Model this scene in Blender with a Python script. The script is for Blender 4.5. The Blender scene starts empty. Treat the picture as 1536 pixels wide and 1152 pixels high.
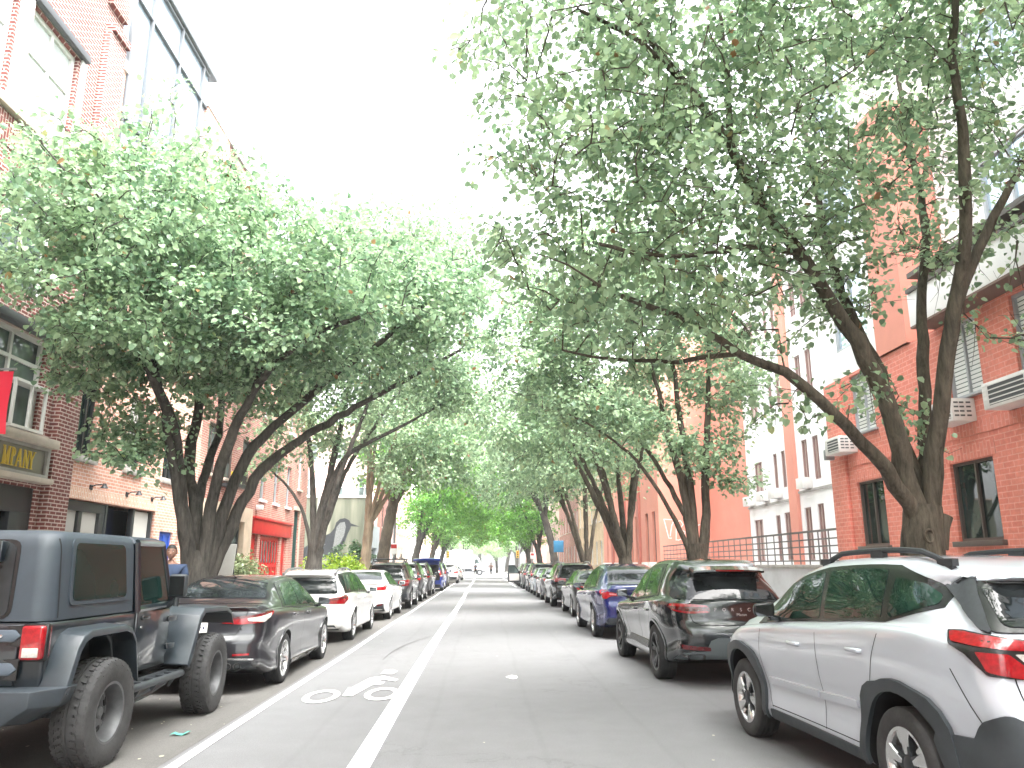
import bpy, bmesh, math, random, time
import numpy as np
from mathutils import Vector, Matrix
from mathutils.bvhtree import BVHTree
from mathutils.geometry import delaunay_2d_cdt
R = math.radians
PI = math.pi
SC = bpy.context.scene
COL = SC.collection
random.seed(7)
T0 = time.time()

# ------------------------------------------------------------------ materials
def newmat(name):
    m = bpy.data.materials.new(name); m.use_nodes = True
    nt = m.node_tree; b = nt.nodes['Principled BSDF']
    return m, nt, b

def mat(name, col, rough=.5, metal=0., noise=None, bump=None, coat=0., spec=.5, trans=0., emit=None, coatr=.03):
    m, nt, b = newmat(name)
    c = (*col, 1)
    b.inputs['Base Color'].default_value = c
    b.inputs['Roughness'].default_value = rough
    b.inputs['Metallic'].default_value = metal
    b.inputs['Specular IOR Level'].default_value = spec
    b.inputs['Coat Weight'].default_value = coat
    b.inputs['Coat Roughness'].default_value = coatr
    if trans: b.inputs['Transmission Weight'].default_value = trans
    if emit:
        b.inputs['Emission Color'].default_value = (*emit[:3], 1); b.inputs['Emission Strength'].default_value = emit[3]
    tc = None
    if noise or bump:
        tc = nt.nodes.new('ShaderNodeTexCoord')
    if noise:                                   # (scale, amount[, (sx,sy,sz)])
        n = nt.nodes.new('ShaderNodeTexNoise'); n.inputs['Scale'].default_value = noise[0]
        n.inputs['Detail'].default_value = 6; n.inputs['Roughness'].default_value = .65
        src = tc.outputs['Object']
        if len(noise) > 2:
            mp = nt.nodes.new('ShaderNodeMapping'); mp.inputs['Scale'].default_value = noise[2]
            nt.links.new(src, mp.inputs['Vector']); src = mp.outputs['Vector']
        nt.links.new(src, n.inputs['Vector'])
        cr = nt.nodes.new('ShaderNodeValToRGB')
        a = noise[1]
        cr.color_ramp.elements[0].position = .3; cr.color_ramp.elements[1].position = .7
        cr.color_ramp.elements[0].color = (*[x*(1-a) for x in col], 1)
        cr.color_ramp.elements[1].color = (*[min(1, x*(1+a)) for x in col], 1)
        nt.links.new(n.outputs['Fac'], cr.inputs['Fac']); nt.links.new(cr.outputs['Color'], b.inputs['Base Color'])
    if bump:
        n2 = nt.nodes.new('ShaderNodeTexNoise'); n2.inputs['Scale'].default_value = bump[0]; n2.inputs['Detail'].default_value = 5
        src = tc.outputs['Object']
        if len(bump) > 2:
            mp = nt.nodes.new('ShaderNodeMapping'); mp.inputs['Scale'].default_value = bump[2]
            nt.links.new(src, mp.inputs['Vector']); src = mp.outputs['Vector']
        nt.links.new(src, n2.inputs['Vector'])
        bp = nt.nodes.new('ShaderNodeBump'); bp.inputs['Strength'].default_value = bump[1]; bp.inputs['Distance'].default_value = .02
        nt.links.new(n2.outputs['Fac'], bp.inputs['Height']); nt.links.new(bp.outputs['Normal'], b.inputs['Normal'])
    return m

def brickmat(name, c1, c2, mortar, w=.215, h=.075, ms=.011, soldier=False, stain=.25, rough=.85, bumps=.5):
    m, nt, b = newmat(name); N = nt.nodes.new; L = nt.links.new
    tc = N('ShaderNodeTexCoord'); sp = N('ShaderNodeSeparateXYZ'); L(tc.outputs['Object'], sp.inputs[0])
    ad = N('ShaderNodeMath'); ad.operation = 'ADD'; L(sp.outputs['X'], ad.inputs[0]); L(sp.outputs['Y'], ad.inputs[1])
    cb = N('ShaderNodeCombineXYZ')
    if soldier: L(sp.outputs['Z'], cb.inputs['X']); L(ad.outputs[0], cb.inputs['Y'])
    else: L(ad.outputs[0], cb.inputs['X']); L(sp.outputs['Z'], cb.inputs['Y'])
    br = N('ShaderNodeTexBrick'); L(cb.outputs[0], br.inputs['Vector'])
    br.inputs['Color1'].default_value = (*c1, 1); br.inputs['Color2'].default_value = (*c2, 1); br.inputs['Mortar'].default_value = (*mortar, 1)
    br.inputs['Scale'].default_value = 1; br.inputs['Brick Width'].default_value = w; br.inputs['Row Height'].default_value = h
    br.inputs['Mortar Size'].default_value = ms; br.inputs['Mortar Smooth'].default_value = .25; br.inputs['Bias'].default_value = -.1
    n = N('ShaderNodeTexNoise'); n.inputs['Scale'].default_value = .9; n.inputs['Detail'].default_value = 8; n.inputs['Roughness'].default_value = .7
    L(tc.outputs['Object'], n.inputs['Vector'])
    mr = N('ShaderNodeMapRange'); mr.inputs['From Min'].default_value = .3; mr.inputs['From Max'].default_value = .7
    mr.inputs['To Min'].default_value = 1-stain; mr.inputs['To Max'].default_value = 1+stain; L(n.outputs['Fac'], mr.inputs['Value'])
    n3 = N('ShaderNodeTexNoise'); n3.inputs['Scale'].default_value = 14; L(cb.outputs[0], n3.inputs['Vector'])
    mr3 = N('ShaderNodeMapRange'); mr3.inputs['To Min'].default_value = .8; mr3.inputs['To Max'].default_value = 1.2; L(n3.outputs['Fac'], mr3.inputs['Value'])
    mu = N('ShaderNodeMath'); mu.operation = 'MULTIPLY'; L(mr.outputs[0], mu.inputs[0]); L(mr3.outputs[0], mu.inputs[1])
    vm = N('ShaderNodeVectorMath'); vm.operation = 'SCALE'; L(br.outputs['Color'], vm.inputs[0]); L(mu.outputs[0], vm.inputs['Scale'])
    L(vm.outputs[0], b.inputs['Base Color']); b.inputs['Roughness'].default_value = rough; b.inputs['Specular IOR Level'].default_value = .3
    bp = N('ShaderNodeBump'); bp.inputs['Strength'].default_value = bumps; bp.inputs['Distance'].default_value = .008; bp.invert = True
    L(br.outputs['Fac'], bp.inputs['Height']); L(bp.outputs['Normal'], b.inputs['Normal'])
    return m

# ------------------------------------------------------------------ mesh builder
class MB:
    def __init__(s): s.v = []; s.f = []; s.m = []
    def add(s, v, f, m=0):
        k = len(s.v); s.v += [tuple(p) for p in v]; s.f += [tuple(i+k for i in q) for q in f]; s.m += [m]*len(f); return s
    def box(s, x0, x1, y0, y1, z0, z1, m=0):
        v = [(x, y, z) for z in (z0, z1) for y in (y0, y1) for x in (x0, x1)]
        return s.add(v, [(0,2,3,1),(4,5,7,6),(0,1,5,4),(2,6,7,3),(0,4,6,2),(1,3,7,5)], m)
    def obox(s, c, size, rot=None, m=0):
        a, b_, d = [x/2 for x in size]
        v = [Vector((x, y, z)) for z in (-d, d) for y in (-b_, b_) for x in (-a, a)]
        if rot is not None: v = [rot @ p for p in v]
        v = [p + Vector(c) for p in v]
        return s.add(v, [(0,2,3,1),(4,5,7,6),(0,1,5,4),(2,6,7,3),(0,4,6,2),(1,3,7,5)], m)
    def prism(s, poly, axis, a, b_, m=0):
        n = len(poly)
        def P(p, t):
            return (t, p[0], p[1]) if axis == 'x' else (p[0], t, p[1]) if axis == 'y' else (p[0], p[1], t)
        v = [P(p, a) for p in poly] + [P(p, b_) for p in poly]
        f = [tuple(range(n))[::-1], tuple(range(n, 2*n))] + [(i, (i+1) % n, n+(i+1) % n, n+i) for i in range(n)]
        return s.add(v, f, m)
    def tube(s, pts, r, n=8, cap=True, m=0):
        pts = [Vector(p) for p in pts]; k = len(pts)
        rs = r if hasattr(r, '__len__') else [r]*k
        T = []
        for i in range(k):
            d = pts[min(i+1, k-1)] - pts[max(i-1, 0)]
            T.append(d.normalized() if d.length > 1e-9 else Vector((0,0,1)))
        up = Vector((0,0,1)) if abs(T[0].z) < .9 else Vector((1,0,0))
        nx = T[0].cross(up).normalized(); v = []
        for i in range(k):
            nx = (nx - T[i]*nx.dot(T[i]));
            nx = nx.normalized() if nx.length > 1e-6 else T[i].orthogonal().normalized()
            ny = T[i].cross(nx)
            for j in range(n):
                a = 2*PI*j/n; v.append(pts[i] + (nx*math.cos(a) + ny*math.sin(a))*rs[i])
        f = [(i*n+j, i*n+(j+1) % n, (i+1)*n+(j+1) % n, (i+1)*n+j) for i in range(k-1) for j in range(n)]
        if cap: f += [tuple(range(n))[::-1], tuple(range((k-1)*n, k*n))]
        return s.add(v, f, m)
    def lathe(s, prof, c=(0,0,0), axis='x', n=32, m=0, ang=2*PI, closed=False):
        v = []; k = len(prof)
        for j in range(n):
            a = ang*j/n; ca, sa = math.cos(a), math.sin(a)
            for r, h in prof:
                if axis == 'x': p = (h, r*ca, r*sa)
                elif axis == 'y': p = (r*sa, h, r*ca)
                else: p = (r*ca, r*sa, h)
                v.append((c[0]+p[0], c[1]+p[1], c[2]+p[2]))
        kk = k if closed else k-1
        f = [(j*k+i, ((j+1) % n)*k+i, ((j+1) % n)*k+(i+1) % k, j*k+(i+1) % k) for j in range(n) for i in range(kk)]
        return s.add(v, f, m)
    def ico(s, c, r, sub=2, m=0):
        bm = bmesh.new(); bmesh.ops.create_icosphere(bm, subdivisions=sub, radius=1)
        rr = r if hasattr(r, '__len__') else (r, r, r)
        v = [(c[0]+p.co.x*rr[0], c[1]+p.co.y*rr[1], c[2]+p.co.z*rr[2]) for p in bm.verts]; f = [[q.index for q in p.verts] for p in bm.faces]
        bm.free(); return s.add(v, f, m)
    def build(s, name, mats, parent=None, smooth=False, ang=35, bevel=0., seg=2, world=True, norm=True):
        me = bpy.data.meshes.new(name)
        off = (0, 0, 0)
        if parent is not None and world: off = wloc(parent)
        vs = [(p[0]-off[0], p[1]-off[1], p[2]-off[2]) for p in s.v]
        me.from_pydata(vs, [], s.f)
        if not isinstance(mats, (list, tuple)): mats = [mats]
        for q in mats: me.materials.append(q)
        if len(mats) > 1: me.polygons.foreach_set('material_index', s.m)
        if norm or bevel:
            bm = bmesh.new(); bm.from_mesh(me)
            if norm: bmesh.ops.recalc_face_normals(bm, faces=bm.faces)
            if bevel:
                ed = [e for e in bm.edges if len(e.link_faces) == 2 and e.calc_face_angle(0) > R(25)]
                bmesh.ops.bevel(bm, geom=ed, offset=bevel, offset_type='OFFSET', segments=seg, profile=.5, affect='EDGES', clamp_overlap=True)
            bm.to_mesh(me); bm.free()
        if smooth or bevel:
            me.polygons.foreach_set('use_smooth', [True]*len(me.polygons)); me.set_sharp_from_angle(angle=R(ang))
        return link(name, me, parent)

def link(name, me, parent=None):
    o = bpy.data.objects.new(name, me); COL.objects.link(o)
    if parent is not None: o.parent = parent
    return o
def wloc(o):
    v = Vector((0,0,0))
    while o is not None: v = v + o.location; o = o.parent
    return v
def tag(o, label, cat, group=None, kind=None):
    if label: o['label'] = label
    if cat: o['category'] = cat
    if group: o['group'] = group
    if kind: o['kind'] = kind
    return o
def thing(name, label, cat, loc=(0,0,0), rotz=0, group=None):
    o = bpy.data.objects.new(name, None); COL.objects.link(o); o.empty_display_size = .2
    o.location = loc; o.rotation_euler = (0,0,rotz)
    return tag(o, label, cat, group)
def struct(o): o['kind'] = 'structure'; return o
def tree_copy(o, parent=None):
    c = o.copy(); COL.objects.link(c)
    if parent is not None: c.parent = parent
    for ch in list(o.children): tree_copy(ch, c)
    return c
def npmesh(name, V, quads, mats, smooth=False, tri=False):
    me = bpy.data.meshes.new(name); V = np.asarray(V, dtype=np.float32); Q = np.asarray(quads, dtype=np.int32)
    k = Q.shape[1]; me.vertices.add(len(V)); me.vertices.foreach_set('co', V.ravel())
    me.loops.add(Q.size); me.loops.foreach_set('vertex_index', Q.ravel())
    me.polygons.add(len(Q)); me.polygons.foreach_set('loop_start', np.arange(0, Q.size, k, dtype=np.int32))
    for q in (mats if isinstance(mats, (list, tuple)) else [mats]): me.materials.append(q)
    if smooth: me.polygons.foreach_set('use_smooth', np.ones(len(Q), dtype=bool))
    me.update(calc_edges=True); return me

# ------------------------------------------------------------------ facades
class Facade:                                   # plane: origin + u*U + z*Z + d*N (d outwards)
    def __init__(s, O, U, N): s.O = Vector(O); s.U = Vector(U); s.N = Vector(N)
    def p(s, u, z, d=0.): return s.O + s.U*u + Vector((0,0,z)) + s.N*d
    def box(s, mb, u0, u1, z0, z1, d0, d1, m=0):
        v = [s.p(u, z, d) for z in (z0, z1) for d in (d0, d1) for u in (u0, u1)]
        return mb.add(v, [(0,2,3,1),(4,5,7,6),(0,1,5,4),(2,6,7,3),(0,4,6,2),(1,3,7,5)], m)
    def quad(s, mb, u0, u1, z0, z1, d, m=0):
        return mb.add([s.p(u0,z0,d), s.p(u1,z0,d), s.p(u1,z1,d), s.p(u0,z1,d)], [(0,1,2,3)], m)
    def poly(s, mb, pts, d0, d1, m=0):
        n = len(pts); v = [s.p(a, b, d0) for a, b in pts] + [s.p(a, b, d1) for a, b in pts]
        return mb.add(v, [tuple(range(n))[::-1], tuple(range(n, 2*n))] + [(i, (i+1) % n, n+(i+1) % n, n+i) for i in range(n)], m)
    def wall(s, mb, u0, u1, z0, z1, holes=(), depth=.15, m=0, back=9., d=0.):
        us = sorted({u0, u1, *[h[0] for h in holes], *[h[1] for h in holes]}); zs = sorted({z0, z1, *[h[2] for h in holes], *[h[3] for h in holes]})
        us = [u for u in us if u0 <= u <= u1]; zs = [z for z in zs if z0 <= z <= z1]
        for i in range(len(us)-1):
            for j in range(len(zs)-1):
                cu = (us[i]+us[i+1])/2; cz = (zs[j]+zs[j+1])/2
                if any(h[0] < cu < h[1] and h[2] < cz < h[3] for h in holes): continue
                s.quad(mb, us[i], us[i+1], zs[j], zs[j+1], d, m)
        for a, b, c, e in [h[:4] for h in holes]:
            for A, B in (((a,c),(b,c)), ((b,c),(b,e)), ((b,e),(a,e)), ((a,e),(a,c))):
                mb.add([s.p(*A, d), s.p(*B, d), s.p(*B, d-depth), s.p(*A, d-depth)], [(0,1,2,3)], m)
        if back:
            b = -back
            mb.add([s.p(u0,z0,d), s.p(u0,z0,b), s.p(u0,z1,b), s.p(u0,z1,d)], [(0,1,2,3)], m)
            mb.add([s.p(u1,z0,d), s.p(u1,z0,b), s.p(u1,z1,b), s.p(u1,z1,d)], [(0,1,2,3)], m)
            mb.add([s.p(u0,z1,d), s.p(u1,z1,d), s.p(u1,z1,b), s.p(u0,z1,b)], [(0,1,2,3)], m)
            mb.add([s.p(u0,z0,b), s.p(u1,z0,b), s.p(u1,z1,b), s.p(u0,z1,b)], [(0,1,2,3)], m)
        return mb
    def window(s, parent, hole, frame, glass, depth=.15, fw=.06, vbars=(), hbars=(), name='window', sill=None, sillh=.1, inner=None, blinds=None, d=0.):
        a, b, c, e = hole[:4]; mb = MB(); q = d-depth
        s.box(mb, a, a+fw, c, e, q, q+.07); s.box(mb, b-fw, b, c, e, q, q+.07)
        s.box(mb, a+fw, b-fw, c, c+fw, q, q+.07); s.box(mb, a+fw, b-fw, e-fw, e, q, q+.07)
        for t in vbars: x = a+(b-a)*t; s.box(mb, x-fw*.4, x+fw*.4, c+fw, e-fw, q+.002, q+.062)
        for t in hbars: z = c+(e-c)*t; s.box(mb, a+fw, b-fw, z-fw*.4, z+fw*.4, q+.004, q+.058)
        w = mb.build(name, frame, parent)
        g = MB(); s.box(g, a+.005, b-.005, c+.005, e-.005, q-.03, q+.012)
        g.build('pane', glass, w)
        if sill is not None:
            k = MB(); s.box(k, a-.08, b+.08, c-sillh, c-.001, -.1+d, .09+d); k.build('sill', sill, w, bevel=.008)
        if blinds is not None:
            k = MB(); z = c+fw+.02
            n = max(3, int((e-c-2*fw)/.075))
            for i in range(n):
                z = c+fw+(e-c-2*fw)*(i+.5)/n
                k.add([s.p(a+fw,z-.03,q+.014), s.p(b-fw,z-.03,q+.014), s.p(b-fw,z+.03,q+.02), s.p(a+fw,z+.03,q+.02)], [(0,1,2,3)])
            k.build('blind', blinds, w)
        return w
# ------------------------------------------------------------------ palette
M = {}
M['frame_white'] = mat('frame_white', (.62,.62,.60), .5, noise=(3,.1))
M['frame_dark'] = mat('frame_dark', (.022,.025,.028), .4)
M['frame_bronze'] = mat('frame_bronze', (.09,.075,.065), .45)
M['frame_grey'] = mat('frame_grey', (.38,.40,.42), .4, metal=.2)
M['stone'] = mat('stone', (0.45,0.3875,0.325), .85, noise=(2.5,.18), bump=(30,.15))
M['stone_grey'] = mat('stone_grey', (0.336,0.324,0.3), .85, noise=(2.5,.2), bump=(30,.15))
M['sand_stone'] = mat('sand_stone', (0.525,0.4125,0.3125), .85, noise=(1.5,.18), bump=(18,.2))
M['white_render'] = mat('white_render', (.78,.77,.76), .75, noise=(.7,.07), bump=(60,.05))
M['white_panel'] = mat('white_panel', (.80,.79,.79), .6, noise=(.9,.06,(1,1,.25)))
M['cornice_dark'] = mat('cornice_dark', (.05,.055,.06), .5)
M['soffit'] = mat('soffit', (.16,.10,.08), .7)
M['paint_blue'] = mat('paint_blue', (.02,.07,.34), .45, noise=(4,.15))
M['paint_red'] = mat('paint_red', (0.44,0.0165,0.0154), .4, noise=(3,.12))
M['paint_green'] = mat('paint_green', (.012,.055,.05), .45, noise=(3,.15))
M['paint_black'] = mat('paint_black', (.012,.014,.018), .4)
M['metal_grey'] = mat('metal_grey', (.30,.31,.32), .4, metal=.7)
M['rail_steel'] = mat('rail_steel', (.16,.15,.145), .5, metal=.3)
M['concrete'] = mat('concrete', (0.52,0.533,0.559), .85, noise=(1.3,.14), bump=(40,.1))
M['ac_white'] = mat('ac_white', (0.66,0.648,0.624), .5, noise=(4,.08))
M['ac_dark'] = mat('ac_dark', (.08,.085,.09), .6)
M['blind'] = mat('blind', (0.696,0.72,0.696), .6)
M['gold'] = mat('gold', (0.66,0.48,0.072), .4)
M['flag_red'] = mat('flag_red', (.62,.012,.04), .7)
M['shade_cloth'] = mat('shade_cloth', (0.432,0.42,0.396), .8)
M['sign_olive'] = mat('sign_olive', (0.22,0.209,0.165), .55)

def glassmat(name, col, rough=.02, scale=1.2, wav=.06, sp=.5):
    m, nt, b = newmat(name); N = nt.nodes.new; L = nt.links.new
    tc = N('ShaderNodeTexCoord'); n = N('ShaderNodeTexNoise'); n.inputs['Scale'].default_value = scale; n.inputs['Detail'].default_value = 3
    L(tc.outputs['Object'], n.inputs['Vector'])
    cr = N('ShaderNodeValToRGB'); cr.color_ramp.elements[0].position = .35; cr.color_ramp.elements[1].position = .68
    cr.color_ramp.elements[0].color = (*[c*.4 for c in col], 1); cr.color_ramp.elements[1].color = (*[c*1.5 for c in col], 1)
    L(n.outputs['Fac'], cr.inputs['Fac']); L(cr.outputs['Color'], b.inputs['Base Color'])
    b.inputs['Roughness'].default_value = rough; b.inputs['Specular IOR Level'].default_value = sp; b.inputs['IOR'].default_value = 1.5
    n2 = N('ShaderNodeTexNoise'); n2.inputs['Scale'].default_value = .8; L(tc.outputs['Object'], n2.inputs['Vector'])
    bp = N('ShaderNodeBump'); bp.inputs['Strength'].default_value = wav; bp.inputs['Distance'].default_value = .05
    L(n2.outputs['Fac'], bp.inputs['Height']); L(bp.outputs['Normal'], b.inputs['Normal'])
    return m
M['glass_dark'] = glassmat('glass_dark', (.018,.03,.028))
M['glass_mid'] = glassmat('glass_mid', (.09,.12,.115))
M['glass_pale'] = mat('glass_pale', (0.48,0.576,0.66), .03, spec=1., metal=.5, noise=(.15,.12))
M['glass_white'] = mat('glass_white', (0.546,0.585,0.585), .06, spec=.9, noise=(1.1,.2))
M['curtain_pink'] = mat('curtain_pink', (.46,.34,.31), .35, spec=.8, noise=(9,.22,(1,1,.05)))

M['frame_rose'] = mat('frame_rose', (.30,.20,.18), .5)
M['frame_slate'] = mat('frame_slate', (.11,.12,.13), .5)
M['brick_tan'] = brickmat('brick_tan', (.48,.225,.160), (.57,.31,.24), (.62,.50,.44), stain=.22)
M['brick_tan_soldier'] = brickmat('brick_tan_soldier', (.54,.31,.22), (.60,.37,.28), (.64,.55,.48), soldier=True, stain=.2)
M['brick_maroon'] = brickmat('brick_maroon', (.15,.047,.043), (.21,.070,.060), (.50,.40,.36), ms=.013, stain=.2)
M['brick_maroon_soldier'] = brickmat('brick_maroon_soldier', (.13,.036,.030), (.17,.05,.04), (.34,.26,.23), soldier=True, ms=.012)
M['brick_old'] = brickmat('brick_old', (.30,.105,.08), (.40,.16,.125), (.45,.36,.31), stain=.4)
M['brick_redpaint'] = brickmat('brick_redpaint', (.60,.195,.145), (.66,.235,.178), (.68,.32,.255), stain=.13, w=.26, h=.095, ms=.010)
M['brick_redpaint_soldier'] = brickmat('brick_redpaint_soldier', (.60,.195,.145), (.66,.235,.178), (.68,.32,.255), soldier=True, stain=.1, w=.26, h=.095)
M['red_render'] = mat('red_render', (.62,.255,.19), .75, noise=(.5,.10), bump=(50,.06))
M['red_dull'] = mat('red_dull', (0.405,0.135,0.1013), .75, noise=(.5,.16), bump=(50,.06))
M['pink_render'] = mat('pink_render', (0.65,0.45,0.3875), .8, noise=(.6,.12))
M['yellow_brick'] = brickmat('yellow_brick', (.56,.40,.24), (.62,.47,.30), (.45,.38,.3), stain=.2)
M['brownstone'] = mat('brownstone', (0.24,0.102,0.078), .85, noise=(1.2,.25), bump=(14,.2))

def muralmat():
    m, nt, b = newmat('weathered_wall'); N = nt.nodes.new; L = nt.links.new
    tc = N('ShaderNodeTexCoord'); mp = N('ShaderNodeMapping'); mp.inputs['Scale'].default_value = (1.4,1,.12); L(tc.outputs['Object'], mp.inputs['Vector'])
    n = N('ShaderNodeTexNoise'); n.inputs['Scale'].default_value = 1.2; n.inputs['Detail'].default_value = 8; L(mp.outputs[0], n.inputs['Vector'])
    cr = N('ShaderNodeValToRGB'); e = cr.color_ramp.elements
    e[0].position = .3; e[0].color = (.045,.052,.032,1); e[1].position = .7; e[1].color = (.17,.17,.125,1)
    L(n.outputs['Fac'], cr.inputs['Fac']); L(cr.outputs[0], b.inputs['Base Color']); b.inputs['Roughness'].default_value = .9
    return m
M['mural_wall'] = muralmat()
M['mural_dark'] = mat('mural_dark', (.012,.014,.016), .9, noise=(9,.5))
M['mural_light'] = mat('mural_light', (.10,.105,.10), .9, noise=(14,.45))

# ------------------------------------------------------------------ ground
def asphalt(name, base, tint=(1.,1.,1.03)):
    m, nt, b = newmat(name); N = nt.nodes.new; L = nt.links.new
    tc = N('ShaderNodeTexCoord')
    def noise(s, d=6, ro=.6, sc=None):
        n = N('ShaderNodeTexNoise'); n.inputs['Scale'].default_value = s; n.inputs['Detail'].default_value = d; n.inputs['Roughness'].default_value = ro
        if sc:
            mp = N('ShaderNodeMapping'); mp.inputs['Scale'].default_value = sc; L(tc.outputs['Object'], mp.inputs['Vector']); L(mp.outputs[0], n.inputs['Vector'])
        else: L(tc.outputs['Object'], n.inputs['Vector'])
        return n
    def rng(n, a, c, lo=.3, hi=.7):
        r = N('ShaderNodeMapRange'); r.inputs['From Min'].default_value = lo; r.inputs['From Max'].default_value = hi
        r.inputs['To Min'].default_value = a; r.inputs['To Max'].default_value = c; L(n.outputs[0], r.inputs['Value']); return r
    def mul(a, c):
        q = N('ShaderNodeMath'); q.operation = 'MULTIPLY'; L(a.outputs[0], q.inputs[0]); L(c.outputs[0], q.inputs[1]); return q
    f = mul(rng(noise(.35, 4, .55, (1,.22,1)), .94, 1.06), rng(noise(2.3, 8, .7), .94, 1.06))
    f = mul(f, rng(noise(90, 3, .7), .78, 1.25))
    f = mul(f, rng(noise(330, 2, .5), .8, 1.22))
    # cracks
    vo = N('ShaderNodeTexVoronoi'); vo.feature = 'DISTANCE_TO_EDGE'; vo.inputs['Scale'].default_value = .55
    nn = noise(1.7, 5, .6); mx = N('ShaderNodeVectorMath'); mx.operation = 'ADD'; L(tc.outputs['Object'], mx.inputs[0])
    sc = N('ShaderNodeVectorMath'); sc.operation = 'SCALE'; sc.inputs['Scale'].default_value = .9; L(nn.outputs['Color'], sc.inputs[0]); L(sc.outputs[0], mx.inputs[1]); L(mx.outputs[0], vo.inputs['Vector'])
    ck = N('ShaderNodeMapRange'); ck.inputs['From Min'].default_value = .0; ck.inputs['From Max'].default_value = .010; ck.inputs['To Min'].default_value = .84; ck.inputs['To Max'].default_value = 1; L(vo.outputs['Distance'], ck.inputs['Value'])
    gate = rng(noise(.25, 2, .5), 1, 0, .52, .6)           # cracks only in some places
    g2 = N('ShaderNodeMath'); g2.operation = 'MAXIMUM'; L(ck.outputs[0], g2.inputs[0]); L(gate.outputs[0], g2.inputs[1])
    f = mul(f, g2)
    wv = N('ShaderNodeTexWave'); wv.bands_direction = 'X'; wv.inputs['Scale'].default_value = .29; wv.inputs['Distortion'].default_value = .6; wv.inputs['Detail'].default_value = 2; L(tc.outputs['Object'], wv.inputs['Vector'])
    lw = N('ShaderNodeMapRange'); lw.inputs['From Min'].default_value = .985; lw.inputs['From Max'].default_value = 1; lw.inputs['To Min'].default_value = 1; lw.inputs['To Max'].default_value = .95; L(wv.outputs['Fac'], lw.inputs['Value']); f = mul(f, lw)
    pv = N('ShaderNodeTexVoronoi'); pv.inputs['Scale'].default_value = .17; pv.distance = 'CHEBYCHEV'; mpp = N('ShaderNodeMapping'); mpp.inputs['Scale'].default_value = (1.6,.5,1); L(tc.outputs['Object'], mpp.inputs['Vector']); L(mpp.outputs[0], pv.inputs['Vector'])
    pr = N('ShaderNodeSeparateColor'); L(pv.outputs['Color'], pr.inputs[0]); pm_ = N('ShaderNodeMapRange'); pm_.inputs['To Min'].default_value = .975; pm_.inputs['To Max'].default_value = 1.025; L(pr.outputs[0], pm_.inputs['Value']); f = mul(f, pm_)
    # oil / tyre darkened stains
    st = rng(noise(.9, 5, .55, (1,.5,1)), .90, 1, .25, .42); f = mul(f, st)
    cc = N('ShaderNodeVectorMath'); cc.operation = 'SCALE'; cc.inputs[0].default_value = [base*t for t in tint]; L(f.outputs[0], cc.inputs['Scale'])
    L(cc.outputs[0], b.inputs['Base Color']); b.inputs['Roughness'].default_value = .82; b.inputs['Specular IOR Level'].default_value = .35
    bp = N('ShaderNodeBump'); bp.inputs['Strength'].default_value = .35; bp.inputs['Distance'].default_value = .006
    L(noise(160, 3, .6).outputs[0], bp.inputs['Height']); L(bp.outputs['Normal'], b.inputs['Normal'])
    return m
M['asphalt'] = asphalt('asphalt', .165)
M['asphalt_old'] = asphalt('asphalt_old', .115, (1.04,1.,.95))
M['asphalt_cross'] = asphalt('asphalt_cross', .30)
M['ground'] = mat('ground', (.16,.15,.14), .9, noise=(.4,.2))

def sidewalkmat():
    m, nt, b = newmat('sidewalk_concrete'); N = nt.nodes.new; L = nt.links.new
    tc = N('ShaderNodeTexCoord')
    br = N('ShaderNodeTexBrick'); br.offset = 0; L(tc.outputs['Object'], br.inputs['Vector']); br.inputs['Scale'].default_value = 1
    br.inputs['Brick Width'].default_value = 1.5; br.inputs['Row Height'].default_value = 1.5; br.inputs['Mortar Size'].default_value = .012
    br.inputs['Color1'].default_value = (.40,.39,.37,1); br.inputs['Color2'].default_value = (.34,.335,.32,1); br.inputs['Mortar'].default_value = (.09,.09,.085,1)
    n = N('ShaderNodeTexNoise'); n.inputs['Scale'].default_value = 3; n.inputs['Detail'].default_value = 8; L(tc.outputs['Object'], n.inputs['Vector'])
    r = N('ShaderNodeMapRange'); r.inputs['To Min'].default_value = .6; r.inputs['To Max'].default_value = 1.35; L(n.outputs[0], r.inputs['Value'])
    s = N('ShaderNodeVectorMath'); s.operation = 'SCALE'; L(br.outputs['Color'], s.inputs[0]); L(r.outputs[0], s.inputs['Scale']); L(s.outputs[0], b.inputs['Base Color'])
    b.inputs['Roughness'].default_value = .85
    return m
M['sidewalk'] = sidewalkmat()
M['kerb'] = mat('kerb', (0.351,0.351,0.338), .8, noise=(4,.2), bump=(40,.2))

def roadpaint():
    m, nt, b = newmat('road_paint'); N = nt.nodes.new; L = nt.links.new
    tc = N('ShaderNodeTexCoord')
    n = N('ShaderNodeTexNoise'); n.inputs['Scale'].default_value = 26; n.inputs['Detail'].default_value = 9; n.inputs['Roughness'].default_value = .75; L(tc.outputs['Object'], n.inputs['Vector'])
    n2 = N('ShaderNodeTexNoise'); n2.inputs['Scale'].default_value = 1.3; n2.inputs['Detail'].default_value = 4; L(tc.outputs['Object'], n2.inputs['Vector'])
    ad = N('ShaderNodeMath'); ad.operation = 'MULTIPLY_ADD'; L(n2.outputs[0], ad.inputs[0]); ad.inputs[1].default_value = .55; L(n.outputs[0], ad.inputs[2])
    cr = N('ShaderNodeValToRGB'); e = cr.color_ramp.elements
    e[0].position = .55; e[0].color = (.28,.28,.28,1); e[1].position = .68; e[1].color = (.78,.78,.77,1)
    L(ad.outputs[0], cr.inputs['Fac']); L(cr.outputs[0], b.inputs['Base Color']); b.inputs['Roughness'].default_value = .7
    return m
M['road_paint'] = roadpaint()

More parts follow.
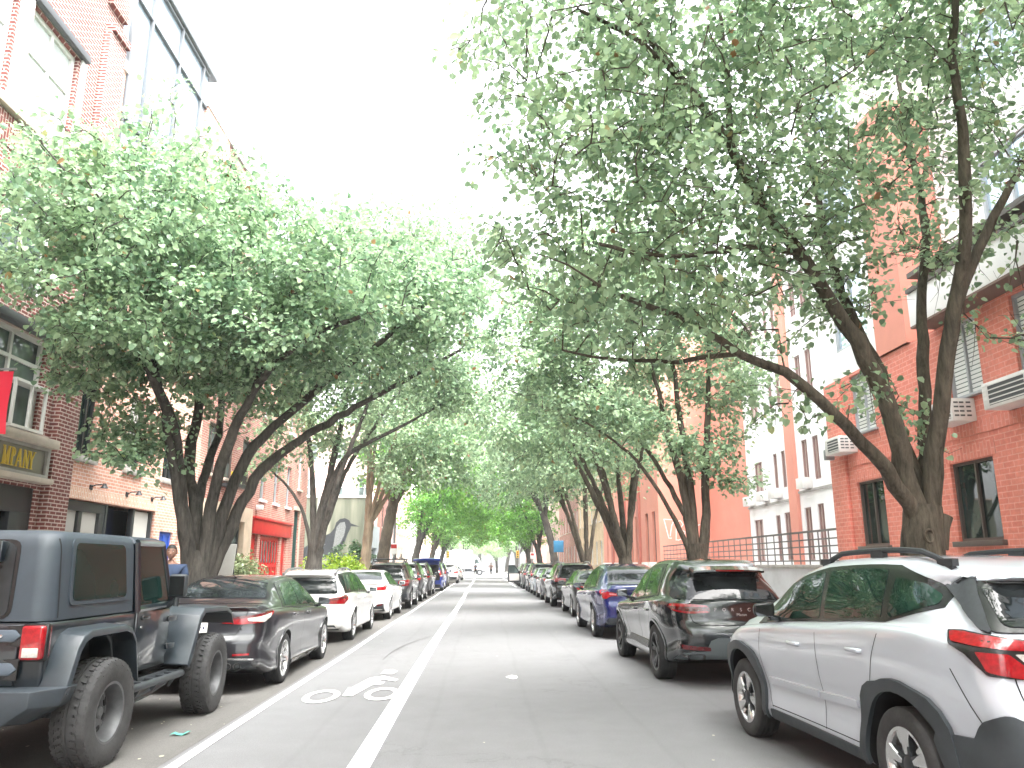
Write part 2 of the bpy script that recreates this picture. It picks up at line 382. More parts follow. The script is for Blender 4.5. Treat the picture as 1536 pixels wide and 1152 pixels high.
XL, XR = -4.95, 4.65            # kerb faces
FL, FR = -8.6, 8.5              # building lines
YE = 112.                       # the crossing street begins
def sheet(name, x0, x1, y0, y1, z, m, nx=1, ny=1):
    b = MB(); b.add([(x0,y0,z),(x1,y0,z),(x1,y1,z),(x0,y1,z)], [(0,1,2,3)])
    return struct(b.build(name, m))
sheet('ground', -170, 170, -40, 420, -.012, M['ground'])
sheet('road', XL-.02, XR+.02, -25, YE+.5, 0, M['asphalt'])
sheet('parking_strip', XL, -2.62, -25, 108, .004, M['asphalt_old'])
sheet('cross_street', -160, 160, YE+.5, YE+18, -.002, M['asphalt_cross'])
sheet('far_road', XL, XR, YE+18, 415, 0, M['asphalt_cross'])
for nm, x0, x1, kx0, kx1 in (('sidewalk', -30, XL-.16, XL-.16, XL), ('sidewalk', XR+.16, 30, XR, XR+.16)):
    for ya, yb in ((-25, YE-4), (YE+22, 300)):
        b = MB(); b.box(x0, x1, ya, yb, -.01, .135); struct(b.build(nm, M['sidewalk']))
        b = MB(); b.box(kx0, kx1, ya, yb, -.01, .14); struct(b.build('kerb', M['kerb'], bevel=.015))

# painted lines (thin sheets 4 mm above the asphalt)
def stripe(name, pts, w, z=.008, label=None):
    b = MB(); v = []
    for i, (x, y) in enumerate(pts):
        v += [(x-w/2, y, z), (x+w/2, y, z)]
    b.add(v, [(2*i, 2*i+1, 2*i+3, 2*i+2) for i in range(len(pts)-1)])
    return tag(b.build(name, M['road_paint'], norm=False), label, 'road marking', None, 'structure')
stripe('parking_lane_line', [(-2.5+.015*math.sin(y*.5), y) for y in range(-6, 109, 2)], .10, label='thin white line beside the parked cars at left')
stripe('bike_lane_line', [(-.99-.03*math.sin((y-6)*.16), y) for y in range(-6, 109, 2)], .185, label='wide white line between bike lane and travel lane')
stripe('edge_line', [(2.42, y) for y in range(58, 106, 3)], .13, label='faint white line along the far right parked cars')
for q in range(8):
    pass
def bike_symbol():
    b = MB(); z = .0085; zz = []
    def ring(cx, cy, ax, ay, w, n=36):
        v = []
        for i in range(n):
            a = 2*PI*i/n; v += [(cx+ax*math.cos(a), cy+ay*math.sin(a), z), (cx+(ax-w)*math.cos(a), cy+(ay-w*2.3)*math.sin(a), z)]
        b.add(v, [(2*i, 2*((i+1) % n), 2*((i+1) % n)+1, 2*i+1) for i in range(n)])
    ring(-2.0, 10.33, .215, .50, .075); ring(-1.27, 10.5, .215, .50, .075)
    P = lambda pts: (zz.append(1), b.add([(x, y, z+.0008*len(zz)) for x, y in pts], [tuple(range(len(pts)))]))
    P([(-1.72,10.3),(-1.62,10.32),(-1.50,11.2),(-1.36,11.3),(-1.36,11.55),(-1.55,11.5),(-1.62,11.0)])
    P([(-1.75,10.9),(-1.62,10.75),(-1.42,11.75),(-1.22,11.55),(-1.2,11.75),(-1.45,12.1),(-1.62,11.9)])
    P([(-1.74,10.32),(-1.64,10.32),(-1.70,11.0),(-1.78,11.0)])
    P([(-1.52,12.3),(-1.34,12.28),(-1.30,12.6),(-1.40,12.8),(-1.52,12.7)])
    return b
tag(bike_symbol().build('bike_lane_symbol', M['road_paint'], norm=False), 'worn white cyclist symbol painted in the bike lane', 'road marking', None, 'structure')
M['litter'] = mat('litter', (0.442,0.429,0.325), .8, noise=(3,.4))
M['litter_teal'] = mat('litter_teal', (.10,.36,.30), .6)
def litter():
    b = MB(); rr = random.Random(5)
    for i in range(300):
        if rr.random() < .8: x = rr.uniform(-4.8, -2.6)
        else: x = rr.choice([rr.uniform(-2.4, 2.4), rr.uniform(1.6, 4.5)])
        y = 5+rr.random()**2*50; s = rr.uniform(.006, .022); a = rr.random()*6
        v = []
        for k in range(5):
            t = a+2*PI*k/5; q = s*rr.uniform(.5, 1.4); v.append((x+q*math.cos(t)*.8, y+q*math.sin(t)*1.3, .011+rr.uniform(0, .006)))
        b.add(v, [(0,1,2,3,4)])
    return b.build('leaf_litter', M['litter'], norm=False)
tag(litter(), 'scattered pale leaf crumbs on the asphalt', 'litter', None, 'stuff')
def scrap():
    v = []; f = []
    for i in range(5):
        for j in range(3):
            v.append((-2.98+.035*i+.01*j, 8.05+.05*j+.012*i, .018+.012*math.sin(i*1.7+j)))
    for i in range(4):
        for j in range(2): f.append((i*3+j, (i+1)*3+j, (i+1)*3+j+1, i*3+j+1))
    b = MB(); b.add(v, f); return b.build('paper_scrap', M['litter_teal'], smooth=True)
tag(scrap(), 'crumpled teal wrapper lying between the slate jeep wheels', 'litter')
def puck(name, x, y, r, label):
    b = MB(); rr = random.Random(3); n = 11
    b.add([(x+r*math.cos(2*PI*k/n)*rr.uniform(.7,1.2), y+2.2*r*math.sin(2*PI*k/n)*rr.uniform(.7,1.2), .0065) for k in range(n)], [tuple(range(n))])
    return tag(b.build(name, M['road_paint'], norm=False), label, 'road marking', None, 'structure')
M['tar'] = mat('tar', (.035,.035,.036), .6)
def tar(pts, w):
    b = MB(); v = []
    for i, (x, y) in enumerate(pts):
        q = w*(.5+.5*math.sin(PI*i/(len(pts)-1))); v += [(x-q/2, y, .005), (x+q/2, y, .005)]
    b.add(v, [(2*i, 2*i+1, 2*i+3, 2*i+2) for i in range(len(pts)-1)]); return tag(b.build('tar_mark', M['tar'], norm=False), 'thin curved dark tar mark in the bike lane', 'road marking', None, 'structure')
tar([(-1.72+.16*(t-.1)**2*4, 14.1+4.4*t) for t in np.linspace(0, 1, 14)], .022)
puck('paint_spot', .44, 11.95, .085, 'small white paint blot in the middle of the road')

# ------------------------------------------------------------------ buildings, left side
FLT = Facade((FL,0,0), (0,1,0), (1,0,0))       # u = world y
def bld(name, label, x, y): return thing(name, label, 'building', (x, y, 0))

def building_maroon():
    B = bld('shop_building', 'dark maroon brick building with white windows and a company sign at the left edge', FL, 10)
    F = FLT
    ups = [(y0, y0+1.62, 9.72, 11.98) for y0 in (6.0, 8.0, 10.9, 13.02)]
    mids = [(y0, y0+1.62, 6.55, 8.7) for y0 in (6.0, 8.0, 10.9, 13.02)]
    lows = [(10.75, 12.6, 3.97, 5.85), (12.9, 14.95, 3.97, 5.85)]
    shop = [(8.4, 15.2, .25, 3.02)]
    mb = MB(); F.wall(mb, -45, 16.2, 0, 14.6, ups+mids+lows+shop, .22)  # lengthened out of view behind the camera to darken reflections
    mb.build('wall', M['brick_maroon'], B)
    p = MB(); F.box(p, 15.42, 16.18, 0, 13.3, .003, .16); F.box(p, 15.46, 16.18, 13.3, 13.5, .003, .24)
    F.box(p, 15.42, 16.18, 14.0, 14.6, .003, .12); p.build('pilaster', M['brick_maroon'], B, bevel=.01)
    c = MB()
    for u0, u1 in ((5.8, 9.8), (10.7, 12.72), (12.88, 14.85)): F.box(c, u0, u1, 12.0, 12.16, .004, .14)
    c.build('lintel', M['cornice_dark'], B, bevel=.01)
    s = MB(); F.box(s, 5.7, 14.95, 9.52, 9.7, .003, .13); s.build('sill_course', M['stone'], B, bevel=.012)
    s = MB(); F.box(s, 5.7, 15.4, 8.9, 9.5, .002, .02); s.build('brick_band', M['brick_maroon_soldier'], B)
    for u in (12.58, 14.70, 10.5):
        w = MB(); F.box(w, u, u+.36 if u < 14 else u+.2, 9.7, 12.0, .003, .05); w.build('mullion_post', M['frame_white'], B, bevel=.01)
    for h in ups:
        F.window(B, h, M['frame_white'], M['glass_white'], .16, .09, (.5,), (.62,))
    for h in mids: F.window(B, h, M['frame_white'], M['glass_mid'], .16, .09, (.5,), (.62,))
    for h in lows:
        w = F.window(B, h, M['frame_white'], M['glass_mid'], .14, .085, (.52,), (.72,))
    sh = MB(); F.box(sh, 13.85, 14.92, 3.99, 4.9, -.02, .10); 
    k = MB()
    for z in (4.02, 4.86): F.box(k, 13.9, 14.95, z, z+.05, -.1, .16)
    for u in (13.9, 14.42, 14.9): F.box(k, u, u+.05, 4.05, 4.87, .1, .15)
    k.build('window_guard', M['frame_white'], B)
    wp = MB(); F.box(wp, 12.6, 12.9, 3.95, 6.3, .003, .22); F.box(wp, 10.4, 10.74, 3.95, 6.3, .003, .2); wp.build('white_pier', M['frame_white'], B, bevel=.01)
    l = MB(); F.box(l, 8.2, 15.3, 3.78, 3.95, .003, .32); F.box(l, 8.2, 15.35, 3.10, 3.2, .003, .26); l.build('ledge', M['stone'], B, bevel=.015)
    l = MB(); F.box(l, 10.7, 15.2, 5.86, 6.02, .003, .2); l.build('lintel', M['cornice_dark'], B, bevel=.01)
    # sign board with raised serif letters
    sg = MB(); F.box(sg, 9.0, 15.15, 3.2, 3.78, .003, .16); sgo = sg.build('sign_board', M['sign_olive'], B, bevel=.01)
    fr = MB()
    F.box(fr, 9.0, 15.2, 3.2, 3.26, .16, .22); F.box(fr, 9.0, 15.2, 3.72, 3.78, .16, .22); F.box(fr, 15.1, 15.2, 3.26, 3.72, .16, .22)
    fr.build('sign_frame', M['stone_grey'], sgo, bevel=.008)
    lt = MB(); x = 13.78; H = .33; K = .56; zb = 3.325; d0, d1 = .16, .185
    def st(a, b_, w): # stroke between two points (u,z in letter units)
        (ua, za), (ub, zb2) = a, b_
        F.poly(lt, [(x+(ua-w/2)*K, zb+za), (x+(ua+w/2)*K, zb+za), (x+(ub+w/2)*K, zb+zb2), (x+(ub-w/2)*K, zb+zb2)], d0, d1)
    def serif(u, z, w=.11): F.box(lt, x+(u-w/2)*K, x+(u+w/2)*K, zb+z, zb+z+.018, d0, d1+.002)
    T, t = .052, .02
    # M
    st((.05,0),(.05,H),t); st((.05,H),(.17,0),T); st((.17,0),(.29,H),t); st((.31,0),(.31,H),T); serif(.05,0); serif(.31,0,.12); serif(.04,H-.018,.09); serif(.31,H-.018,.1)
    x += .45*K
    # P
    st((.05,0),(.05,H),T); serif(.05,0,.13); serif(.03,H-.018,.1)
    arc = [(.06+.13*math.cos(a), .245+.085*math.sin(a)) for a in np.linspace(PI/2, -PI/2, 11)]
    arci = [(.06+.085*math.cos(a), .245+.066*math.sin(a)) for a in np.linspace(PI/2, -PI/2, 11)]
    for i in range(10): F.poly(lt, [(x+arc[i][0]*K, zb+arc[i][1]), (x+arc[i+1][0]*K, zb+arc[i+1][1]), (x+arci[i+1][0]*K, zb+arci[i+1][1]), (x+arci[i][0]*K, zb+arci[i][1])], d0, d1)
    x += .29*K
    # A
    st((.0,0),(.13,H),t); st((.27,0),(.14,H),T); st((.06,.11),(.2,.11),t); F.box(lt, x+.05*K, x+.2*K, zb+.1, zb+.12, d0, d1); serif(0,0,.1); serif(.27,0,.13)
    x += .38*K
    # N
    st((.04,0),(.04,H),t); st((.04,H),(.27,0),T); st((.27,0),(.27,H),t); serif(.04,0); serif(.27,H-.018); serif(.03,H-.018,.08)
    x += .34*K
    # Y
    st((.13,0),(.13,.15),T); st((.13,.15),(.01,H),T); st((.13,.15),(.25,H),t); serif(.13,0,.12); serif(.0,H-.018,.12); serif(.25,H-.018,.1)
    lt.build('lettering', M['gold'], sgo)
    # shop front
    q = MB(); F.box(q, 8.4, 15.2, 2.55, 3.02, -.2, -.02); F.box(q, 14.55, 15.2, .2, 2.55, -.2, -.02); F.box(q, 8.4, 12.2, .2, .8, -.2, -.04)
    F.box(q, 12.1, 12.22, .25, 2.55, -.2, -.03); F.box(q, 10.2, 10.3, .25, 2.55, -.2, -.03); F.box(q, 12.22, 14.55, 1.95, 2.02, -.2, -.05); F.box(q, 13.35, 13.43, .25, 1.95, -.2, -.05)
    q.build('shop_front', M['paint_black'], B, bevel=.008)
    g = MB(); F.quad(g, 8.4, 14.6, .2, 2.6, -.17); g.build('shop_glass', M['glass_dark'], B)
    return B
building_maroon()

def flag():
    B = thing('wall_banner', 'red fabric banner hanging by the white windows at the left edge', 'banner', (FL, 12.4, 4))
    p = MB(); p.tube([(FL+.02,12.72,4.74), (FL+.84,12.72,4.76)], .02); p.build('pole', M['metal_grey'], B)
    v = []; f = []
    for i in range(13):
        for j in range(11):
            v.append((FL+.06+.74*j/10, 12.72+.05*math.sin(j*.9+i*.35)*(i/12), 4.72-1.05*i/12))
    for i in range(12):
        for j in range(10): f.append((i*11+j, i*11+j+1, (i+1)*11+j+1, (i+1)*11+j))
    b = MB(); b.add(v, f); b.build('cloth', M['flag_red'], B, smooth=True, ang=180)
flag()

def building_tan():
    B = bld('brick_building', 'tan brick building with dark garage opening and glass upper storeys', FL, 19.5)
    F = FLT; Y0, Y1 = 16.2, 23.6
    wins = [(16.42, 17.25, 3.86, 5.66), (18.78, 19.66, 3.86, 5.66), (21.0, 21.85, 3.86, 5.66)]
    wins2 = [(a, b, 6.7, 8.3) for a, b, *_ in wins]
    gar = [(16.28, 20.8, .14, 2.95)]
    door = [(21.22, 22.12, .14, 2.47)]
    mb = MB(); F.wall(mb, Y0, Y1, 0, 9.4, wins+wins2+gar+door, .2)
    mb.build('wall', M['brick_tan'], B)
    s = MB(); F.box(s, 16.3, 20.85, 2.96, 3.2, .002, .012); s.build('brick_lintel', M['brick_tan_soldier'], B)
    for i, h in enumerate(wins):
        F.window(B, h, M['frame_dark'], M['glass_dark'] if i != 1 else M['shade_cloth'], .17, .055, (.62,) if i != 1 else (), (), sill=M['stone_grey'], sillh=.13)
    for h in wins2: F.window(B, h, M['frame_dark'], M['glass_dark'], .17, .055, (.62,), (), sill=M['stone_grey'], sillh=.13)
    # garage opening: window bay, dark doorway, transom bay
    g = MB(); F.box(g, 16.28, 20.8, .1, 2.94, -.75, -.70); g.build('garage_recess', M['paint_black'], B)
    k = MB()
    F.box(k, 16.29, 18.2, 2.72, 2.93, -.16, -.05); F.box(k, 17.95, 18.2, .14, 2.72, -.16, -.05); F.box(k, 18.2, 18.28, .14, 2.94, -.16, -.03)
    F.box(k, 17.05, 17.22, 2.25, 2.72, -.15, -.06); F.box(k, 16.29, 17.95, 2.14, 2.26, -.16, -.05); F.box(k, 19.6, 19.7, .14, 2.94, -.16, -.03); F.box(k, 20.68, 20.79, .14, 2.94, -.16, -.05)
    F.box(k, 19.7, 20.68, 2.1, 2.2, -.16, -.05); F.box(k, 16.29, 17.95, .14, 1.2, -.16, -.06)
    k.build('garage_frame', M['frame_dark'], B, bevel=.006)
    for q in ((16.29, 17.05, 2.26, 2.72), (17.22, 17.95, 2.26, 2.72), (19.7, 20.68, 2.2, 2.9)):
        k = MB(); F.box(k, *q, -.14, -.12); k.build('frosted_pane', M['shade_cloth'], B)
    for q in ((16.29, 17.95, 1.2, 2.14), (19.7, 20.68, .3, 2.1)):
        k = MB(); F.box(k, *q, -.14, -.12); k.build('shop_glass', M['glass_dark'], B)
    k = MB(); F.box(k, 19.85, 20.5, 1.25, 2.0, -.118, -.112); k.build('notice', M['white_render'], B)
    k = MB(); F.box(k, 18.28, 19.6, .14, 2.94, -.6, -.5); k.build('dark_door', mat('navy_door', (.008,.012,.035), .4), B)
    # blue panelled door
    k = MB(); F.box(k, 21.23, 22.11, .14, 2.46, -.14, -.09); d = k.build('door', M['paint_blue'], B)
    k = MB()
    for u in (21.23, 21.64, 21.70, 22.03): F.box(k, u, u+.08 if u in (21.23, 22.03) else u+.05, .2, 2.44, -.09, -.06)
    for z in (.2, 1.1, 1.75, 2.36): F.box(k, 21.31, 22.03, z, z+.09, -.088, -.064)
    k.build('door_panel', M['paint_blue'], d, bevel=.006)
    # brick quoin strip right of the door
    k = MB()
    for i in range(34): F.box(k, 22.32 if i % 2 else 22.36, 22.5, .2+i*.15, .27+i*.15, .002, .014)
    k.build('quoin_strip', M['brick_old'], B)
    for u, z in ((17.3, 3.25), (19.05, 3.25), (20.5, 3.25)):
        q = MB(); q.tube([F.p(u,z,.0), F.p(u,z+.05,.12), F.p(u,z+.06,.28)], .014, 6); q.lathe([(.0,.05),(.035,.05),(.05,0),(.085,-.05),(.08,-.05),(.045,-.005),(0,.03)], tuple(F.p(u,z+.03,.3)), 'z', 14)
        q.box(FL, FL+.03, u-.05, u+.05, z-.06, z+.05); q.build('wall_lamp', M['frame_dark'], B, smooth=True)
    # upper storeys: pale curtain wall between brick piers
    k = MB(); F.wall(k, Y0, 16.58, 9.4, 13.0, (), .1); k.build('brick_pier', M['brick_tan'], B)
    k = MB(); F.box(k, 16.15, 16.62, 13.0, 13.25, -9, .06); k.build('coping', M['white_render'], B)
    k = MB(); F.box(k, 16.58, 21.55, 9.4, 16.4, -8.5, -.06); k.build('curtain_glass', M['glass_pale'], B)
    k = MB()
    for u in (16.6, 17.55, 19.32, 21.0): F.box(k, u, u+.08, 9.4, 16.4, -.06, .03)
    for z in (9.4, 11.95, 15.2, 16.3): F.box(k, 16.6, 21.5, z, z+.06, -.06, .025)
    F.box(k, 16.3, 21.9, 16.4, 16.52, -8.5, .10); k.build('curtain_frame', M['frame_slate'], B, bevel=.01)
    k = MB(); F.wall(k, 21.5, 23.6, 9.4, 15.3, (), .1, d=.05); k.build('brick_pier', M['brick_tan'], B)
    k = MB(); F.box(k, 21.45, 26.2, 15.3, 15.42, -3, .08); F.box(k, 22, 26.2, 15.95, 16.0, .02, .05)
    for u in (22.2, 23.5, 24.8, 26.1): F.box(k, u, u+.04, 15.42, 15.95, .02, .05)
    k.build('roof_railing', M['frame_grey'], B)
building_tan()

def building_stone():
    B = bld('brick_building', 'old brick building with sandstone shopfront behind the big left tree', FL, 26.5)
    F = FLT; Y0, Y1 = 23.6, 29.3
    shop = [(24.6, 28.4, .2, 3.08)]
    wins = [(a, a+.85, z, z+1.6) for z in (4.4, 7.4, 10.4, 13.0) for a in (24.2, 25.9, 27.7)]
    mb = MB(); F.wall(mb, Y0, Y1, 3.6, 15.28, wins, .15); mb.build('wall', M['brick_old'], B)
    mb = MB(); F.wall(mb, Y0, Y1, 0, 3.6, shop, .25, d=.06); mb.build('shop_surround', M['sand_stone'], B)
    for h in wins: F.window(B, h, M['frame_bronze'], M['glass_mid'], .13, .06, (), (.5,), sill=M['stone'])
    F.window(B, shop[0], M['frame_dark'], M['glass_mid'], .2, .09, (.25,.5,.75), (.72,), name='shop_window')
    k = MB(); F.box(k, 25.7, 26.9, 4.1, 4.22, .0, .5)
    for u in np.linspace(25.7, 26.86, 9): F.box(k, u, u+.03, 4.2, 4.75, .46, .49)
    F.box(k, 25.7, 26.9, 4.75, 4.79, .45, .5); k.build('planter_rack', M['frame_dark'], B)
    M['yellow'] = mat('yellow', (.62,.50,.02), .6)
    k = MB(); F.box(k, 26.0, 26.5, 4.3, 4.62, .2, .4); k.build('yellow_planter', M['yellow'], B, bevel=.02)
building_stone()

def building_red():
    B = bld('firehouse_building', 'red brick building with bright red garage doors', FL, 32.3)
    F = FLT; Y0, Y1 = 29.3, 35.6
    wins = [(a, a+.72, z, z+1.75) for z in (4.05, 7.3) for a in (30.2, 32.15, 34.2)]
    bay = [(30.7, 33.6, .14, 2.72), (29.55, 30.35, .14, 2.72), (33.95, 34.8, .14, 2.72)]
    mb = MB(); F.wall(mb, Y0, Y1, 0, 10.6, wins+bay, .22); mb.build('wall', M['brick_old'], B)
    for h in wins: F.window(B, h, M['frame_grey'], M['glass_mid'], .16, .06, (), (.5,), sill=M['white_render'])
    k = MB(); F.box(k, 29.5, 35.2, 2.74, 3.28, .003, .09); F.box(k, 29.4, 35.3, 3.28, 3.36, .003, .16); k.build('red_fascia', M['paint_red'], B, bevel=.012)
    k = MB(); F.box(k, 30.71, 33.59, .14, 2.71, -.18, -.1); d = k.build('garage_door', M['paint_red'], B)
    k = MB()
    for u in np.linspace(30.71, 33.5, 8): F.box(k, u, u+.09, .2, 2.7, -.1, -.07)
    for z in (.2, 1.5, 2.55): F.box(k, 30.75, 33.55, z, z+.12, -.1, -.065)
    k.build('door_batten', M['paint_red'], d)
    k = MB()
    for u in np.linspace(30.71, 33.5, 8)[:-1]: F.box(k, u+.12, u+.36, 1.68, 2.5, -.1, -.09)
    k.build('door_glass', M['glass_mid'], d)
    for a, b in ((29.56, 30.34), (33.96, 34.79)):
        k = MB(); F.box(k, a, b, .14, 2.71, -.18, -.1); F.box(k, a+.1, b-.1, .3, 1.2, -.1, -.08); F.box(k, a+.1, b-.1, 1.4, 2.5, -.1, -.08); k.build('side_door', M['paint_red'], B, bevel=.008)
    k = MB(); F.box(k, 29.2, 35.7, 10.6, 10.9, -9, .25); F.box(k, 29.25, 35.65, 10.2, 10.3, .003, .1); k.build('cornice', M['cornice_dark'], B, bevel=.02)
    k = MB(); F.box(k, 29.8, 30.0, 3.62, 3.8, .0, .25); k.build('wall_lamp', M['frame_white'], B, bevel=.02)
    G = bld('brick_building', 'narrow brick building with tall dark green door beside the bird mural lot', FL, 37)
    wins = [(36.2, 36.9, z, z+1.7) for z in (5.0, 8.0)]; dr = [(35.9, 36.8, .14, 4.0)]
    mb = MB(); F.wall(mb, 35.62, 38.2, 0, 11.5, wins+dr, .2); mb.build('wall', M['brick_old'], G)
    for h in wins: F.window(G, h, M['frame_white'], M['glass_mid'], .14, .06, (), (.5,), sill=M['stone'])
    k = MB(); F.box(k, 35.91, 36.79, .14, 3.99, -.12, -.06)
    for u in np.linspace(35.95, 36.7, 7): F.box(k, u, u+.03, .2, 3.95, -.06, -.045)
    k.build('door', M['paint_green'], G)
    k = MB(); F.box(k, 36.85, 37.0, .14, 4.2, .0, .06); F.box(k, 35.75, 37.0, 4.02, 4.2, .003, .08); k.build('door_trim', M['stone'], G)
building_red()

def mural_lot():
    B = thing('mural_wall', 'weathered concrete wall with a dark bird painted on it', 'wall', (-13, 56, 0))
    F = Facade((0,56,0), (1,0,0), (0,-1,0))
    k = MB(); F.box(k, -20, -8.3, 0, 6.25, -.4, 0); k.build('wall', M['mural_wall'], B)
    k = MB(); F.box(k, -20, -8.2, 6.25, 6.36, -.5, .08); k.build('coping', M['stone'], B)
    # bird, built as flat painted shapes
    body = [(-13.2,2.1),(-12.6,2.75),(-12.0,3.2),(-11.3,3.55),(-10.85,3.75),(-10.55,4.1),(-10.45,4.5),(-10.2,4.75),(-9.85,4.82),(-9.55,4.68),(-9.38,4.4),(-9.42,4.1),(-9.6,3.7),(-9.75,3.2),(-10.1,2.6),(-10.7,2.15),(-11.4,1.9),(-12.2,1.75)]
    k = MB(); F.poly(k, body, .001, .006); k.build('bird_painting', M['mural_dark'], B)
    k = MB(); F.poly(k, [(-9.42,4.45),(-8.75,4.22),(-9.4,4.25)], .001, .006)
    F.poly(k, [(-10.9,2.0),(-10.85,2.0),(-10.8,1.2),(-10.5,1.15),(-10.85,1.1)], .001, .006); F.poly(k, [(-11.4,1.9),(-11.35,1.9),(-11.3,1.15),(-11.0,1.1),(-11.4,1.05)], .001, .006)
    k.build('beak_and_legs', M['mural_dark'], B)
    k = MB(); F.poly(k, [(-10.4,4.2),(-10.15,4.5),(-9.85,4.55),(-9.75,4.2),(-9.85,3.6),(-10.15,2.95),(-10.6,2.7),(-10.5,3.4)], .006, .009); F.poly(k, [(-12.3,2.6),(-11.4,3.1),(-11.1,3.0),(-11.9,2.45)], .006, .009)
    k.build('bird_breast', M['mural_light'], B)
    k = MB(); k.lathe([(0,.012),(.1,.012),(.1,.0)], (-9.78,55.994,4.5), 'y', 14); k.build('bird_eye', M['paint_black'], B)
    P = bld('pink_building', 'pink rendered house front rising behind the bird mural', -14, 65.75)
    F2 = Facade((0,65.75,0), (1,0,0), (0,-1,0)); wins = [(a, a+1.1, z, z+1.5) for z in (7.2, 10.2) for a in (-17.5, -15.2, -12.9, -10.6)]
    mb = MB(); F2.wall(mb, -20, FL-.3, 0, 13.5, wins, .15); mb.build('wall', M['pink_render'], P)
    for h in wins: F2.window(P, h, M['frame_white'], M['glass_mid'], .12, .08, (.5,), (.5,), sill=M['white_render'])
    p = thing('downpipe', 'white vertical drainpipe at the corner of the mural lot', 'pipe', (FL-.1,41.5,0))
    k = MB(); k.tube([(FL-.1,41.5,0),(FL-.1,41.5,5.6)], .06, 10); k.build('pipe', M['frame_white'], p, smooth=True)
    k = MB()
    for z in (1.2, 2.8, 4.4): k.lathe([(.06,-.04),(.08,-.04),(.08,.04),(.06,.04)], (FL-.1,41.5,z), 'z', 10)
    k.build('bracket', M['metal_grey'], p)
    g = thing('grey_shed', 'grey corrugated shed with dark doorway behind the leaning sycamore', 'shed', (FL, 60, 0))
    k = MB(); FLT.wall(k, 57, 65.5, 0, 4.6, [(58.5, 60.2, .14, 2.9), (61.5, 64, .14, 2.9)], .3); k.build('wall', mat('shed_grey', (.26,.29,.31), .6, noise=(1,.15)), g)
    k = MB(); FLT.box(k, 58.5, 60.2, .14, 2.9, -.3, -.25); FLT.box(k, 61.5, 64, .14, 2.9, -.3, -.25); k.build('door', M['frame_dark'], g)
mural_lot()

def rowhouse(name, label, F, u0, u1, h, wm, frame, glass, nwin, floors, ground=None, cornice=None, sillm=None, stoop=False, ww=.9, z0=1.6, fh=3.1, wh=1.7):
    o = F.p((u0+u1)/2, 0); B = bld(name, label, o.x, o.y)
    holes = []; sp = (u1-u0)/nwin
    for f in range(floors):
        for i in range(nwin):
            c = u0+sp*(i+.5); z = z0+f*fh
            if stoop and f == 0 and i == nwin-1: holes.append((c-.55, c+.55, 1.1, 3.4, 'd'))
            else: holes.append((c-ww/2, c+ww/2, z, z+wh, 'w'))
    mb = MB(); F.wall(mb, u0, u1, 0, h, holes, .15); mb.build('wall', wm, B)
    for q in holes:
        if q[4] == 'w': F.window(B, q, frame, glass, .13, .07, (), (.5,), sill=sillm or M['stone'])
        else:
            k = MB(); F.box(k, q[0], q[1], q[2], q[3], -.15, -.1); k.build('door', M['frame_dark'], B)
            s = MB()
            for i in range(6): F.box(s, q[0]-.15, q[1]+.15, .13 if i == 0 else .0, 1.1-i*.17, .003+i*.28, .003+(i+1)*.28)
            s.build('stoop', M['brownstone'], B)
    k = MB(); F.box(k, u0-.02, u1+.02, h, h+.35, -.6, .35); F.box(k, u0, u1, h-.35, h, .003, .14)
    for u in np.arange(u0+.3, u1-.2, .7): F.box(k, u, u+.14, h-.25, h-.005, .14, .3)
    k.build('cornice', cornice or M['cornice_dark'], B)
    return B
rowhouse('row_house', 'dull red brownstone row house past the grey shed', FLT, 66, 73, 11.5, M['brownstone'], M['frame_dark'], M['glass_mid'], 3, 3, stoop=True)
rowhouse('row_house', 'cream painted row house on the left near the blue minivan', FLT, 73.05, 80, 12.5, M['pink_render'], M['frame_white'], M['glass_mid'], 3, 3, stoop=True)
rowhouse('row_house', 'pale stone row house on the left beyond the cream one', FLT, 80.05, 92, 13.5, M['sand_stone'], M['frame_white'], M['glass_mid'], 5, 4)
rowhouse('row_house', 'white corner building on the left at the far crossing', FLT, 92.05, 107, 14.5, M['white_render'], M['frame_dark'], M['glass_mid'], 6, 4)

# ------------------------------------------------------------------ buildings, right side
FRT = Facade((FR,0,0), (0,1,0), (-1,0,0))
def ac_unit(F, u0, u1, z0, z1, parent, out=.42):
    k = MB(); F.box(k, u0, u1, z0, z1, -.1, out); a = k.build('air_conditioner', M['ac_white'], parent, bevel=.012)
    k = MB(); F.box(k, u0+.05, u1-.16, z0+.05, z1-.05, out-.03, out+.004); k.build('grille_back', M['ac_dark'], a)
    k = MB()
    for z in np.linspace(z0+.06, z1-.07, 5): F.box(k, u0+.04, u1-.04, z, z+.018, out+.004, out+.014)
    F.box(k, u1-.16, u1-.13, z0+.04, z1-.04, out+.005, out+.016); k.build('grille_slat', M['ac_white'], a)
    k = MB()                                               # slatted side that faces the street's near end
    for z in np.linspace(z0+.08, z1-.09, 4):
        for dd in (.08, .2, .3): F.box(k, u0-.004, u0-.001, z, z+.03, dd, dd+.08)
    k.build('side_louvre', M['ac_dark'], a)

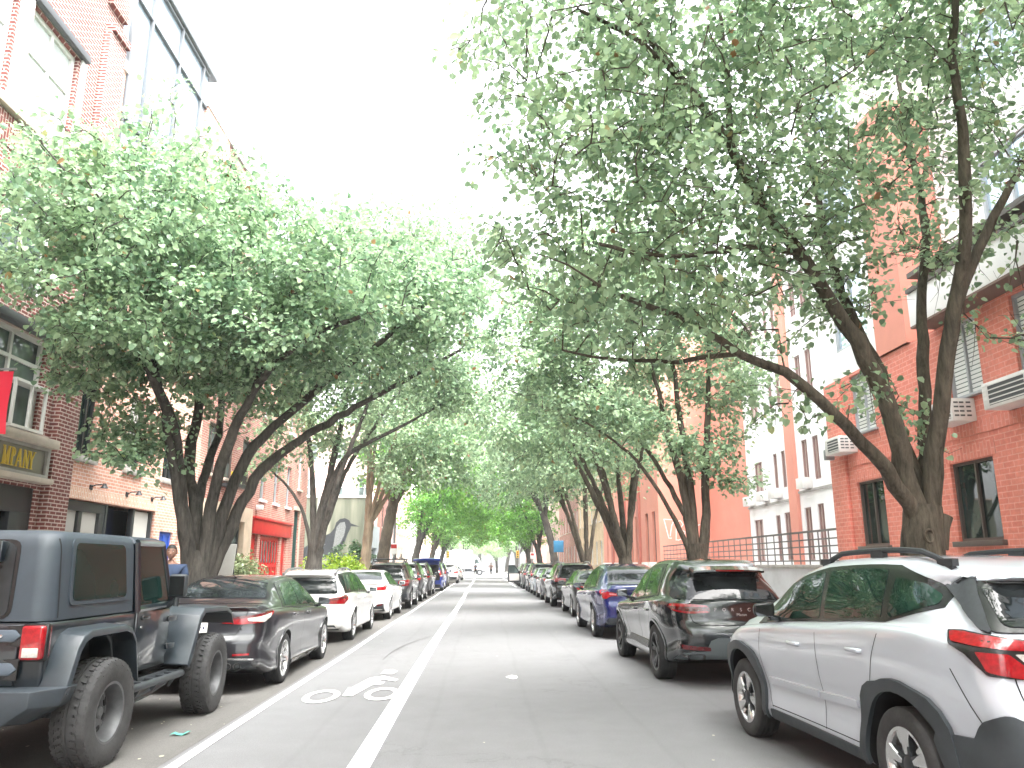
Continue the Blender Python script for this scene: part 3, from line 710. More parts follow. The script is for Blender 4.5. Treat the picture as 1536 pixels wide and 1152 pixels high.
def building_redbrick():
    B = bld('red_brick_building', 'red painted brick building with air conditioners under a white cornice at right', FR, 10)
    F = FRT
    low = [(5.2, 6.5, 2.0, 3.38), (8.6, 9.9, 2.0, 3.38), (12.58, 13.80, 2.0, 3.38), (16.22, 17.40, 2.0, 3.42)]
    up = [(5.6, 6.9, 4.5, 5.86), (8.6, 9.6, 4.5, 5.86), (10.6, 11.65, 4.5, 5.86), (12.55, 13.53, 4.5, 5.86), (16.25, 17.28, 4.5, 5.86)]
    mb = MB(); F.wall(mb, -45, 18.5, 0, 5.93, low+up, .16); mb.build('wall', M['brick_redpaint'], B)  # wall and storeys above run on unseen behind the camera, lengthened for darker reflections
    for i, h in enumerate(low): F.window(B, h, M['frame_bronze'], M['glass_dark'], .13, .05, (.5,), (), sill=M['frame_bronze'], sillh=.09)
    for h in up: F.window(B, h, M['frame_grey'], M['glass_mid'], .13, .05, (.5,), (), blinds=M['blind'], sill=M['frame_grey'], sillh=.05)
    for u0, u1, z0, z1 in ((12.85, 13.55, 4.02, 4.42), (10.95, 12.0, 4.03, 4.46), (17.2, 17.95, 4.1, 4.48), (8.8, 9.5, 4.02, 4.42)): ac_unit(F, u0, u1, z0, z1, B)
    s = MB()
    for a, b, *_ in low: F.box(s, a-.1, b+.1, 3.4 if a < 16 else 3.44, 3.66, .002, .012)
    F.box(s, 6.0, 17.6, 3.80, 4.02, .002, .02); s.build('brick_course', M['brick_redpaint_soldier'], B)
    # white fascia with a brown soffit
    k = MB(); F.box(k, -45, 13.75, 5.98, 6.62, -.3, .45); k.build('fascia', M['white_render'], B, bevel=.01)
    k = MB(); F.box(k, -45, 13.73, 5.935, 5.976, -.2, .46); k.build('soffit', M['soffit'], B)
    k = MB(); F.box(k, -4, 13.5, 6.85, 6.95, .05, .55); F.box(k, -4, 13.7, 6.62, 6.70, -.3, .5); k.build('cornice_rail', M['frame_bronze'], B)
    # set-back upper storeys
    ws = [(a, a+1.6, z, z+1.5) for z in (7.6, 10.4, 13.2) for a in (2.6, 5.6, 8.6, 11.6)]
    k = MB(); F.wall(k, -45, 14.55, 6.64, 16, ws, .12, d=-.9, back=8); k.build('upper_wall', M['white_panel'], B)
    for h in ws: F.window(B, h, M['frame_grey'], M['glass_pale'], .1, .06, (.5,), (), d=-.9)
    # tall red pier and the pale storeys left of it
    k = MB(); F.wall(k, 14.6, 15.8, 5.94, 11.4, (), .1, d=.06, back=2.0); k.build('tall_pier', M['red_render'], B)
    k = MB(); F.box(k, 14.6, 15.8, 10.3, 10.34, .06, .075); k.build('pier_joint', M['soffit'], B)
    ws = [(16.3, 17.9, z, z+1.7) for z in (6.6, 9.4, 12.2)]
    k = MB(); F.wall(k, 15.82, 18.5, 5.95, 15.0, ws, .12, d=-.05, back=8); k.build('upper_wall', M['white_panel'], B)
    for h in ws: F.window(B, h, M['frame_grey'], M['glass_pale'], .1, .06, (.5,), (), d=-.05)
    k = MB(); F.box(k, 17.75, 18.5, .0, 5.9, .002, .08); k.build('corner_pilaster', M['brick_redpaint'], B, bevel=.01)
    k = MB(); F.box(k, 18.2, 18.34, 4.05, 4.3, .08, .3); k.build('wall_lamp', M['metal_grey'], B, bevel=.02)
    return B
building_redbrick()

def building_white():
    X = 11.0; F = Facade((X,0,0), (0,1,0), (-1,0,0))
    B = bld('white_panel_building', 'white panel building with a red pilaster behind the ramp railing', X, 28)
    lo = [(30.55, 31.5, 1.75, 3.35), (28.7, 29.15, 1.75, 3.4), (27.75, 28.3, 1.75, 3.45), (25.9, 26.45, 1.75, 3.5), (24.9, 25.4, 1.75, 3.55), (22.6, 23.4, 1.75, 3.5), (20.2, 21.2, 1.75, 3.5)]
    hi = [(30.2, 31.1, 4.35, 5.6), (28.6, 29.0, 4.35, 5.7), (27.8, 28.2, 4.35, 5.7), (25.8, 26.3, 4.35, 5.8), (24.9, 25.4, 4.35, 5.8)]
    h3 = [(a, b, z+3.0, e+3.0) for a, b, z, e in hi] + [(a, b, z+5.9, e+5.9) for a, b, z, e in hi]
    k = MB(); F.wall(k, 18.5, 32.0, 0, 13.5, lo+hi+h3, .14, back=6); k.build('wall', M['white_panel'], B)
    for h in lo+hi+h3: F.window(B, h, M['frame_rose'], M['curtain_pink'], .11, .05, (.5,), ())
    k = MB(); F.box(k, 26.75, 27.45, 0, 13.5, .003, .12); k.build('red_pilaster', M['red_render'], B)
    k = MB(); F.box(k, 27.46, 32, 3.82, 3.9, .003, .07); F.box(k, 18.5, 26.7, 4.0, 4.08, .003, .07); k.build('ledge', M['stone_grey'], B)
    for a, z in ((31.2, 3.92), (29.6, 4.0), (28.3, 4.0), (25.6, 4.1)):
        k = MB(); F.box(k, a, a+.55, z, z+.36, .003, .35); k.build('air_conditioner', M['ac_white'], B, bevel=.01)
    D = bld('flat_red_building', 'smooth salmon red building with white graffiti on its end wall', 9.7, 40)
    k = MB(); F.wall(k, 32.02, 37.85, 0, 12.5, (), .1, back=5); k.build('end_wall', M['red_render'], D)
    w = []
    for a in (38.6, 40.3, 43.0, 44.6, 47.3, 49.0, 51.8, 53.4): w += [(a, a+.75, 1.75, 4.2), (a, a+.75, 6.0, 8.6), (a, a+.75, 9.3, 11.2)]
    k = MB(); FRT.wall(k, 37.8, 55.5, 0, 13, w, .22, back=8); k.build('wall', M['red_render'], D)
    for h in w: FRT.window(D, h, M['frame_dark'], M['glass_mid'], .2, .05, (), (.6,))
    for a in (38.5, 42.9, 47.2, 51.7):
        for b_ in (0, 1.65):
            k = MB(); FRT.box(k, a+.1+b_, a+.75+b_, 1.42, 1.72, .003, .3); k.build('air_conditioner', M['ac_white'], D, bevel=.01)
    for a in (42.2, 46.5, 51.0):
        k = MB(); FRT.box(k, a, a+.55, 0, 13, .003, .12); k.build('pilaster', M['red_dull'], D)
    # graffiti tag, sprayed line work on the wall that faces down the street
    FG = Facade((0,37.8,0), (1,0,0), (0,-1,0)); g = MB(); pt = lambda a, b_: FG.p(a, b_, .006)
    def spray(pts, w=.045):
        for (a, b_), (c, d) in zip(pts, pts[1:]):
            L = math.hypot(c-a, d-b_) or 1; nx, nz = -(d-b_)/L*w/2, (c-a)/L*w/2; ex, ez = (c-a)/L*w*.3, (d-b_)/L*w*.3
            FG.poly(g, [(a-nx-ex,b_-nz-ez), (a+nx-ex,b_+nz-ez), (c+nx+ex,d+nz+ez), (c-nx+ex,d-nz+ez)], .002, .006)
    s = 1.0
    spray([(8.75,3.75),(9.25,3.72)]); spray([(8.75,3.75),(8.95,2.85),(9.08,2.85)]); spray([(9.25,3.72),(9.12,3.45),(9.02,2.95)])
    spray([(9.3,2.75),(9.35,3.6),(9.55,3.7),(9.68,3.5),(9.5,3.3),(9.75,3.15),(9.7,2.85),(9.4,2.75),(9.3,2.8)])
    spray([(9.85,3.65),(10.05,3.7),(10.0,3.3),(9.85,3.25),(10.1,2.9),(9.9,2.75)])
    spray([(10.35,3.7),(10.3,2.8)]); spray([(10.2,3.4),(10.5,3.5)])
    a = np.linspace(0, 2*PI, 18); spray([(10.72+.2*math.cos(t), 3.05+.28*math.sin(t)) for t in a])
    spray([(10.52,3.1),(10.5,2.8),(10.62,2.75)])
    g.build('graffiti', mat('graffiti_white', (.72,.66,.62), .7), D)
    return B
building_white()
rowhouse('apartment_house', 'tan brick apartment house on the right past the red building', FRT, 55.6, 70, 15, M['yellow_brick'], M['frame_white'], M['glass_mid'], 6, 4)
rowhouse('apartment_house', 'old red brick apartment house on the right near the open car door', FRT, 70.1, 88, 16, M['brick_old'], M['frame_white'], M['glass_mid'], 7, 4)
rowhouse('apartment_house', 'pinkish corner apartment house on the right at the far crossing', FRT, 88.1, 107, 15, M['pink_render'], M['frame_dark'], M['glass_mid'], 7, 4)
rowhouse('row_house', 'far brick house across the crossing on the right', FRT, 136, 160, 13, M['brick_old'], M['frame_white'], M['glass_mid'], 8, 4)
rowhouse('row_house', 'far pale house across the crossing on the left', FLT, 136, 160, 13, M['pink_render'], M['frame_white'], M['glass_mid'], 8, 4)

def ramp():
    B = thing('ramp_wall', 'grey concrete ramp wall beside the right sidewalk', 'wall', (FR,27,0))
    k = MB(); k.box(FR, 10.95, 18.6, 37.6, 0, 1.5); k.build('retaining_wall', M['concrete'], B)
    k = MB(); k.box(FR-.05, FR+.25, 18.55, 37.65, 1.5, 1.6); k.build('coping', M['stone_grey'], B, bevel=.01)
    Rl = thing('ramp_railing', 'steel grid railing standing on the grey ramp wall', 'railing', (FR+.1,27,1.6))
    k = MB()
    for z in (1.68, 1.86, 2.04, 2.22, 2.42): k.box(FR+.08, FR+.11, 18.6, 37.5, z, z+(.036 if z < 2.4 else .055))
    k.build('rail', M['rail_steel'], Rl)
    for y in np.arange(18.65, 37.5, .62):
        k = MB(); k.box(FR+.065, FR+.079, y-.012, y+.045, 1.6, 2.44); k.build('post', M['rail_steel'], Rl)
    k = MB()
    for x in np.arange(FR+.2, FR+1.15, .09): k.box(x, x+.03, 18.62, 18.65, 1.62, 2.5)
    for z in (1.7, 2.4): k.box(FR+.12, FR+1.2, 18.655, 18.68, z, z+.05)
    k.build('end_gate', M['metal_grey'], Rl)
ramp()
# ------------------------------------------------------------------ cars
def pchip(pts):
    xs = np.array([p[0] for p in pts], float); ys = np.array([p[1] for p in pts], float)
    h = np.diff(xs); d = np.diff(ys)/h; n = len(xs); m = np.zeros(n)
    if n == 2: m[:] = d[0]
    else:
        for i in range(1, n-1):
            if d[i-1]*d[i] > 0:
                w1 = 2*h[i]+h[i-1]; w2 = h[i]+2*h[i-1]; m[i] = (w1+w2)/(w1/d[i-1]+w2/d[i])
        m[0] = d[0]; m[-1] = d[-1]
    def f(x):
        x = np.clip(np.asarray(x, float), xs[0], xs[-1]); i = np.clip(np.searchsorted(xs, x)-1, 0, n-2)
        t = (x-xs[i])/h[i]; t2 = t*t; t3 = t2*t
        return (2*t3-3*t2+1)*ys[i]+(t3-2*t2+t)*h[i]*m[i]+(-2*t3+3*t2)*ys[i+1]+(t3-t2)*h[i]*m[i+1]
    return f

def paint(name, col, metal=.0, rough=.32, flake=.1):
    m = mat(name, col, rough, metal, coat=1.0, coatr=.02, noise=(900, flake), spec=.5)
    nt = m.node_tree; b = nt.nodes['Principled BSDF']
    tc = nt.nodes.new('ShaderNodeTexCoord'); n = nt.nodes.new('ShaderNodeTexNoise'); n.inputs['Scale'].default_value = 2.2; n.inputs['Detail'].default_value = 2
    nt.links.new(tc.outputs['Object'], n.inputs['Vector'])
    bp = nt.nodes.new('ShaderNodeBump'); bp.inputs['Strength'].default_value = .02; bp.inputs['Distance'].default_value = .05   # faint sheet-metal ripple
    nt.links.new(n.outputs['Fac'], bp.inputs['Height']); nt.links.new(bp.outputs['Normal'], b.inputs['Coat Normal'])
    n2 = nt.nodes.new('ShaderNodeTexNoise'); n2.inputs['Scale'].default_value = 5; n2.inputs['Detail'].default_value = 7
    nt.links.new(tc.outputs['Object'], n2.inputs['Vector'])
    mr = nt.nodes.new('ShaderNodeMapRange'); mr.inputs['To Min'].default_value = .0; mr.inputs['To Max'].default_value = .12   # dust film
    nt.links.new(n2.outputs['Fac'], mr.inputs['Value']); nt.links.new(mr.outputs[0], b.inputs['Coat Roughness'])
    return m
M['car_black'] = mat('car_plastic', (.028,.033,.038), .55, noise=(40,.2), bump=(300,.08))
M['cladding'] = mat('cladding', (.034,.041,.047), .5, noise=(6,.18), bump=(350,.1))
M['car_void'] = mat('wheel_well', (.006,.006,.007), .9)
M['trim_black'] = mat('trim_black', (.012,.013,.014), .25)
M['rubber'] = mat('rubber', (.018,.019,.020), .75, noise=(18,.3), bump=(60,.1))
M['rubber_dusty'] = mat('rubber_dusty', (.040,.040,.041), .85, noise=(7,.35), bump=(45,.15))
M['chrome'] = mat('chrome', (.75,.75,.75), .12, metal=1.)
M['alloy'] = mat('alloy', (.62,.62,.62), .25, metal=.85)
M['alloy_dark'] = mat('alloy_dark', (.05,.055,.06), .35, metal=.6)
M['alloy_black'] = mat('alloy_black', (.015,.016,.018), .3, metal=.2)
M['brake'] = mat('brake_disc', (.16,.15,.14), .4, metal=.7)
M['lamp_red'] = mat('lamp_red', (.26,.003,.008), .12, coat=1., noise=(34,.35))
M['lamp_red_deep'] = mat('lamp_red_deep', (.09,.002,.005), .12, coat=1., noise=(34,.3))
M['lamp_white'] = mat('lamp_white', (.42,.41,.39), .1, coat=1., noise=(60,.25))
M['lamp_pink'] = mat('lamp_pink', (.36,.13,.14), .1, coat=1., noise=(30,.2))
M['plate'] = mat('plate', (.68,.68,.64), .4)
M['plate_ink'] = mat('plate_ink', (.02,.10,.06), .5)
M['plate_navy'] = mat('plate_ink_navy', (.03,.03,.10), .5)
def carglass(name, col, rough=.015):
    m = glassmat(name, col, rough, 3.0, .003, .4); return m
M['car_glass'] = carglass('car_glass', (.012,.03,.024))
M['jeep_glass'] = glassmat('jeep_glass', (.006,.016,.014), .03, .6, .004, .08)
M['car_glass_rear'] = carglass('car_glass_rear', (.02,.024,.026))
M['car_glass_green'] = carglass('car_glass_green', (.010,.030,.022))
M['mirror_glass'] = mat('mirror_glass', (.10,.105,.11), .03, metal=.9)
M['badge'] = mat('badge', (.6,.6,.6), .2, metal=.9)

class Body: pass
def loft(sp):
    S = Body(); L = sp['L']
    for k in ('hw', 'belt', 'top', 'rw', 'zb'): setattr(S, k, pchip(sp[k]))
    YR = pchip(sp['rear']); YF = pchip(sp['front']); ER, EF = sp.get('ER', .9), sp.get('EF', .9); rc = sp.get('rc', .16)
    ins = sp.get('inset', .055); flank = sp.get('flank', .0); lowh = sp.get('lowh', .35)
    tt = np.array([0,1,2,3,4,5,6,7,8,9,10,11,12,13,14,15,16.])
    sub = np.unique(np.concatenate([np.linspace(0, 3, 7), np.linspace(3, 7, 15), np.linspace(7, 12, 16), np.linspace(12, 16, 11)]))
    def section(y):
        w, zb, zt, zr, rw = float(S.hw(y)), float(S.belt(y)), float(S.top(y)), float(S.zb(y)), float(S.rw(y))
        g = max(zt-zb, .02); si = w-ins; H = zb-zr
        lr = lambda f: si+(rw-si)*f
        h = [0, .8*w, .93*w, .968*w, .962*w-flank, .992*w-flank*.5, w, .99*w, w-ins*.45, si, lr(.22), lr(.55), lr(.84), rw*.985, rw*.88, rw*.5, 0]
        z = [zr, zr, zr+.025, zr+.1, zr+H*lowh, zr+H*.58, zr+H*.78, zb-.05, zb-.008, zb+g*.03, zb+g*.28, zb+g*.58, zb+g*.82, zb+g*.915, zb+g*.972, zb+g*.996, zt]
        return pchip(list(zip(tt, h)))(sub), pchip(list(zip(tt, z)))(sub)
    rows = []
    kr, kf = sp.get('kr', .07), sp.get('kf', .10)
    def add_rear():
        out = []
        for sg in np.linspace(0, 1, 14)[1:]:
            yn = max(ER*(1-sg), .0); h, z = section(yn); yr = YR(z); y = ER-sg*(ER-yr-rc)
            out.append((h*(1-kr*sg**2.5), y, z))
        h, z = section(0.); yr = YR(z); h1 = h*(1-kr)
        for ph in np.linspace(0, PI/2, 7)[1:]:
            sc = 1-(rc*sp.get('rcx', 1.))/sp['W2']*(1-math.cos(ph)); out.append((h1*sc, yr+rc*(1-math.sin(ph)), z))
        return out[::-1]
    def add_front():
        out = []
        for sg in np.linspace(0, 1, 14)[1:]:
            yn = L-EF*(1-sg); h, z = section(min(yn, L)); yf = YF(z); y = (L-EF)+sg*(yf-rc-(L-EF))
            out.append((h*(1-kf*sg**2.2), y, z))
        h, z = section(L); yf = YF(z); h1 = h*(1-kf)
        for ph in np.linspace(0, PI/2, 7)[1:]:
            sc = 1-rc/sp['W2']*(1-math.cos(ph)); out.append((h1*sc, yf-rc*(1-math.sin(ph)), z))
        return out
    rows = add_rear()
    for y in np.linspace(ER, L-EF, sp.get('nmid', 64)):
        h, z = section(y); rows.append((h, np.full_like(h, y), z))
    rows += add_front()
    nv = len(sub); nr = len(rows); V = []; F = []; MI = []
    kclad = sp.get('clad', 0)                       # rail parameter below which the flank is bare plastic
    for h, y, z in rows:
        for i in range(nv): V.append((h[i], y[i], z[i]))
        for i in range(nv): V.append((-h[i], y[i], z[i]))
    for r in range(nr-1):
        for i in range(nv-1):
            mi = 1 if (sub[i+1] <= max(2, kclad)+1e-6) else 0
            a, b_ = r*2*nv+i, (r+1)*2*nv+i
            F.append((a, a+1, b_+1, b_)); MI.append(mi)
            a, b_ = a+nv, b_+nv; F.append((a, b_, b_+1, a+1)); MI.append(mi)
    for r, sgn, cr in ((0, -1, sp.get('crown', .06)), (nr-1, 1, .12)):
        h, y, z = rows[r]; n = 14; base = len(V)
        for i in range(nv):
            for j in range(n+1):
                f = 1-2*j/n; V.append((h[i]*f, y[i]+sgn*cr*(1-f*f)*min(1, h[i]/.4), z[i]))
        for i in range(nv-1):
            mi = 1 if (sub[i+1] <= max(2, sp.get('cladr', kclad))+1e-6) else 0
            for j in range(n):
                a = base+i*(n+1)+j; q = (a, a+1, a+n+2, a+n+1); F.append(q if sgn < 0 else q[::-1]); MI.append(mi)
    bm = bmesh.new(); vs = [bm.verts.new(v) for v in V]
    for q, mi in zip(F, MI):
        try: f = bm.faces.new([vs[k] for k in q]); f.material_index = mi
        except ValueError: pass
    bmesh.ops.remove_doubles(bm, verts=bm.verts, dist=.0006); bmesh.ops.dissolve_degenerate(bm, edges=bm.edges, dist=.0003)
    bmesh.ops.recalc_face_normals(bm, faces=bm.faces)
    S.bvh = BVHTree.FromBMesh(bm); S.bm = bm; S.sp = sp
    return S

def finish_body(S, parent, mats):
    sp = S.sp; me = bpy.data.meshes.new('body')
    for f in S.bm.faces: f.smooth = True
    S.bm.to_mesh(me); S.bm.free()
    for m in mats: me.materials.append(m)
    o = link('body', me)
    cut = MB(); ra = sp['arch']; zw = sp['wr']
    for y in sp['axles']:
        for s in (1, -1):
            x0, x1 = s*(sp['W2']-.36), s*(sp['W2']+.4)
            cut.lathe([(0, x0), (ra, x0), (ra, x1), (0, x1)], (0, y, zw+sp.get('archdz', .0)), 'x', 40)
    c = cut.build('cutter', [mats[0]]); bm = bmesh.new(); bm.from_mesh(c.data); bmesh.ops.remove_doubles(bm, verts=bm.verts, dist=1e-4); bmesh.ops.recalc_face_normals(bm, faces=bm.faces); bm.to_mesh(c.data); bm.free()
    md = o.modifiers.new('b', 'BOOLEAN'); md.operation = 'DIFFERENCE'; md.object = c; md.solver = 'EXACT'
    dg = bpy.context.evaluated_depsgraph_get(); me2 = bpy.data.meshes.new_from_object(o.evaluated_get(dg))
    o.modifiers.clear(); o.data = me2; bpy.data.meshes.remove(me)
    cm = c.data; bpy.data.objects.remove(c); bpy.data.meshes.remove(cm)
    me2.materials.clear()
    for m in mats: me2.materials.append(m)
    for p in me2.polygons:
        ctr = p.center
        for y in sp['axles']:
            r = math.hypot(ctr.y-y, ctr.z-zw-sp.get('archdz', 0))
            if r < ra+.004 and abs(ctr.x) < sp['W2']+.02 and (abs(p.normal.x) > .9 and abs(ctr.x) < sp['W2']-.3 or (p.normal.y*(y-ctr.y)+p.normal.z*(zw-ctr.z)) > .6*ra): p.material_index = 2
        p.use_smooth = True
    me2.set_sharp_from_angle(angle=R(38))
    o.parent = parent
    return o

def P_side(s): return lambda a, b: (Vector((2.5*s, a, b)), Vector((-s, 0, 0)))
def P_rear(): return lambda a, b: (Vector((a, -2, b)), Vector((0, 1, 0)))
def P_front(): return lambda a, b: (Vector((a, 8, b)), Vector((0, -1, 0)))
def P_top(): return lambda a, b: (Vector((a, b, 4)), Vector((0, 0, -1)))
def P_corner(s, el=0.):          # diagonal projection on the rear corner: a measured along the diagonal, b = z
    q = 1/math.sqrt(2)
    return lambda a, b: (Vector((s*(a*q+3*q), a*q-3*q, b)), Vector((-s*q, q, 0)))
def csx(x, y=0.): return (abs(x)+y)/math.sqrt(2)   # diagonal coordinate of the point (|x|, y)

def rnd(pts, r, n=4):
    out = []; k = len(pts)
    for i in range(k):
        p0, p1, p2 = [Vector(pts[(i+j) % k]) for j in (-1, 0, 1)]
        a, b = p0-p1, p2-p1; rr = min(r, a.length*.45, b.length*.45)
        A, B = p1+a.normalized()*rr, p1+b.normalized()*rr
        for t in np.linspace(0, 1, n+1):
            out.append(tuple((A*(1-t)+p1*t)*(1-t)+(p1*(1-t)+B*t)*t))
    return out
def patch(S, proj, pts, off=.004, step=.055, lip=True, grow=0.):
    pts = [Vector(p) for p in pts]; B = []
    for i in range(len(pts)):
        a, b = pts[i], pts[(i+1) % len(pts)]; n = max(1, int((b-a).length/step+.999))
        for t in range(n):
            q = a+(b-a)*t/n
            if not B or (q-B[-1]).length > 1e-5: B.append(q)
    xs = [p.x for p in B]; ys = [p.y for p in B]; co = list(B); ed = [(i, (i+1) % len(B)) for i in range(len(B))]
    for x in np.arange(min(xs)+step*.5, max(xs), step):
        for y in np.arange(min(ys)+step*.5, max(ys), step): co.append(Vector((x, y)))
    V, E, Fc, *_ = delaunay_2d_cdt(co, ed, [], 1, 1e-5)
    v = []; base = []; ok = []
    for p in V:
        o, d = proj(p.x, p.y); h = S.bvh.ray_cast(o, d)
        if h[0] is None: v.append(o+d*3); base.append(o+d*3); ok.append(False); continue
        n = h[1]
        if n.dot(d) > 0: n = -n
        v.append(h[0]+n*off); base.append(h[0]-n*.004); ok.append(True)
    f = []
    for q in Fc:
        if all(ok[i] for i in q): f.append(tuple(q))
    cnt = {}
    for q in f:
        for i in range(len(q)):
            e = (q[i], q[(i+1) % len(q)]); cnt[tuple(sorted(e))] = cnt.get(tuple(sorted(e)), 0)+1
    k = len(v); rim = {}
    vv = list(v); ff = list(f)
    if lip:
        for q in f:
            for i in range(len(q)):
                a, b = q[i], q[(i+1) % len(q)]
                if cnt[tuple(sorted((a, b)))] == 1:
                    for t in (a, b):
                        if t not in rim: rim[t] = len(vv); vv.append(base[t])
                    ff.append((b, a, rim[a], rim[b]))
    used = sorted({i for q in ff for i in q}); mp = {a: i for i, a in enumerate(used)}
    return [vv[i] for i in used], [tuple(mp[i] for i in q) for q in ff]
def decal(S, parent, name, proj, pts, off, m, step=.055, lip=True, smooth=True, extra=None):
    b = MB(); v, f = patch(S, proj, pts, off, step, lip); b.add(v, f)
    if extra:
        for pr2, p2, o2 in extra:
            v, f = patch(S, pr2, p2, o2, step, lip); b.add(v, f)
    return b.build(name, m, parent, smooth=True, ang=62, world=False)
def seam_into(S, b, proj, line, w=.007, off=.0015):
    P = []
    for i in range(len(line)-1):
        a, c = Vector(line[i]), Vector(line[i+1]); n = max(1, int((c-a).length/.05))
        P += [a+(c-a)*t/n for t in range(n)]
    P.append(Vector(line[-1])); v = []
    for i, p in enumerate(P):
        t = (P[min(i+1, len(P)-1)]-P[max(i-1, 0)]).normalized(); nrm = Vector((-t.y, t.x))
        for s in (1, -1):
            q = p+nrm*s*w/2; o, d = proj(q.x, q.y); h = S.bvh.ray_cast(o, d)
            if h[0] is None: return
            n = h[1] if h[1].dot(d) < 0 else -h[1]; v.append(h[0]+n*off)
    b.add(v, [(2*i, 2*i+1, 2*i+3, 2*i+2) for i in range(len(P)-1)])

# wheels ----------------------------------------------------------------------
WC = {}
def wheel_meshes(r, w, rim, style):
    key = (r, w, rim, style)
    if key in WC: return WC[key]
    T = MB(); q = min(.045, (r-rim)*.4)
    prof = [(rim-.012, -w*.40), (rim+.012, -w*.46), (rim+(r-rim)*.5, -w*.5), (r-q*.5, -w*.475), (r-q*.12, -w*.42), (r, -w*.34), (r, -w*.2), (r-.008, -w*.195), (r-.008, -w*.165), (r, -w*.16),
            (r, -w*.02), (r-.008, -w*.015), (r-.008, w*.015), (r, w*.02), (r, w*.16), (r-.008, w*.165), (r-.008, w*.195), (r, w*.2), (r, w*.34), (r-q*.12, w*.42), (r-q*.5, w*.475), (r-q*1.0, w*.492), (rim+(r-rim)*.5, w*.5), (rim+(r-rim)*.42, w*.497), (rim+.012, w*.46), (rim-.012, w*.40)]
    T.lathe(prof, n=56)
    if style == 'steel':                              # chunky all-terrain blocks
        nb = 44
        for k in range(nb):
            a = 2*PI*k/nb
            for sx, da in ((1, 0), (-1, PI/nb)):
                for (x0, x1, rr, ww) in ((.30, .47, .006, .55), (.10, .27, .010, .66)):
                    v = []
                    for xx, sk in ((x0, -.12), (x1, .12)):
                        for t in (-1, 1):
                            aa = a+da+(t*ww*.5+sk)*2*PI/nb
                            rr2 = r+rr if xx < .4 else r-.012
                            for rad in (r-.02 if xx < .4 else r-.035, rr2): v.append((sx*w*xx, rad*math.cos(aa), rad*math.sin(aa)))
                    T.add(v, [(1,3,7,5),(0,1,5,4),(2,6,7,3),(0,2,3,1),(4,5,7,6)])
            for sx in (1, -1):                        # shoulder lugs
                if k % 2: continue
                v = []
                for t in (-1, 1):
                    aa = a+t*.35*2*PI/nb
                    for rad, xx in ((r-.02, .47), (r-.055, .505), (r-.06, .48)): v.append((sx*w*xx, rad*math.cos(aa), rad*math.sin(aa)))
                T.add(v, [(0,1,4,3),(1,2,5,4),(0,2,1),(3,4,5)])
    else:
        pass
    def mk(b, nm, ms, **k):
        o = b.build(nm, ms, None, **k); me = o.data; bpy.data.objects.remove(o); return me
    tyre = mk(T, 'tyre', [M['rubber_dusty'] if style in ('steel', 'turbine') else M['rubber']], smooth=True, ang=30)
    D = MB(); xo = w*.42
    # barrel
    D.lathe([(rim-.014, -w*.4), (rim-.03, -w*.3), (rim-.045, w*.1), (rim-.022, w*.38), (rim-.014, w*.44), (rim+.006, w*.45), (rim+.008, w*.43)], n=48, m=0)
    D.lathe([(0, -w*.12), (rim*.68, -w*.12), (rim*.68, -w*.06), (0, -w*.06)], n=36, m=2)
    D.lathe([(0, -w*.15), (rim-.03, -w*.15)], n=36, m=3)
    def blade(a0, r0, r1, w0, w1, x0, x1, th=.03, m=0, tw=0.):
        u = Vector((0, math.cos(a0), math.sin(a0))); v = Vector((0, -math.sin(a0), math.cos(a0))); X = Vector((1,0,0)); P = []
        for rr, ww, xx, sh in ((r0, w0, x0, 0), ((r0+r1)/2, (w0+w1)/2, (x0+x1)/2+.004, tw*.5), (r1, w1, x1, tw)):
            for sx in (0, -th):
                for t in (-1, 1): P.append(u*rr+v*(t*ww/2*(1 if sx == 0 else 1.25)+sh)+X*(xx+sx))
        D.add(P, [(0,1,5,4),(4,5,9,8),(2,6,7,3),(6,10,11,7),(0,4,6,2),(4,8,10,6),(1,3,7,5),(5,7,11,9),(0,2,3,1),(8,9,11,10)], m)
    if style == 'steel':
        D.lathe([(0, w*.02), (.06, w*.02), (.075, .0), (rim*.5, -w*.02), (rim*.62, w*.06), (rim*.8, w*.0), (rim*.93, w*.1), (rim*.97, w*.3)], n=48, m=0)
        D.lathe([(.0, w*.2), (.034, w*.2), (.045, w*.16), (.05, w*.0)], n=20, m=0)
        for k in range(5):
            a = 2*PI*k/5; D.lathe([(0, w*.07), (.011, w*.07), (.013, -.01)], (0, .063*math.cos(a), .063*math.sin(a)), n=8, m=1)
        for k in range(8):
            a = 2*PI*k/8; blade(a, rim*.56, rim*.74, .05, .06, w*.055, w*.035, .01, 3)
        D.lathe([(rim*.9, w*.33), (rim*.94, w*.34), (rim*.955, w*.30)], n=48, m=0)
    elif style == 'turbine':                         # Y spokes, machined faces over black
        for k in range(5):
            a = 2*PI*k/5+.3
            blade(a, .05, rim*.62, .075, .06, xo-.012, xo-.002, .035, 1)
            blade(a-.30, rim*.30, rim*.985, .055, .05, xo-.02, xo-.004, .03, 1, .03)
            blade(a, rim*.30, rim*.985, .025, .095, xo-.004, xo+.004, .012, 0, -.02)
            blade(a+.32, rim*.62, rim*.985, .02, .05, xo-.01, xo+.0, .012, 0, -.03)
        D.lathe([(rim*.955, xo-.03), (rim*.965, xo+.004), (rim*1.0, xo+.006)], n=48, m=0)
        D.lathe([(0, xo-.0), (.03, xo-.0), (.06, xo-.012), (.075, xo-.045)], n=24, m=1)
    else:
        face = 1 if style in ('five_black', 'ten_black') else 0
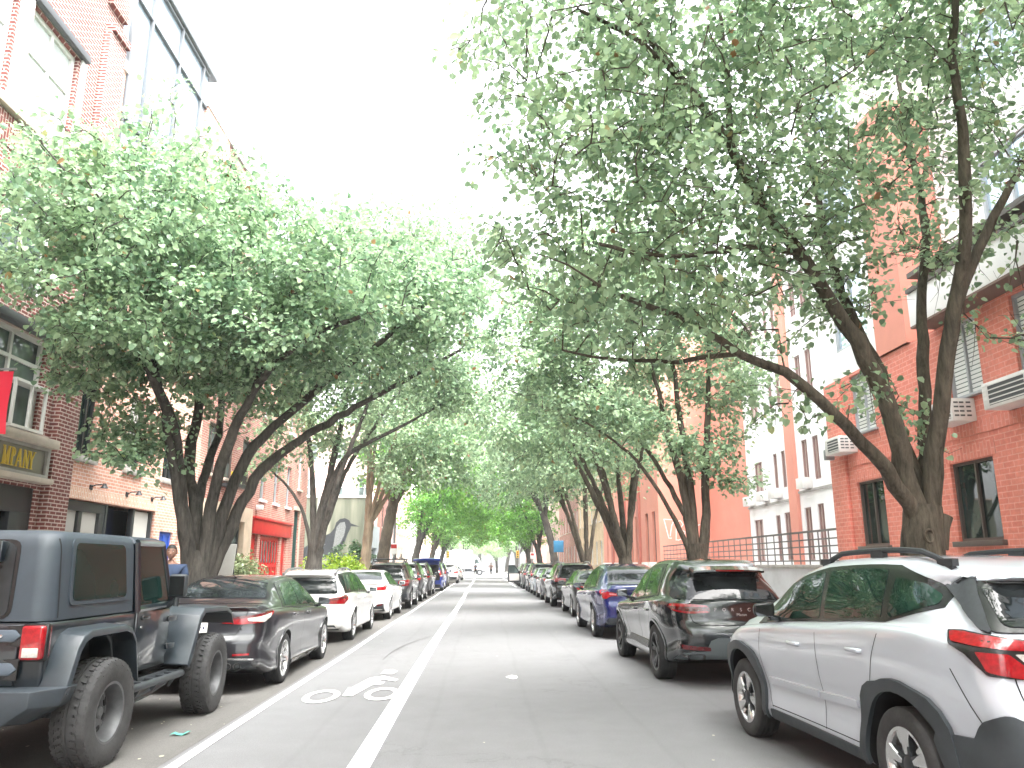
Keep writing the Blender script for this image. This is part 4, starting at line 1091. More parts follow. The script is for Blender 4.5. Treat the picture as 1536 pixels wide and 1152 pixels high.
        if style in ('five_black', 'five'):
            for k in range(5):
                a = 2*PI*k/5+.2
                for t in (-1, 1): blade(a+t*.09, .05, rim*.975, .03, .045, xo-.035, xo-.006, .04, face, t*.022)
                blade(a, .05, rim*.5, .05, .03, xo-.04, xo-.03, .03, 1)
        elif style == 'twin':                        # split spokes with dark pockets
            for k in range(5):
                a = 2*PI*k/5+.1
                for t in (-1, 1):
                    blade(a+t*.12, .05, rim*.975, .026, .022, xo-.035, xo-.004, .03, 0, t*.05)
                    blade(a+t*.26, rim*.4, rim*.975, .045, .05, xo-.05, xo-.02, .03, 1, t*.02)
        else:
            nsp = 10
            for k in range(nsp): blade(2*PI*k/nsp, .045, rim*.975, .036, .03, xo-.035, xo-.004, .035, face, .015)
        D.lathe([(rim*.95, xo-.03), (rim*.965, xo+.001), (rim*1.0, xo+.004)], n=48, m=face)
        D.lathe([(0, xo-.018), (.03, xo-.018), (.06, xo-.028), (.075, xo-.06)], n=24, m=face)
        for k in range(5):
            a = 2*PI*k/5+.5; D.lathe([(0, xo-.02), (.009, xo-.02), (.009, xo-.04)], (0, .052*math.cos(a), .052*math.sin(a)), n=6, m=1)
    if style == 'steel': ms = [mat('steel_wheel', (.085,.088,.092), .5, metal=.2, noise=(8,.3)), M['chrome'], M['brake'], M['car_void']]
    else: ms = [M['alloy'] if style != 'five_black' else M['alloy_black'], M['alloy_dark'] if style != 'five_black' else M['alloy_black'], M['brake'], M['car_void']]
    rimm = mk(D, 'rim', ms, smooth=True, ang=30)
    WC[key] = (tyre, rimm); return WC[key]
def wheel(parent, x, y, r, w, rim, style, steer=0., spin=0.):
    t, rm = wheel_meshes(r, w, rim, style)
    e = bpy.data.objects.new('wheel', None); COL.objects.link(e); e.parent = parent; e.location = (x, y, r-.006); e.empty_display_size = .1
    e.rotation_euler = (spin, 0, (0 if x > 0 else PI)+steer)
    link('tyre', t, e); link('rim', rm, e)
    return e
def wheels(parent, sp, style, rim=None, steer=0., w=.225):
    r = sp['wr']; rim = rim or r*.66; sd = random.Random(int(sp['L']*1000))
    for i, y in enumerate(sp['axles']):
        for s in (1, -1): wheel(parent, s*(sp['W2']-.02-w/2), y, r, w, rim, style, steer if i else 0, sd.random()*6)

def mirror(parent, S, s, y, z, m, m2=None, size=(.2,.13,.15)):
    w = float(S.hw(y))-.03; b = MB(); cx = s*(w+.12)
    b.add(*[[(cx+dx*size[0]/2*s, y+dy, z+dz*size[2]/2) for dx, dy, dz in ((-1,-.05,-.8),(1,-.05,-.75),(1,-.05,.8),(-1,-.05,1),(-.9,.07,-.6),(.7,.06,-.5),(.7,.06,.6),(-.9,.07,.75))], [(0,1,2,3),(4,7,6,5),(0,4,5,1),(1,5,6,2),(2,6,7,3),(3,7,4,0)]])
    o = b.build('mirror', m, parent, smooth=True, bevel=.03, seg=3, world=False, ang=60)
    g = MB(); g.add([(cx+dx*size[0]*.4*s, y-.054, z+dz*size[2]*.38) for dx, dz in ((-1,-.8),(1,-.75),(1,.8),(-1,1))], [(0,1,2,3)]); g.build('mirror_glass', M['mirror_glass'], o, world=False)
    a = MB(); a.tube([(s*(w-.07), y+.05, z-.09), (s*(w+.05), y+.02, z-.05)], .025, 8); a.build('mirror_arm', m2 or M['trim_black'], o, smooth=True, world=False)
    return o
def dlo(S, yl0, yl1, yu0, yu1, flo=.07, fhi=.80, n=9):
    lo = [(y, float(S.belt(y))+flo*max(float(S.top(y)-S.belt(y)), .02)) for y in np.linspace(yl0, yl1, n)]
    hi = [(y, float(S.belt(y))+fhi*max(float(S.top(y)-S.belt(y)), .02)) for y in np.linspace(yu1, yu0, n)]
    return lo+hi
def plate(S, parent, x, z, w=.30, h=.15, ink=None, off=.02):
    o = decal(S, parent, 'license_plate', P_rear(), rnd([(x-w/2,z-h/2),(x+w/2,z-h/2),(x+w/2,z+h/2),(x-w/2,z+h/2)], .012), off, M['plate'], .1)
    b = MB(); rr = random.Random(int(abs(x)*999+z*777))
    hit = S.bvh.ray_cast(Vector((x, -2, z)), Vector((0,1,0)))[0]; y = hit.y-off-.002
    for i in range(7):
        if i == 3: continue
        c = x-w*.36+i*w*.12
        b.box(c-.009, c-.004, y-.002, y+.01, z-.028, z+.028); b.box(c-.004, c+.009, y-.0022, y+.0098, z-.004+.02*rr.choice((-1,0,1)), z+.004+.02*rr.choice((0,1)))   # marks too small to read, as in the photo
    b.build('characters', ink or M['plate_navy'], o, world=False)
    return o
def place(root, x, y, rz=0., z=.004): root.location = (x, y, z); root.rotation_euler = (0, 0, rz); return root
def ring_pts(yc, zc, r0, r1, a0=-25, a1=205, n=26, shape=None):
    o = []
    for t in np.linspace(R(a0), R(a1), n):
        k = 1. if shape is None else shape(t)
        o.append((yc+r1*k*math.cos(t), zc+r1*k*math.sin(t)))
    i = [(yc+r0*math.cos(t), zc+r0*math.sin(t)) for t in np.linspace(R(a1), R(a0), n)]
    return o+i
def arches(S, root, sp, grow, off, m, name='wheel_arch', shape=None, a0=-18, a1=198):
    for y in sp['axles']:
        for s in (1, -1):
            decal(S, root, name, P_side(s), ring_pts(y, sp['wr'], sp['arch']-.004, sp['arch']+grow, a0, a1, 26, shape), off, m, .07)
def sides(S, root, wins, trim=True, handles=(), seams=(), glass='car_glass', hm=None, mir=None, mirm=None, mold=None):
    for s in (1, -1):
        if trim:
            for t in (trim if isinstance(trim, list) else [trim]): decal(S, root, 'window_trim', P_side(s), t, .006, M['trim_black'], .045)
        for w in wins: decal(S, root, 'side_window', P_side(s), rnd(w, .035), .0095, M[glass], .05)
        for (y, z, w) in handles:
            q = S.bvh.ray_cast(Vector((2.5*s, y, z)), Vector((-s,0,0)))[0]; k = MB()
            v = [(q.x+s*dx, y+dy*w/2, z+dz) for dx, dy, dz in ((-.03,-.9,-.014),(.034,-.8,-.014),(.034,.8,-.012),(-.03,.9,-.012),(-.03,-1,.018),(.036,-.85,.018),(.036,.85,.018),(-.03,1,.018))]
            k.add(v, [(0,1,2,3),(7,6,5,4),(0,4,5,1),(1,5,6,2),(2,6,7,3),(3,7,4,0)]); h = k.build('door_handle', hm, root, bevel=.011, seg=2, world=False, ang=60)
        b = MB()
        for l in seams: seam_into(S, b, P_side(s), l)
        if b.f: b.build('door_seam', M['car_void'], root, world=False, norm=False)
        if mir: mirror(root, S, s, mir[0], mir[1], mirm or hm)
def pair(S, root, name, pts, off, m, proj=None, r=.02, step=.05, grp=None):
    out = []
    for s in (1, -1):
        pr = P_corner(s) if proj is None else proj(s)
        out.append(decal(S, root, name, pr, rnd(pts, r) if r else pts, off, m, step))
    return out
def P_rs(s): return lambda a, b: (Vector((s*a, -2, b)), Vector((0, 1, 0)))
def sub(parents, S, name, pts, off, m, proj=None, r=.012, step=.05):
    for o, s in zip(parents, (1, -1)):
        decal(S, o, name, P_corner(s) if proj is None else proj(s), rnd(pts, r) if r else pts, off, m, step)
def roof_rails(S, root, y0, y1, x, z, m, h=.05):
    for s in (1, -1):
        b = MB(); pts = []
        for t in np.linspace(0, 1, 12):
            y = y0+(y1-y0)*t; hit = S.bvh.ray_cast(Vector((s*x, y, 4)), Vector((0,0,-1)))[0]
            pts.append((s*x, y, hit.z+h*min(1, 6*t, 6*(1-t))))
        b.tube(pts, .021, 8)
        for y in (y0+.06, (y0+y1)/2, y1-.06):
            hit = S.bvh.ray_cast(Vector((s*x, y, 4)), Vector((0,0,-1)))[0]; b.obox((s*x, y, hit.z+h*.4), (.045, .16, h*.95))
        b.build('roof_rail', m, root, smooth=True, world=False)
def text_part(parent, txt, size, loc, rot, m, name='lettering', space=1., ext=.004):
    c = bpy.data.curves.new(name, 'FONT'); c.body = txt; c.size = size; c.align_x = 'CENTER'; c.align_y = 'CENTER'; c.extrude = ext; c.space_character = space
    o = bpy.data.objects.new(name, c); me = bpy.data.meshes.new_from_object(o); bpy.data.objects.remove(o); bpy.data.curves.remove(c)
    me.materials.clear(); me.materials.append(m); o = link(name, me, parent); o.location = loc; o.rotation_euler = rot
    return o
def exhaust(root, x, y, z, w, h, m='chrome'):
    b = MB(); n = 24; v = []
    for k in range(n):
        a = 2*PI*k/n
        for sc, dy in ((1, .12), (1, 0), (.84, 0), (.84, .1)):
            ex = lambda t, p: math.copysign(abs(t)**p, t)
            v.append((x+w/2*sc*ex(math.cos(a), .6 if w > h*1.3 else 1), y+dy, z+h/2*sc*ex(math.sin(a), .6 if w > h*1.3 else 1)))
    b.add(v, [(4*k+i, 4*((k+1) % n)+i, 4*((k+1) % n)+i+1, 4*k+i+1) for k in range(n) for i in range(3)])
    o = b.build('exhaust_tip', M[m], root, smooth=True, world=False)
    c = MB(); c.lathe([(0, .09), (min(w, h)*.40, .09)], (x, y, z), 'y', 16); c.build('exhaust_bore', M['car_void'], o, world=False)
PAINT = {}
def pt(name, col, metal=0., rough=.32):
    if name not in PAINT: PAINT[name] = paint('paint_'+name, col, metal, rough)
    return PAINT[name]
def start(sp, name, label, cat, group, pm, clad=None):
    S = loft(sp); root = thing(name, label, cat, (0,0,0), 0, group)
    return S, root
GR, GL = 'cars parked along the right kerb', 'cars parked along the left kerb'

def car_crossover():
    sp = dict(L=4.48, W2=.90, axles=(.89,3.56), wr=.352, arch=.445, ER=1.0, rc=.17, kr=.06, clad=3.2, cladr=3.0, crown=.07, flank=.012, inset=.075,
      hw=[(0,.87),(.5,.895),(1,.9),(2.2,.885),(3.5,.9),(4.1,.88),(4.48,.8)], belt=[(0,1.16),(.6,1.20),(1.0,1.195),(2.0,1.13),(3.0,1.065),(3.4,1.03),(4.2,.9),(4.48,.82)],
      top=[(0,1.53),(.25,1.585),(.6,1.63),(1.4,1.665),(2.0,1.65),(2.5,1.565),(3.05,1.29),(3.3,1.145),(3.5,1.09),(4.1,.98),(4.48,.85)],
      rw=[(0,.57),(.4,.61),(1.2,.635),(2.2,.63),(2.9,.69),(3.4,.77),(4.48,.68)], zb=[(0,.34),(.4,.25),(1,.23),(3.4,.23),(4.1,.24),(4.48,.3)],
      rear=[(.2,.2),(.36,.06),(.62,.0),(.80,.02),(.96,.075),(1.16,.09),(1.23,.14),(1.38,.32),(1.48,.42),(1.52,.32),(1.57,.28),(1.75,.28)],
      front=[(.2,4.3),(.4,4.45),(.6,4.48),(.8,4.42),(.95,4.25),(1.1,4.1)])
    pm = pt('silver_white', (.50,.54,.60), .2, .3)
    S, root = start(sp, 'crossover_car', 'silver white crossover with black wheel arch cladding, nearest on the right', 'car', GR, pm)
    ang = lambda t: (1.0, 1.10)[0]+.10*max(0, math.cos(4*(t-R(45))))*(1 if 0 < t < PI else .6)
    arches(S, root, sp, .075, .028, M['cladding'], 'arch_cladding', ang, -30, 215)
    T0 = dlo(S, 1.04, 3.22, 1.04, 2.72, .045, .86); T = T0+[(.72,1.505),(.55,1.42),(.54,1.335)]
    sides(S, root, [dlo(S, 2.03, 3.05, 2.11, 2.60, .09, .80), dlo(S, 1.10, 1.95, 1.16, 2.02, .09, .80), [(1.02,1.235),(1.05,1.515),(.76,1.475),(.60,1.40),(.59,1.35)]], [T],
        handles=((1.35,1.00,.21),(2.36,.95,.21)), seams=([(3.06,1.07),(3.1,.8),(2.98,.42),(2.93,.36)], [(1.99,1.12),(1.97,.6),(1.96,.36)], [(1.02,1.18),(1.12,1.0),(1.22,.75),(1.33,.6),(1.4,.36)], [(.36,1.0),(.16,.66)], [(2.95,.37),(1.42,.37)]),
        glass='car_glass_green', hm=pm, mir=(2.74,1.20), mirm=M['trim_black'])
    for s in (1, -1):
        for y0, y1, z0, z1 in ((1.42, 2.0, .63, .605), (2.03, 2.95, .603, .59)):
            k = MB(); n = 10; v = []
            for t in np.linspace(0, 1, n):
                y, z = y0+(y1-y0)*t, z0+(z1-z0)*t; x = S.bvh.ray_cast(Vector((2.5*s, y, z)), Vector((-s,0,0)))[0].x
                v += [(x-s*.02, y, z-.034), (x+s*.016, y, z-.030), (x+s*.026, y, z+.022), (x-s*.02, y, z+.034)]
            k.add(v, [(4*a+b, 4*a+4+b, 4*a+4+(b+1) % 4, 4*a+(b+1) % 4) for a in range(n-1) for b in range(4)]+[(0,1,2,3),(4*n-1,4*n-2,4*n-3,4*n-4)])
            k.build('door_moulding', pm, root, smooth=True, ang=30, world=False)
        decal(S, root, 'sill_cladding', P_side(s), rnd([(1.38,.27),(1.36,.335),(2.95,.345),(2.95,.27)], .015), .02, M['cladding'], .08)
    # rear glass, spoiler side fins, hatch seams
    decal(S, root, 'rear_window_surround', P_rear(), rnd([(-.70,1.21),(.70,1.21),(.56,1.50),(-.56,1.50)], .05), .014, M['trim_black'], .03)
    decal(S, root, 'rear_window', P_rear(), rnd([(-.63,1.235),(.63,1.235),(.52,1.475),(-.52,1.475)], .06), .019, M['car_glass_rear'], .03)
    pair(S, root, 'spoiler_fin', [(csx(.71,.14),1.20),(csx(.745,.20),1.22),(csx(.70,.56),1.46),(csx(.62,.50),1.52),(csx(.58,.42),1.52),(csx(.62,.36),1.42)], .024, M['car_black'], r=.02, step=.03)
    tl = pair(S, root, 'taillight', [(csx(.40),1.02),(csx(.40),1.14),(csx(.62),1.175),(csx(.86,.22),1.215),(csx(.87,.34),1.21),(csx(.87,.32),1.135),(csx(.86,.19),1.09),(csx(.84,.06),.985),(csx(.6),.965)], .012, M['trim_black'], r=.015, step=.035)
    sub(tl, S, 'red_lens', [(csx(.42),1.115),(csx(.42),1.135),(csx(.62),1.165),(csx(.86,.21),1.205),(csx(.87,.32),1.20),(csx(.87,.30),1.15),(csx(.85,.13),1.135),(csx(.62),1.12)], .018, M['lamp_red'], step=.035)
    sub(tl, S, 'red_lens', [(csx(.41),.99),(csx(.41),1.04),(csx(.66),1.04),(csx(.76),1.105),(csx(.85,.12),1.11),(csx(.84,.06),1.005),(csx(.7),.975)], .018, M['lamp_red'], step=.035)
    sub(tl, S, 'white_lens', [(csx(.45),1.05),(csx(.46),1.105),(csx(.72),1.105),(csx(.65),1.05)], .017, M['lamp_white'])
    decal(S, root, 'lower_bumper', P_rear(), [(-.84,.35),(.84,.35),(.84,.62),(.70,.66),(.56,.60),(.50,.47),(-.50,.47),(-.56,.60),(-.70,.66),(-.84,.62)], .022, M['cladding'])
    pair(S, root, 'bumper_corner', [(csx(.60),.36),(csx(.60),.72),(csx(.78),.80),(csx(.86,.12),.74),(csx(.88,.34),.40),(csx(.88,.34),.34),(csx(.86),.33)], .026, M['cladding'], r=.05)
    pair(S, root, 'rear_reflector', [(csx(.64),.48),(csx(.64),.66),(csx(.71),.66),(csx(.71),.48)], .032, M['lamp_red'], r=.01)
    plate(S, root, 0, .90)
    b = MB()
    for s in (1, -1): seam_into(S, b, P_rs(s), [(.74,1.20),(.66,1.05),(.64,.80)], .008); 
    seam_into(S, b, P_rear(), [(-.64,.78),(.64,.78)], .008); b.build('hatch_seam', M['car_void'], root, world=False, norm=False)
    roof_rails(S, root, .62, 2.35, .56, 0, M['car_black'], .05)
    finish_body(S, root, [pm, M['cladding'], M['car_void']]); wheels(root, sp, 'turbine', .225)
    return place(root, 3.62, 4.42, R(3.0))

def car_suv_dark():
    sp = dict(L=4.69, W2=.965, axles=(.97,3.78), wr=.38, arch=.425, ER=1.0, rc=.2, kr=.075, clad=2.6, cladr=2.0, crown=.09, flank=.015, inset=.11, lowh=.33,
      hw=[(0,.88),(.5,.945),(.97,.965),(1.7,.925),(2.6,.92),(3.78,.955),(4.3,.92),(4.69,.8)], belt=[(0,1.09),(.5,1.13),(1,1.13),(2,1.07),(3,1.0),(3.6,.97),(4.2,.9),(4.69,.8)],
      top=[(0,1.53),(.3,1.60),(.7,1.655),(1.5,1.69),(2.0,1.675),(2.5,1.59),(3.0,1.33),(3.4,1.07),(3.6,1.03),(4.2,.95),(4.69,.82)],
      rw=[(0,.53),(.5,.58),(1.4,.61),(2.2,.6),(2.9,.68),(3.4,.78),(4.69,.66)], zb=[(0,.36),(.4,.24),(1,.22),(3.4,.22),(4.2,.24),(4.69,.3)],
      rear=[(.2,.22),(.34,.06),(.56,.0),(.76,.015),(.84,.07),(.95,.08),(1.10,.10),(1.15,.14),(1.29,.30),(1.43,.46),(1.49,.38),(1.54,.33),(1.75,.33)],
      front=[(.2,4.5),(.4,4.66),(.6,4.69),(.8,4.62),(.95,4.4),(1.1,4.2)])
    pm = pt('dark_green_grey', (.0035,.007,.009), .1, .18)
    S, root = start(sp, 'suv', 'glossy dark green grey coupe shaped SUV parked ahead of the silver crossover', 'car', GR, pm)
    arches(S, root, sp, .03, .012, pm)
    sides(S, root, [dlo(S, 2.15, 3.18, 2.2, 2.68, .09, .80), dlo(S, 1.12, 2.07, 1.35, 2.12, .09, .78), ], [dlo(S, .98, 3.3, 1.2, 2.75, .04, .86)],
        handles=((1.38,.93,.22),(2.42,.90,.22)), seams=([(3.12,1.0),(3.14,.7),(3.0,.36)], [(2.1,1.05),(2.08,.36)], [(1.1,1.07),(1.25,.85),(1.4,.6),(1.5,.36)]), hm=pm, mir=(3.0,1.12), mirm=pm)
    for s in (1, -1): decal(S, root, 'door_blade', P_side(s), rnd([(1.55,.36),(1.55,.47),(2.98,.47),(2.98,.38)], .02), .012, M['trim_black'], .08)
    decal(S, root, 'rear_window', P_rear(), rnd([(-.80,1.13),(.80,1.13),(.73,1.28),(.58,1.475),(-.58,1.475),(-.73,1.28)], .10), .008, M['car_glass_rear'])
    # roof spoiler lip over the glass
    b = MB(); v = []
    for i, x in enumerate(np.linspace(-.50, .50, 13)):
        k = 1-(x/.62)**2; z = 1.505+.03*k
        v += [(x, .50, z+.045), (x, .27-.05*k, z-.005), (x, .27-.05*k, z-.03), (x, .52, z-.05)]
    b.add(v, [(4*i+j, 4*i+4+j, 4*i+4+(j+1) % 4, 4*i+(j+1) % 4) for i in range(12) for j in range(4)]+[(0,1,2,3),(51,50,49,48)]); sp_ = b.build('spoiler', pm, root, smooth=True, world=False)
    b = MB(); b.box(-.2, .2, .215, .23, 1.507, 1.521); b.build('brake_light', M['lamp_red'], sp_, world=False)
    b = MB(); b.tube([(0,.22,1.15),(.2,.22,1.16),(.42,.25,1.19)], .012, 6); b.build('wiper', M['trim_black'], root, smooth=True, world=False)
    tl = pair(S, root, 'taillight', [(csx(.40),0.955),(csx(.39),1.000),(csx(.44),1.055),(csx(.7),1.070),(csx(.92,.30),1.065),(csx(.93,.34),1.040),(csx(.92,.20),0.980),(csx(.7),0.940)], .02, M['lamp_red_deep'], r=.03)
    sub(tl, S, 'red_lens', [(csx(.42),1.030),(csx(.45),1.048),(csx(.7),1.062),(csx(.92,.27),1.056),(csx(.92,.24),1.035),(csx(.7),1.035)], .028, M['lamp_red'])
    sub(tl, S, 'red_lens', [(csx(.42),0.962),(csx(.42),0.985),(csx(.7),0.972),(csx(.92,.18),1.000),(csx(.92,.16),0.980),(csx(.7),0.948)], .028, M['lamp_red'])
    decal(S, root, 'lower_bumper', P_rear(), [(-.80,.34),(.80,.34),(.74,.44),(.46,.47),(.40,.60),(.30,.64),(-.30,.64),(-.40,.60),(-.46,.47),(-.74,.44)], .012, mat('diffuser_grey', (.10,.12,.13), .45), .06)
    pair(S, root, 'rear_reflector', [(csx(.36),.475),(csx(.36),.52),(csx(.8),.545),(csx(.86,.05),.545),(csx(.84),.49)], .016, M['lamp_red_deep'], r=.012)
    b = MB(); seam_into(S, b, P_rear(), [(-.66,1.0),(-.60,.84),(-.5,.80),(.5,.80),(.60,.84),(.66,1.0)], .009)
    b.build('hatch_seam', M['car_void'], root, world=False, norm=False)
    plate(S, root, 0, .58, ink=M['plate_ink'], off=.03)
    for x in (-.60, .60): exhaust(root, x, -.03, .395, .24, .085)
    hy = lambda x, z: S.bvh.ray_cast(Vector((x, -2, z)), Vector((0,1,0)))[0].y
    for i, ch in enumerate('PORSCHE'): x = -.30+.115*i; text_part(root, ch, .062, (x, hy(x, 1.0)-.004, 1.0), (PI/2, 0, -.10*x), M['badge'], 'lettering')
    text_part(root, 'Macan', .055, (.05, hy(.05, .935)-.004, .935), (PI/2, 0, 0), M['badge'])
    finish_body(S, root, [pm, M['car_black'], M['car_void']]); wheels(root, sp, 'five_black', .26, w=.26)
    return place(root, 3.45, 10.80, R(.6))

SEDAN = dict(L=4.88, W2=.92, axles=(1.08,3.905), wr=.335, arch=.375, ER=.56, rc=.16, kr=.05, clad=2., crown=.09, flank=.012, inset=.09,
      hw=[(0,.87),(.5,.905),(1.1,.92),(2.4,.905),(3.9,.915),(4.5,.86),(4.88,.72)], belt=[(0,1.0),(.4,1.01),(1.1,1.0),(2,.955),(3,.93),(3.6,.91),(4.4,.82),(4.88,.72)],
      top=[(0,1.065),(.12,1.085),(.45,1.095),(.64,1.12),(1.0,1.265),(1.4,1.38),(1.8,1.43),(2.2,1.445),(2.6,1.42),(3.0,1.30),(3.4,1.1),(3.65,.97),(3.8,.955),(4.4,.86),(4.88,.74)],
      rw=[(0,.72),(.5,.74),(.75,.71),(1.3,.58),(2.2,.56),(2.8,.6),(3.5,.74),(3.8,.78),(4.88,.62)], zb=[(0,.30),(.4,.2),(1,.18),(3.6,.18),(4.4,.19),(4.88,.24)],
      rear=[(.15,.2),(.28,.06),(.45,.0),(.66,.02),(.71,.06),(.88,.09),(1.0,.10),(1.06,.05),(1.12,.03)], front=[(.15,4.7),(.3,4.84),(.5,4.88),(.7,4.82),(.9,4.6),(1.1,4.4)])
def sedan_common(S, root, pm, glass='car_glass', hm=None, mirm=None):
    sides(S, root, [dlo(S, 2.22, 3.36, 2.24, 2.80, .10, .80), dlo(S, 1.24, 2.15, 1.50, 2.17, .10, .78)], [dlo(S, 1.06, 3.46, 1.36, 2.84, .045, .87)],
        handles=((1.45,.90,.2),(2.42,.87,.2)), seams=([(3.3,.93),(3.32,.6),(3.2,.28)], [(2.18,.98),(2.16,.26)], [(1.2,1.0),(1.28,.8),(1.45,.5),(1.5,.26)]), glass=glass, hm=hm or pm, mir=(3.2,1.0), mirm=mirm or pm)
    decal(S, root, 'rear_window', P_top(), rnd([(-.66,.74),(.66,.74),(.50,1.44),(-.50,1.44)], .07), .005, M['car_glass_rear'], .07)
    decal(S, root, 'windshield', P_top(), rnd([(-.64,3.5),(.64,3.5),(.50,2.78),(-.50,2.78)], .07), .005, M['car_glass'], .09)
    b = MB(); seam_into(S, b, P_rear(), [(-.62,1.02),(-.58,.86),(-.5,.72),(.5,.72),(.58,.86),(.62,1.02)], .008); b.build('trunk_seam', M['car_void'], root, world=False, norm=False)

def car_sedan_grey():
    sp = dict(SEDAN); pm = pt('metallic_grey', (.022,.022,.027), .3, .28)
    S, root = start(sp, 'sedan', 'dark metallic grey sedan with twin exhaust tips parked ahead of the jeep', 'car', GL, pm)
    arches(S, root, sp, .022, .009, pm); sedan_common(S, root, pm, 'car_glass_green')
    tl = pair(S, root, 'taillight', [(csx(.34),.865),(csx(.34),.90),(csx(.6),.94),(csx(.88,.38),1.0),(csx(.88,.40),.985),(csx(.88,.30),.93),(csx(.86,.10),.865),(csx(.6),.845)], .012, M['lamp_red'], r=.012)
    sub(tl, S, 'white_lens', [(csx(.72),.885),(csx(.70),.92),(csx(.88,.33),.975),(csx(.88,.28),.925),(csx(.86,.12),.87)], .018, M['lamp_white'])
    sub(tl, S, 'red_lens', [(csx(.37),.905),(csx(.6),.945),(csx(.88,.38),.998),(csx(.88,.36),.985),(csx(.6),.925),(csx(.37),.89)], .02, M['lamp_red_deep'])
    decal(S, root, 'lower_bumper', P_rear(), rnd([(-.74,.28),(.74,.28),(.70,.40),(.40,.42),(.30,.36),(-.30,.36),(-.40,.42),(-.70,.40)], .02), .010, M['car_black'])
    b = MB(); seam_into(S, b, P_rear(), [(-.74,.425),(-.4,.44),(-.3,.38),(.3,.38),(.4,.44),(.74,.425)], .02, .016); b.build('bumper_trim', M['alloy'], root, world=False, norm=False)
    pair(S, root, 'rear_reflector', [(csx(.46),.47),(csx(.46),.495),(csx(.70),.50),(csx(.70),.475)], .012, M['lamp_red'], r=.006)
    for s in (1, -1):
        for x in (.45, .57): exhaust(root, s*x, -.05, .345, .10, .085)
    plate(S, root, 0, .80, ink=M['plate_navy'], off=.012)
    text_part(root, 'SE', .045, (.55, S.bvh.ray_cast(Vector((.55, -2, .79)), Vector((0,1,0)))[0].y-.004, .79), (PI/2, 0, -.2), M['badge'])
    b = MB(); v = [(-.016,1.55,1.40),(.016,1.55,1.40),(.006,1.36,1.455),(-.006,1.36,1.455),(0,1.6,1.405)]; b.add(v, [(0,1,2,3),(0,3,4),(1,4,2),(3,2,4)]); b.build('roof_antenna', M['trim_black'], root, world=False)
    for s in (1, -1): decal(S, root, 'side_skirt', P_side(s), rnd([(1.5,.2),(1.48,.27),(3.4,.24),(3.4,.2)], .01), .02, pm, .09)
    finish_body(S, root, [pm, M['car_black'], M['car_void']]); wheels(root, sp, 'twin', .235)
    return place(root, -3.66, 10.45, R(.3))

def car_wagon():
    sp = dict(L=4.93, W2=.925, axles=(1.12,3.995), wr=.335, arch=.375, ER=.9, rc=.16, kr=.05, clad=2., crown=.08, flank=.012, inset=.09,
      hw=[(0,.87),(.5,.91),(1.1,.925),(2.4,.915),(3.9,.92),(4.5,.87),(4.93,.72)], belt=[(0,.97),(1,.985),(2,.955),(3,.93),(3.7,.9),(4.4,.83),(4.93,.72)],
      top=[(0,1.40),(.2,1.43),(.8,1.475),(1.8,1.50),(2.4,1.475),(2.95,1.33),(3.45,1.08),(3.7,.985),(4.4,.89),(4.93,.74)],
      rw=[(0,.58),(.8,.6),(2.2,.6),(2.8,.64),(3.5,.76),(3.8,.79),(4.93,.62)], zb=[(0,.30),(.4,.2),(1,.18),(3.6,.18),(4.4,.19),(4.93,.24)],
      rear=[(.15,.2),(.28,.05),(.5,.0),(.68,.02),(.74,.06),(.95,.09),(1.05,.15),(1.25,.34),(1.33,.36),(1.38,.28),(1.5,.25)], front=[(.15,4.75),(.3,4.89),(.5,4.93),(.7,4.87),(.9,4.65),(1.1,4.4)])
    pm = pt('white', (.74,.735,.72), 0, .3)
    S, root = start(sp, 'station_wagon', 'white station wagon with roof rails and red taillights parked ahead of the grey sedan', 'car', GL, pm)
    arches(S, root, sp, .022, .009, pm)
    sides(S, root, [dlo(S, 2.3, 3.36, 2.34, 2.80, .10, .80), dlo(S, 1.42, 2.22, 1.46, 2.26, .10, .80), dlo(S, .55, 1.34, .66, 1.36, .12, .78)], [dlo(S, .45, 3.46, .58, 2.84, .045, .87)],
        handles=((1.5,.88,.2),(2.45,.86,.2)), seams=([(3.3,.93),(3.32,.6),(3.2,.28)], [(2.26,.96),(2.24,.26)], [(1.38,.98),(1.4,.8),(1.52,.5),(1.56,.26)]), hm=pm, mir=(3.2,1.0), mirm=pm)
    decal(S, root, 'rear_window', P_rear(), rnd([(-.68,1.0),(.68,1.0),(.56,1.33),(-.56,1.33)], .06), .005, M['car_glass_rear'])
    tl = pair(S, root, 'taillight', [(csx(.5),.80),(csx(.5),.90),(csx(.86,.25),.97),(csx(.88,.34),.955),(csx(.88,.34),.88),(csx(.86,.12),.80)], .012, M['lamp_red'], r=.02)
    sub(tl, S, 'red_lens', [(csx(.54),.86),(csx(.54),.885),(csx(.86,.24),.955),(csx(.87,.29),.945),(csx(.86,.2),.915)], .018, M['lamp_red_deep'])
    plate(S, root, 0, .84); decal(S, root, 'lower_bumper', P_rear(), rnd([(-.72,.27),(.72,.27),(.66,.38),(-.66,.38)], .02), .008, M['car_black'])
    roof_rails(S, root, .45, 2.35, .545, 0, M['metal_grey'], .04)
    finish_body(S, root, [pm, M['car_black'], M['car_void']]); wheels(root, sp, 'ten', .235)
    return place(root, -3.72, 16.75, R(.2))

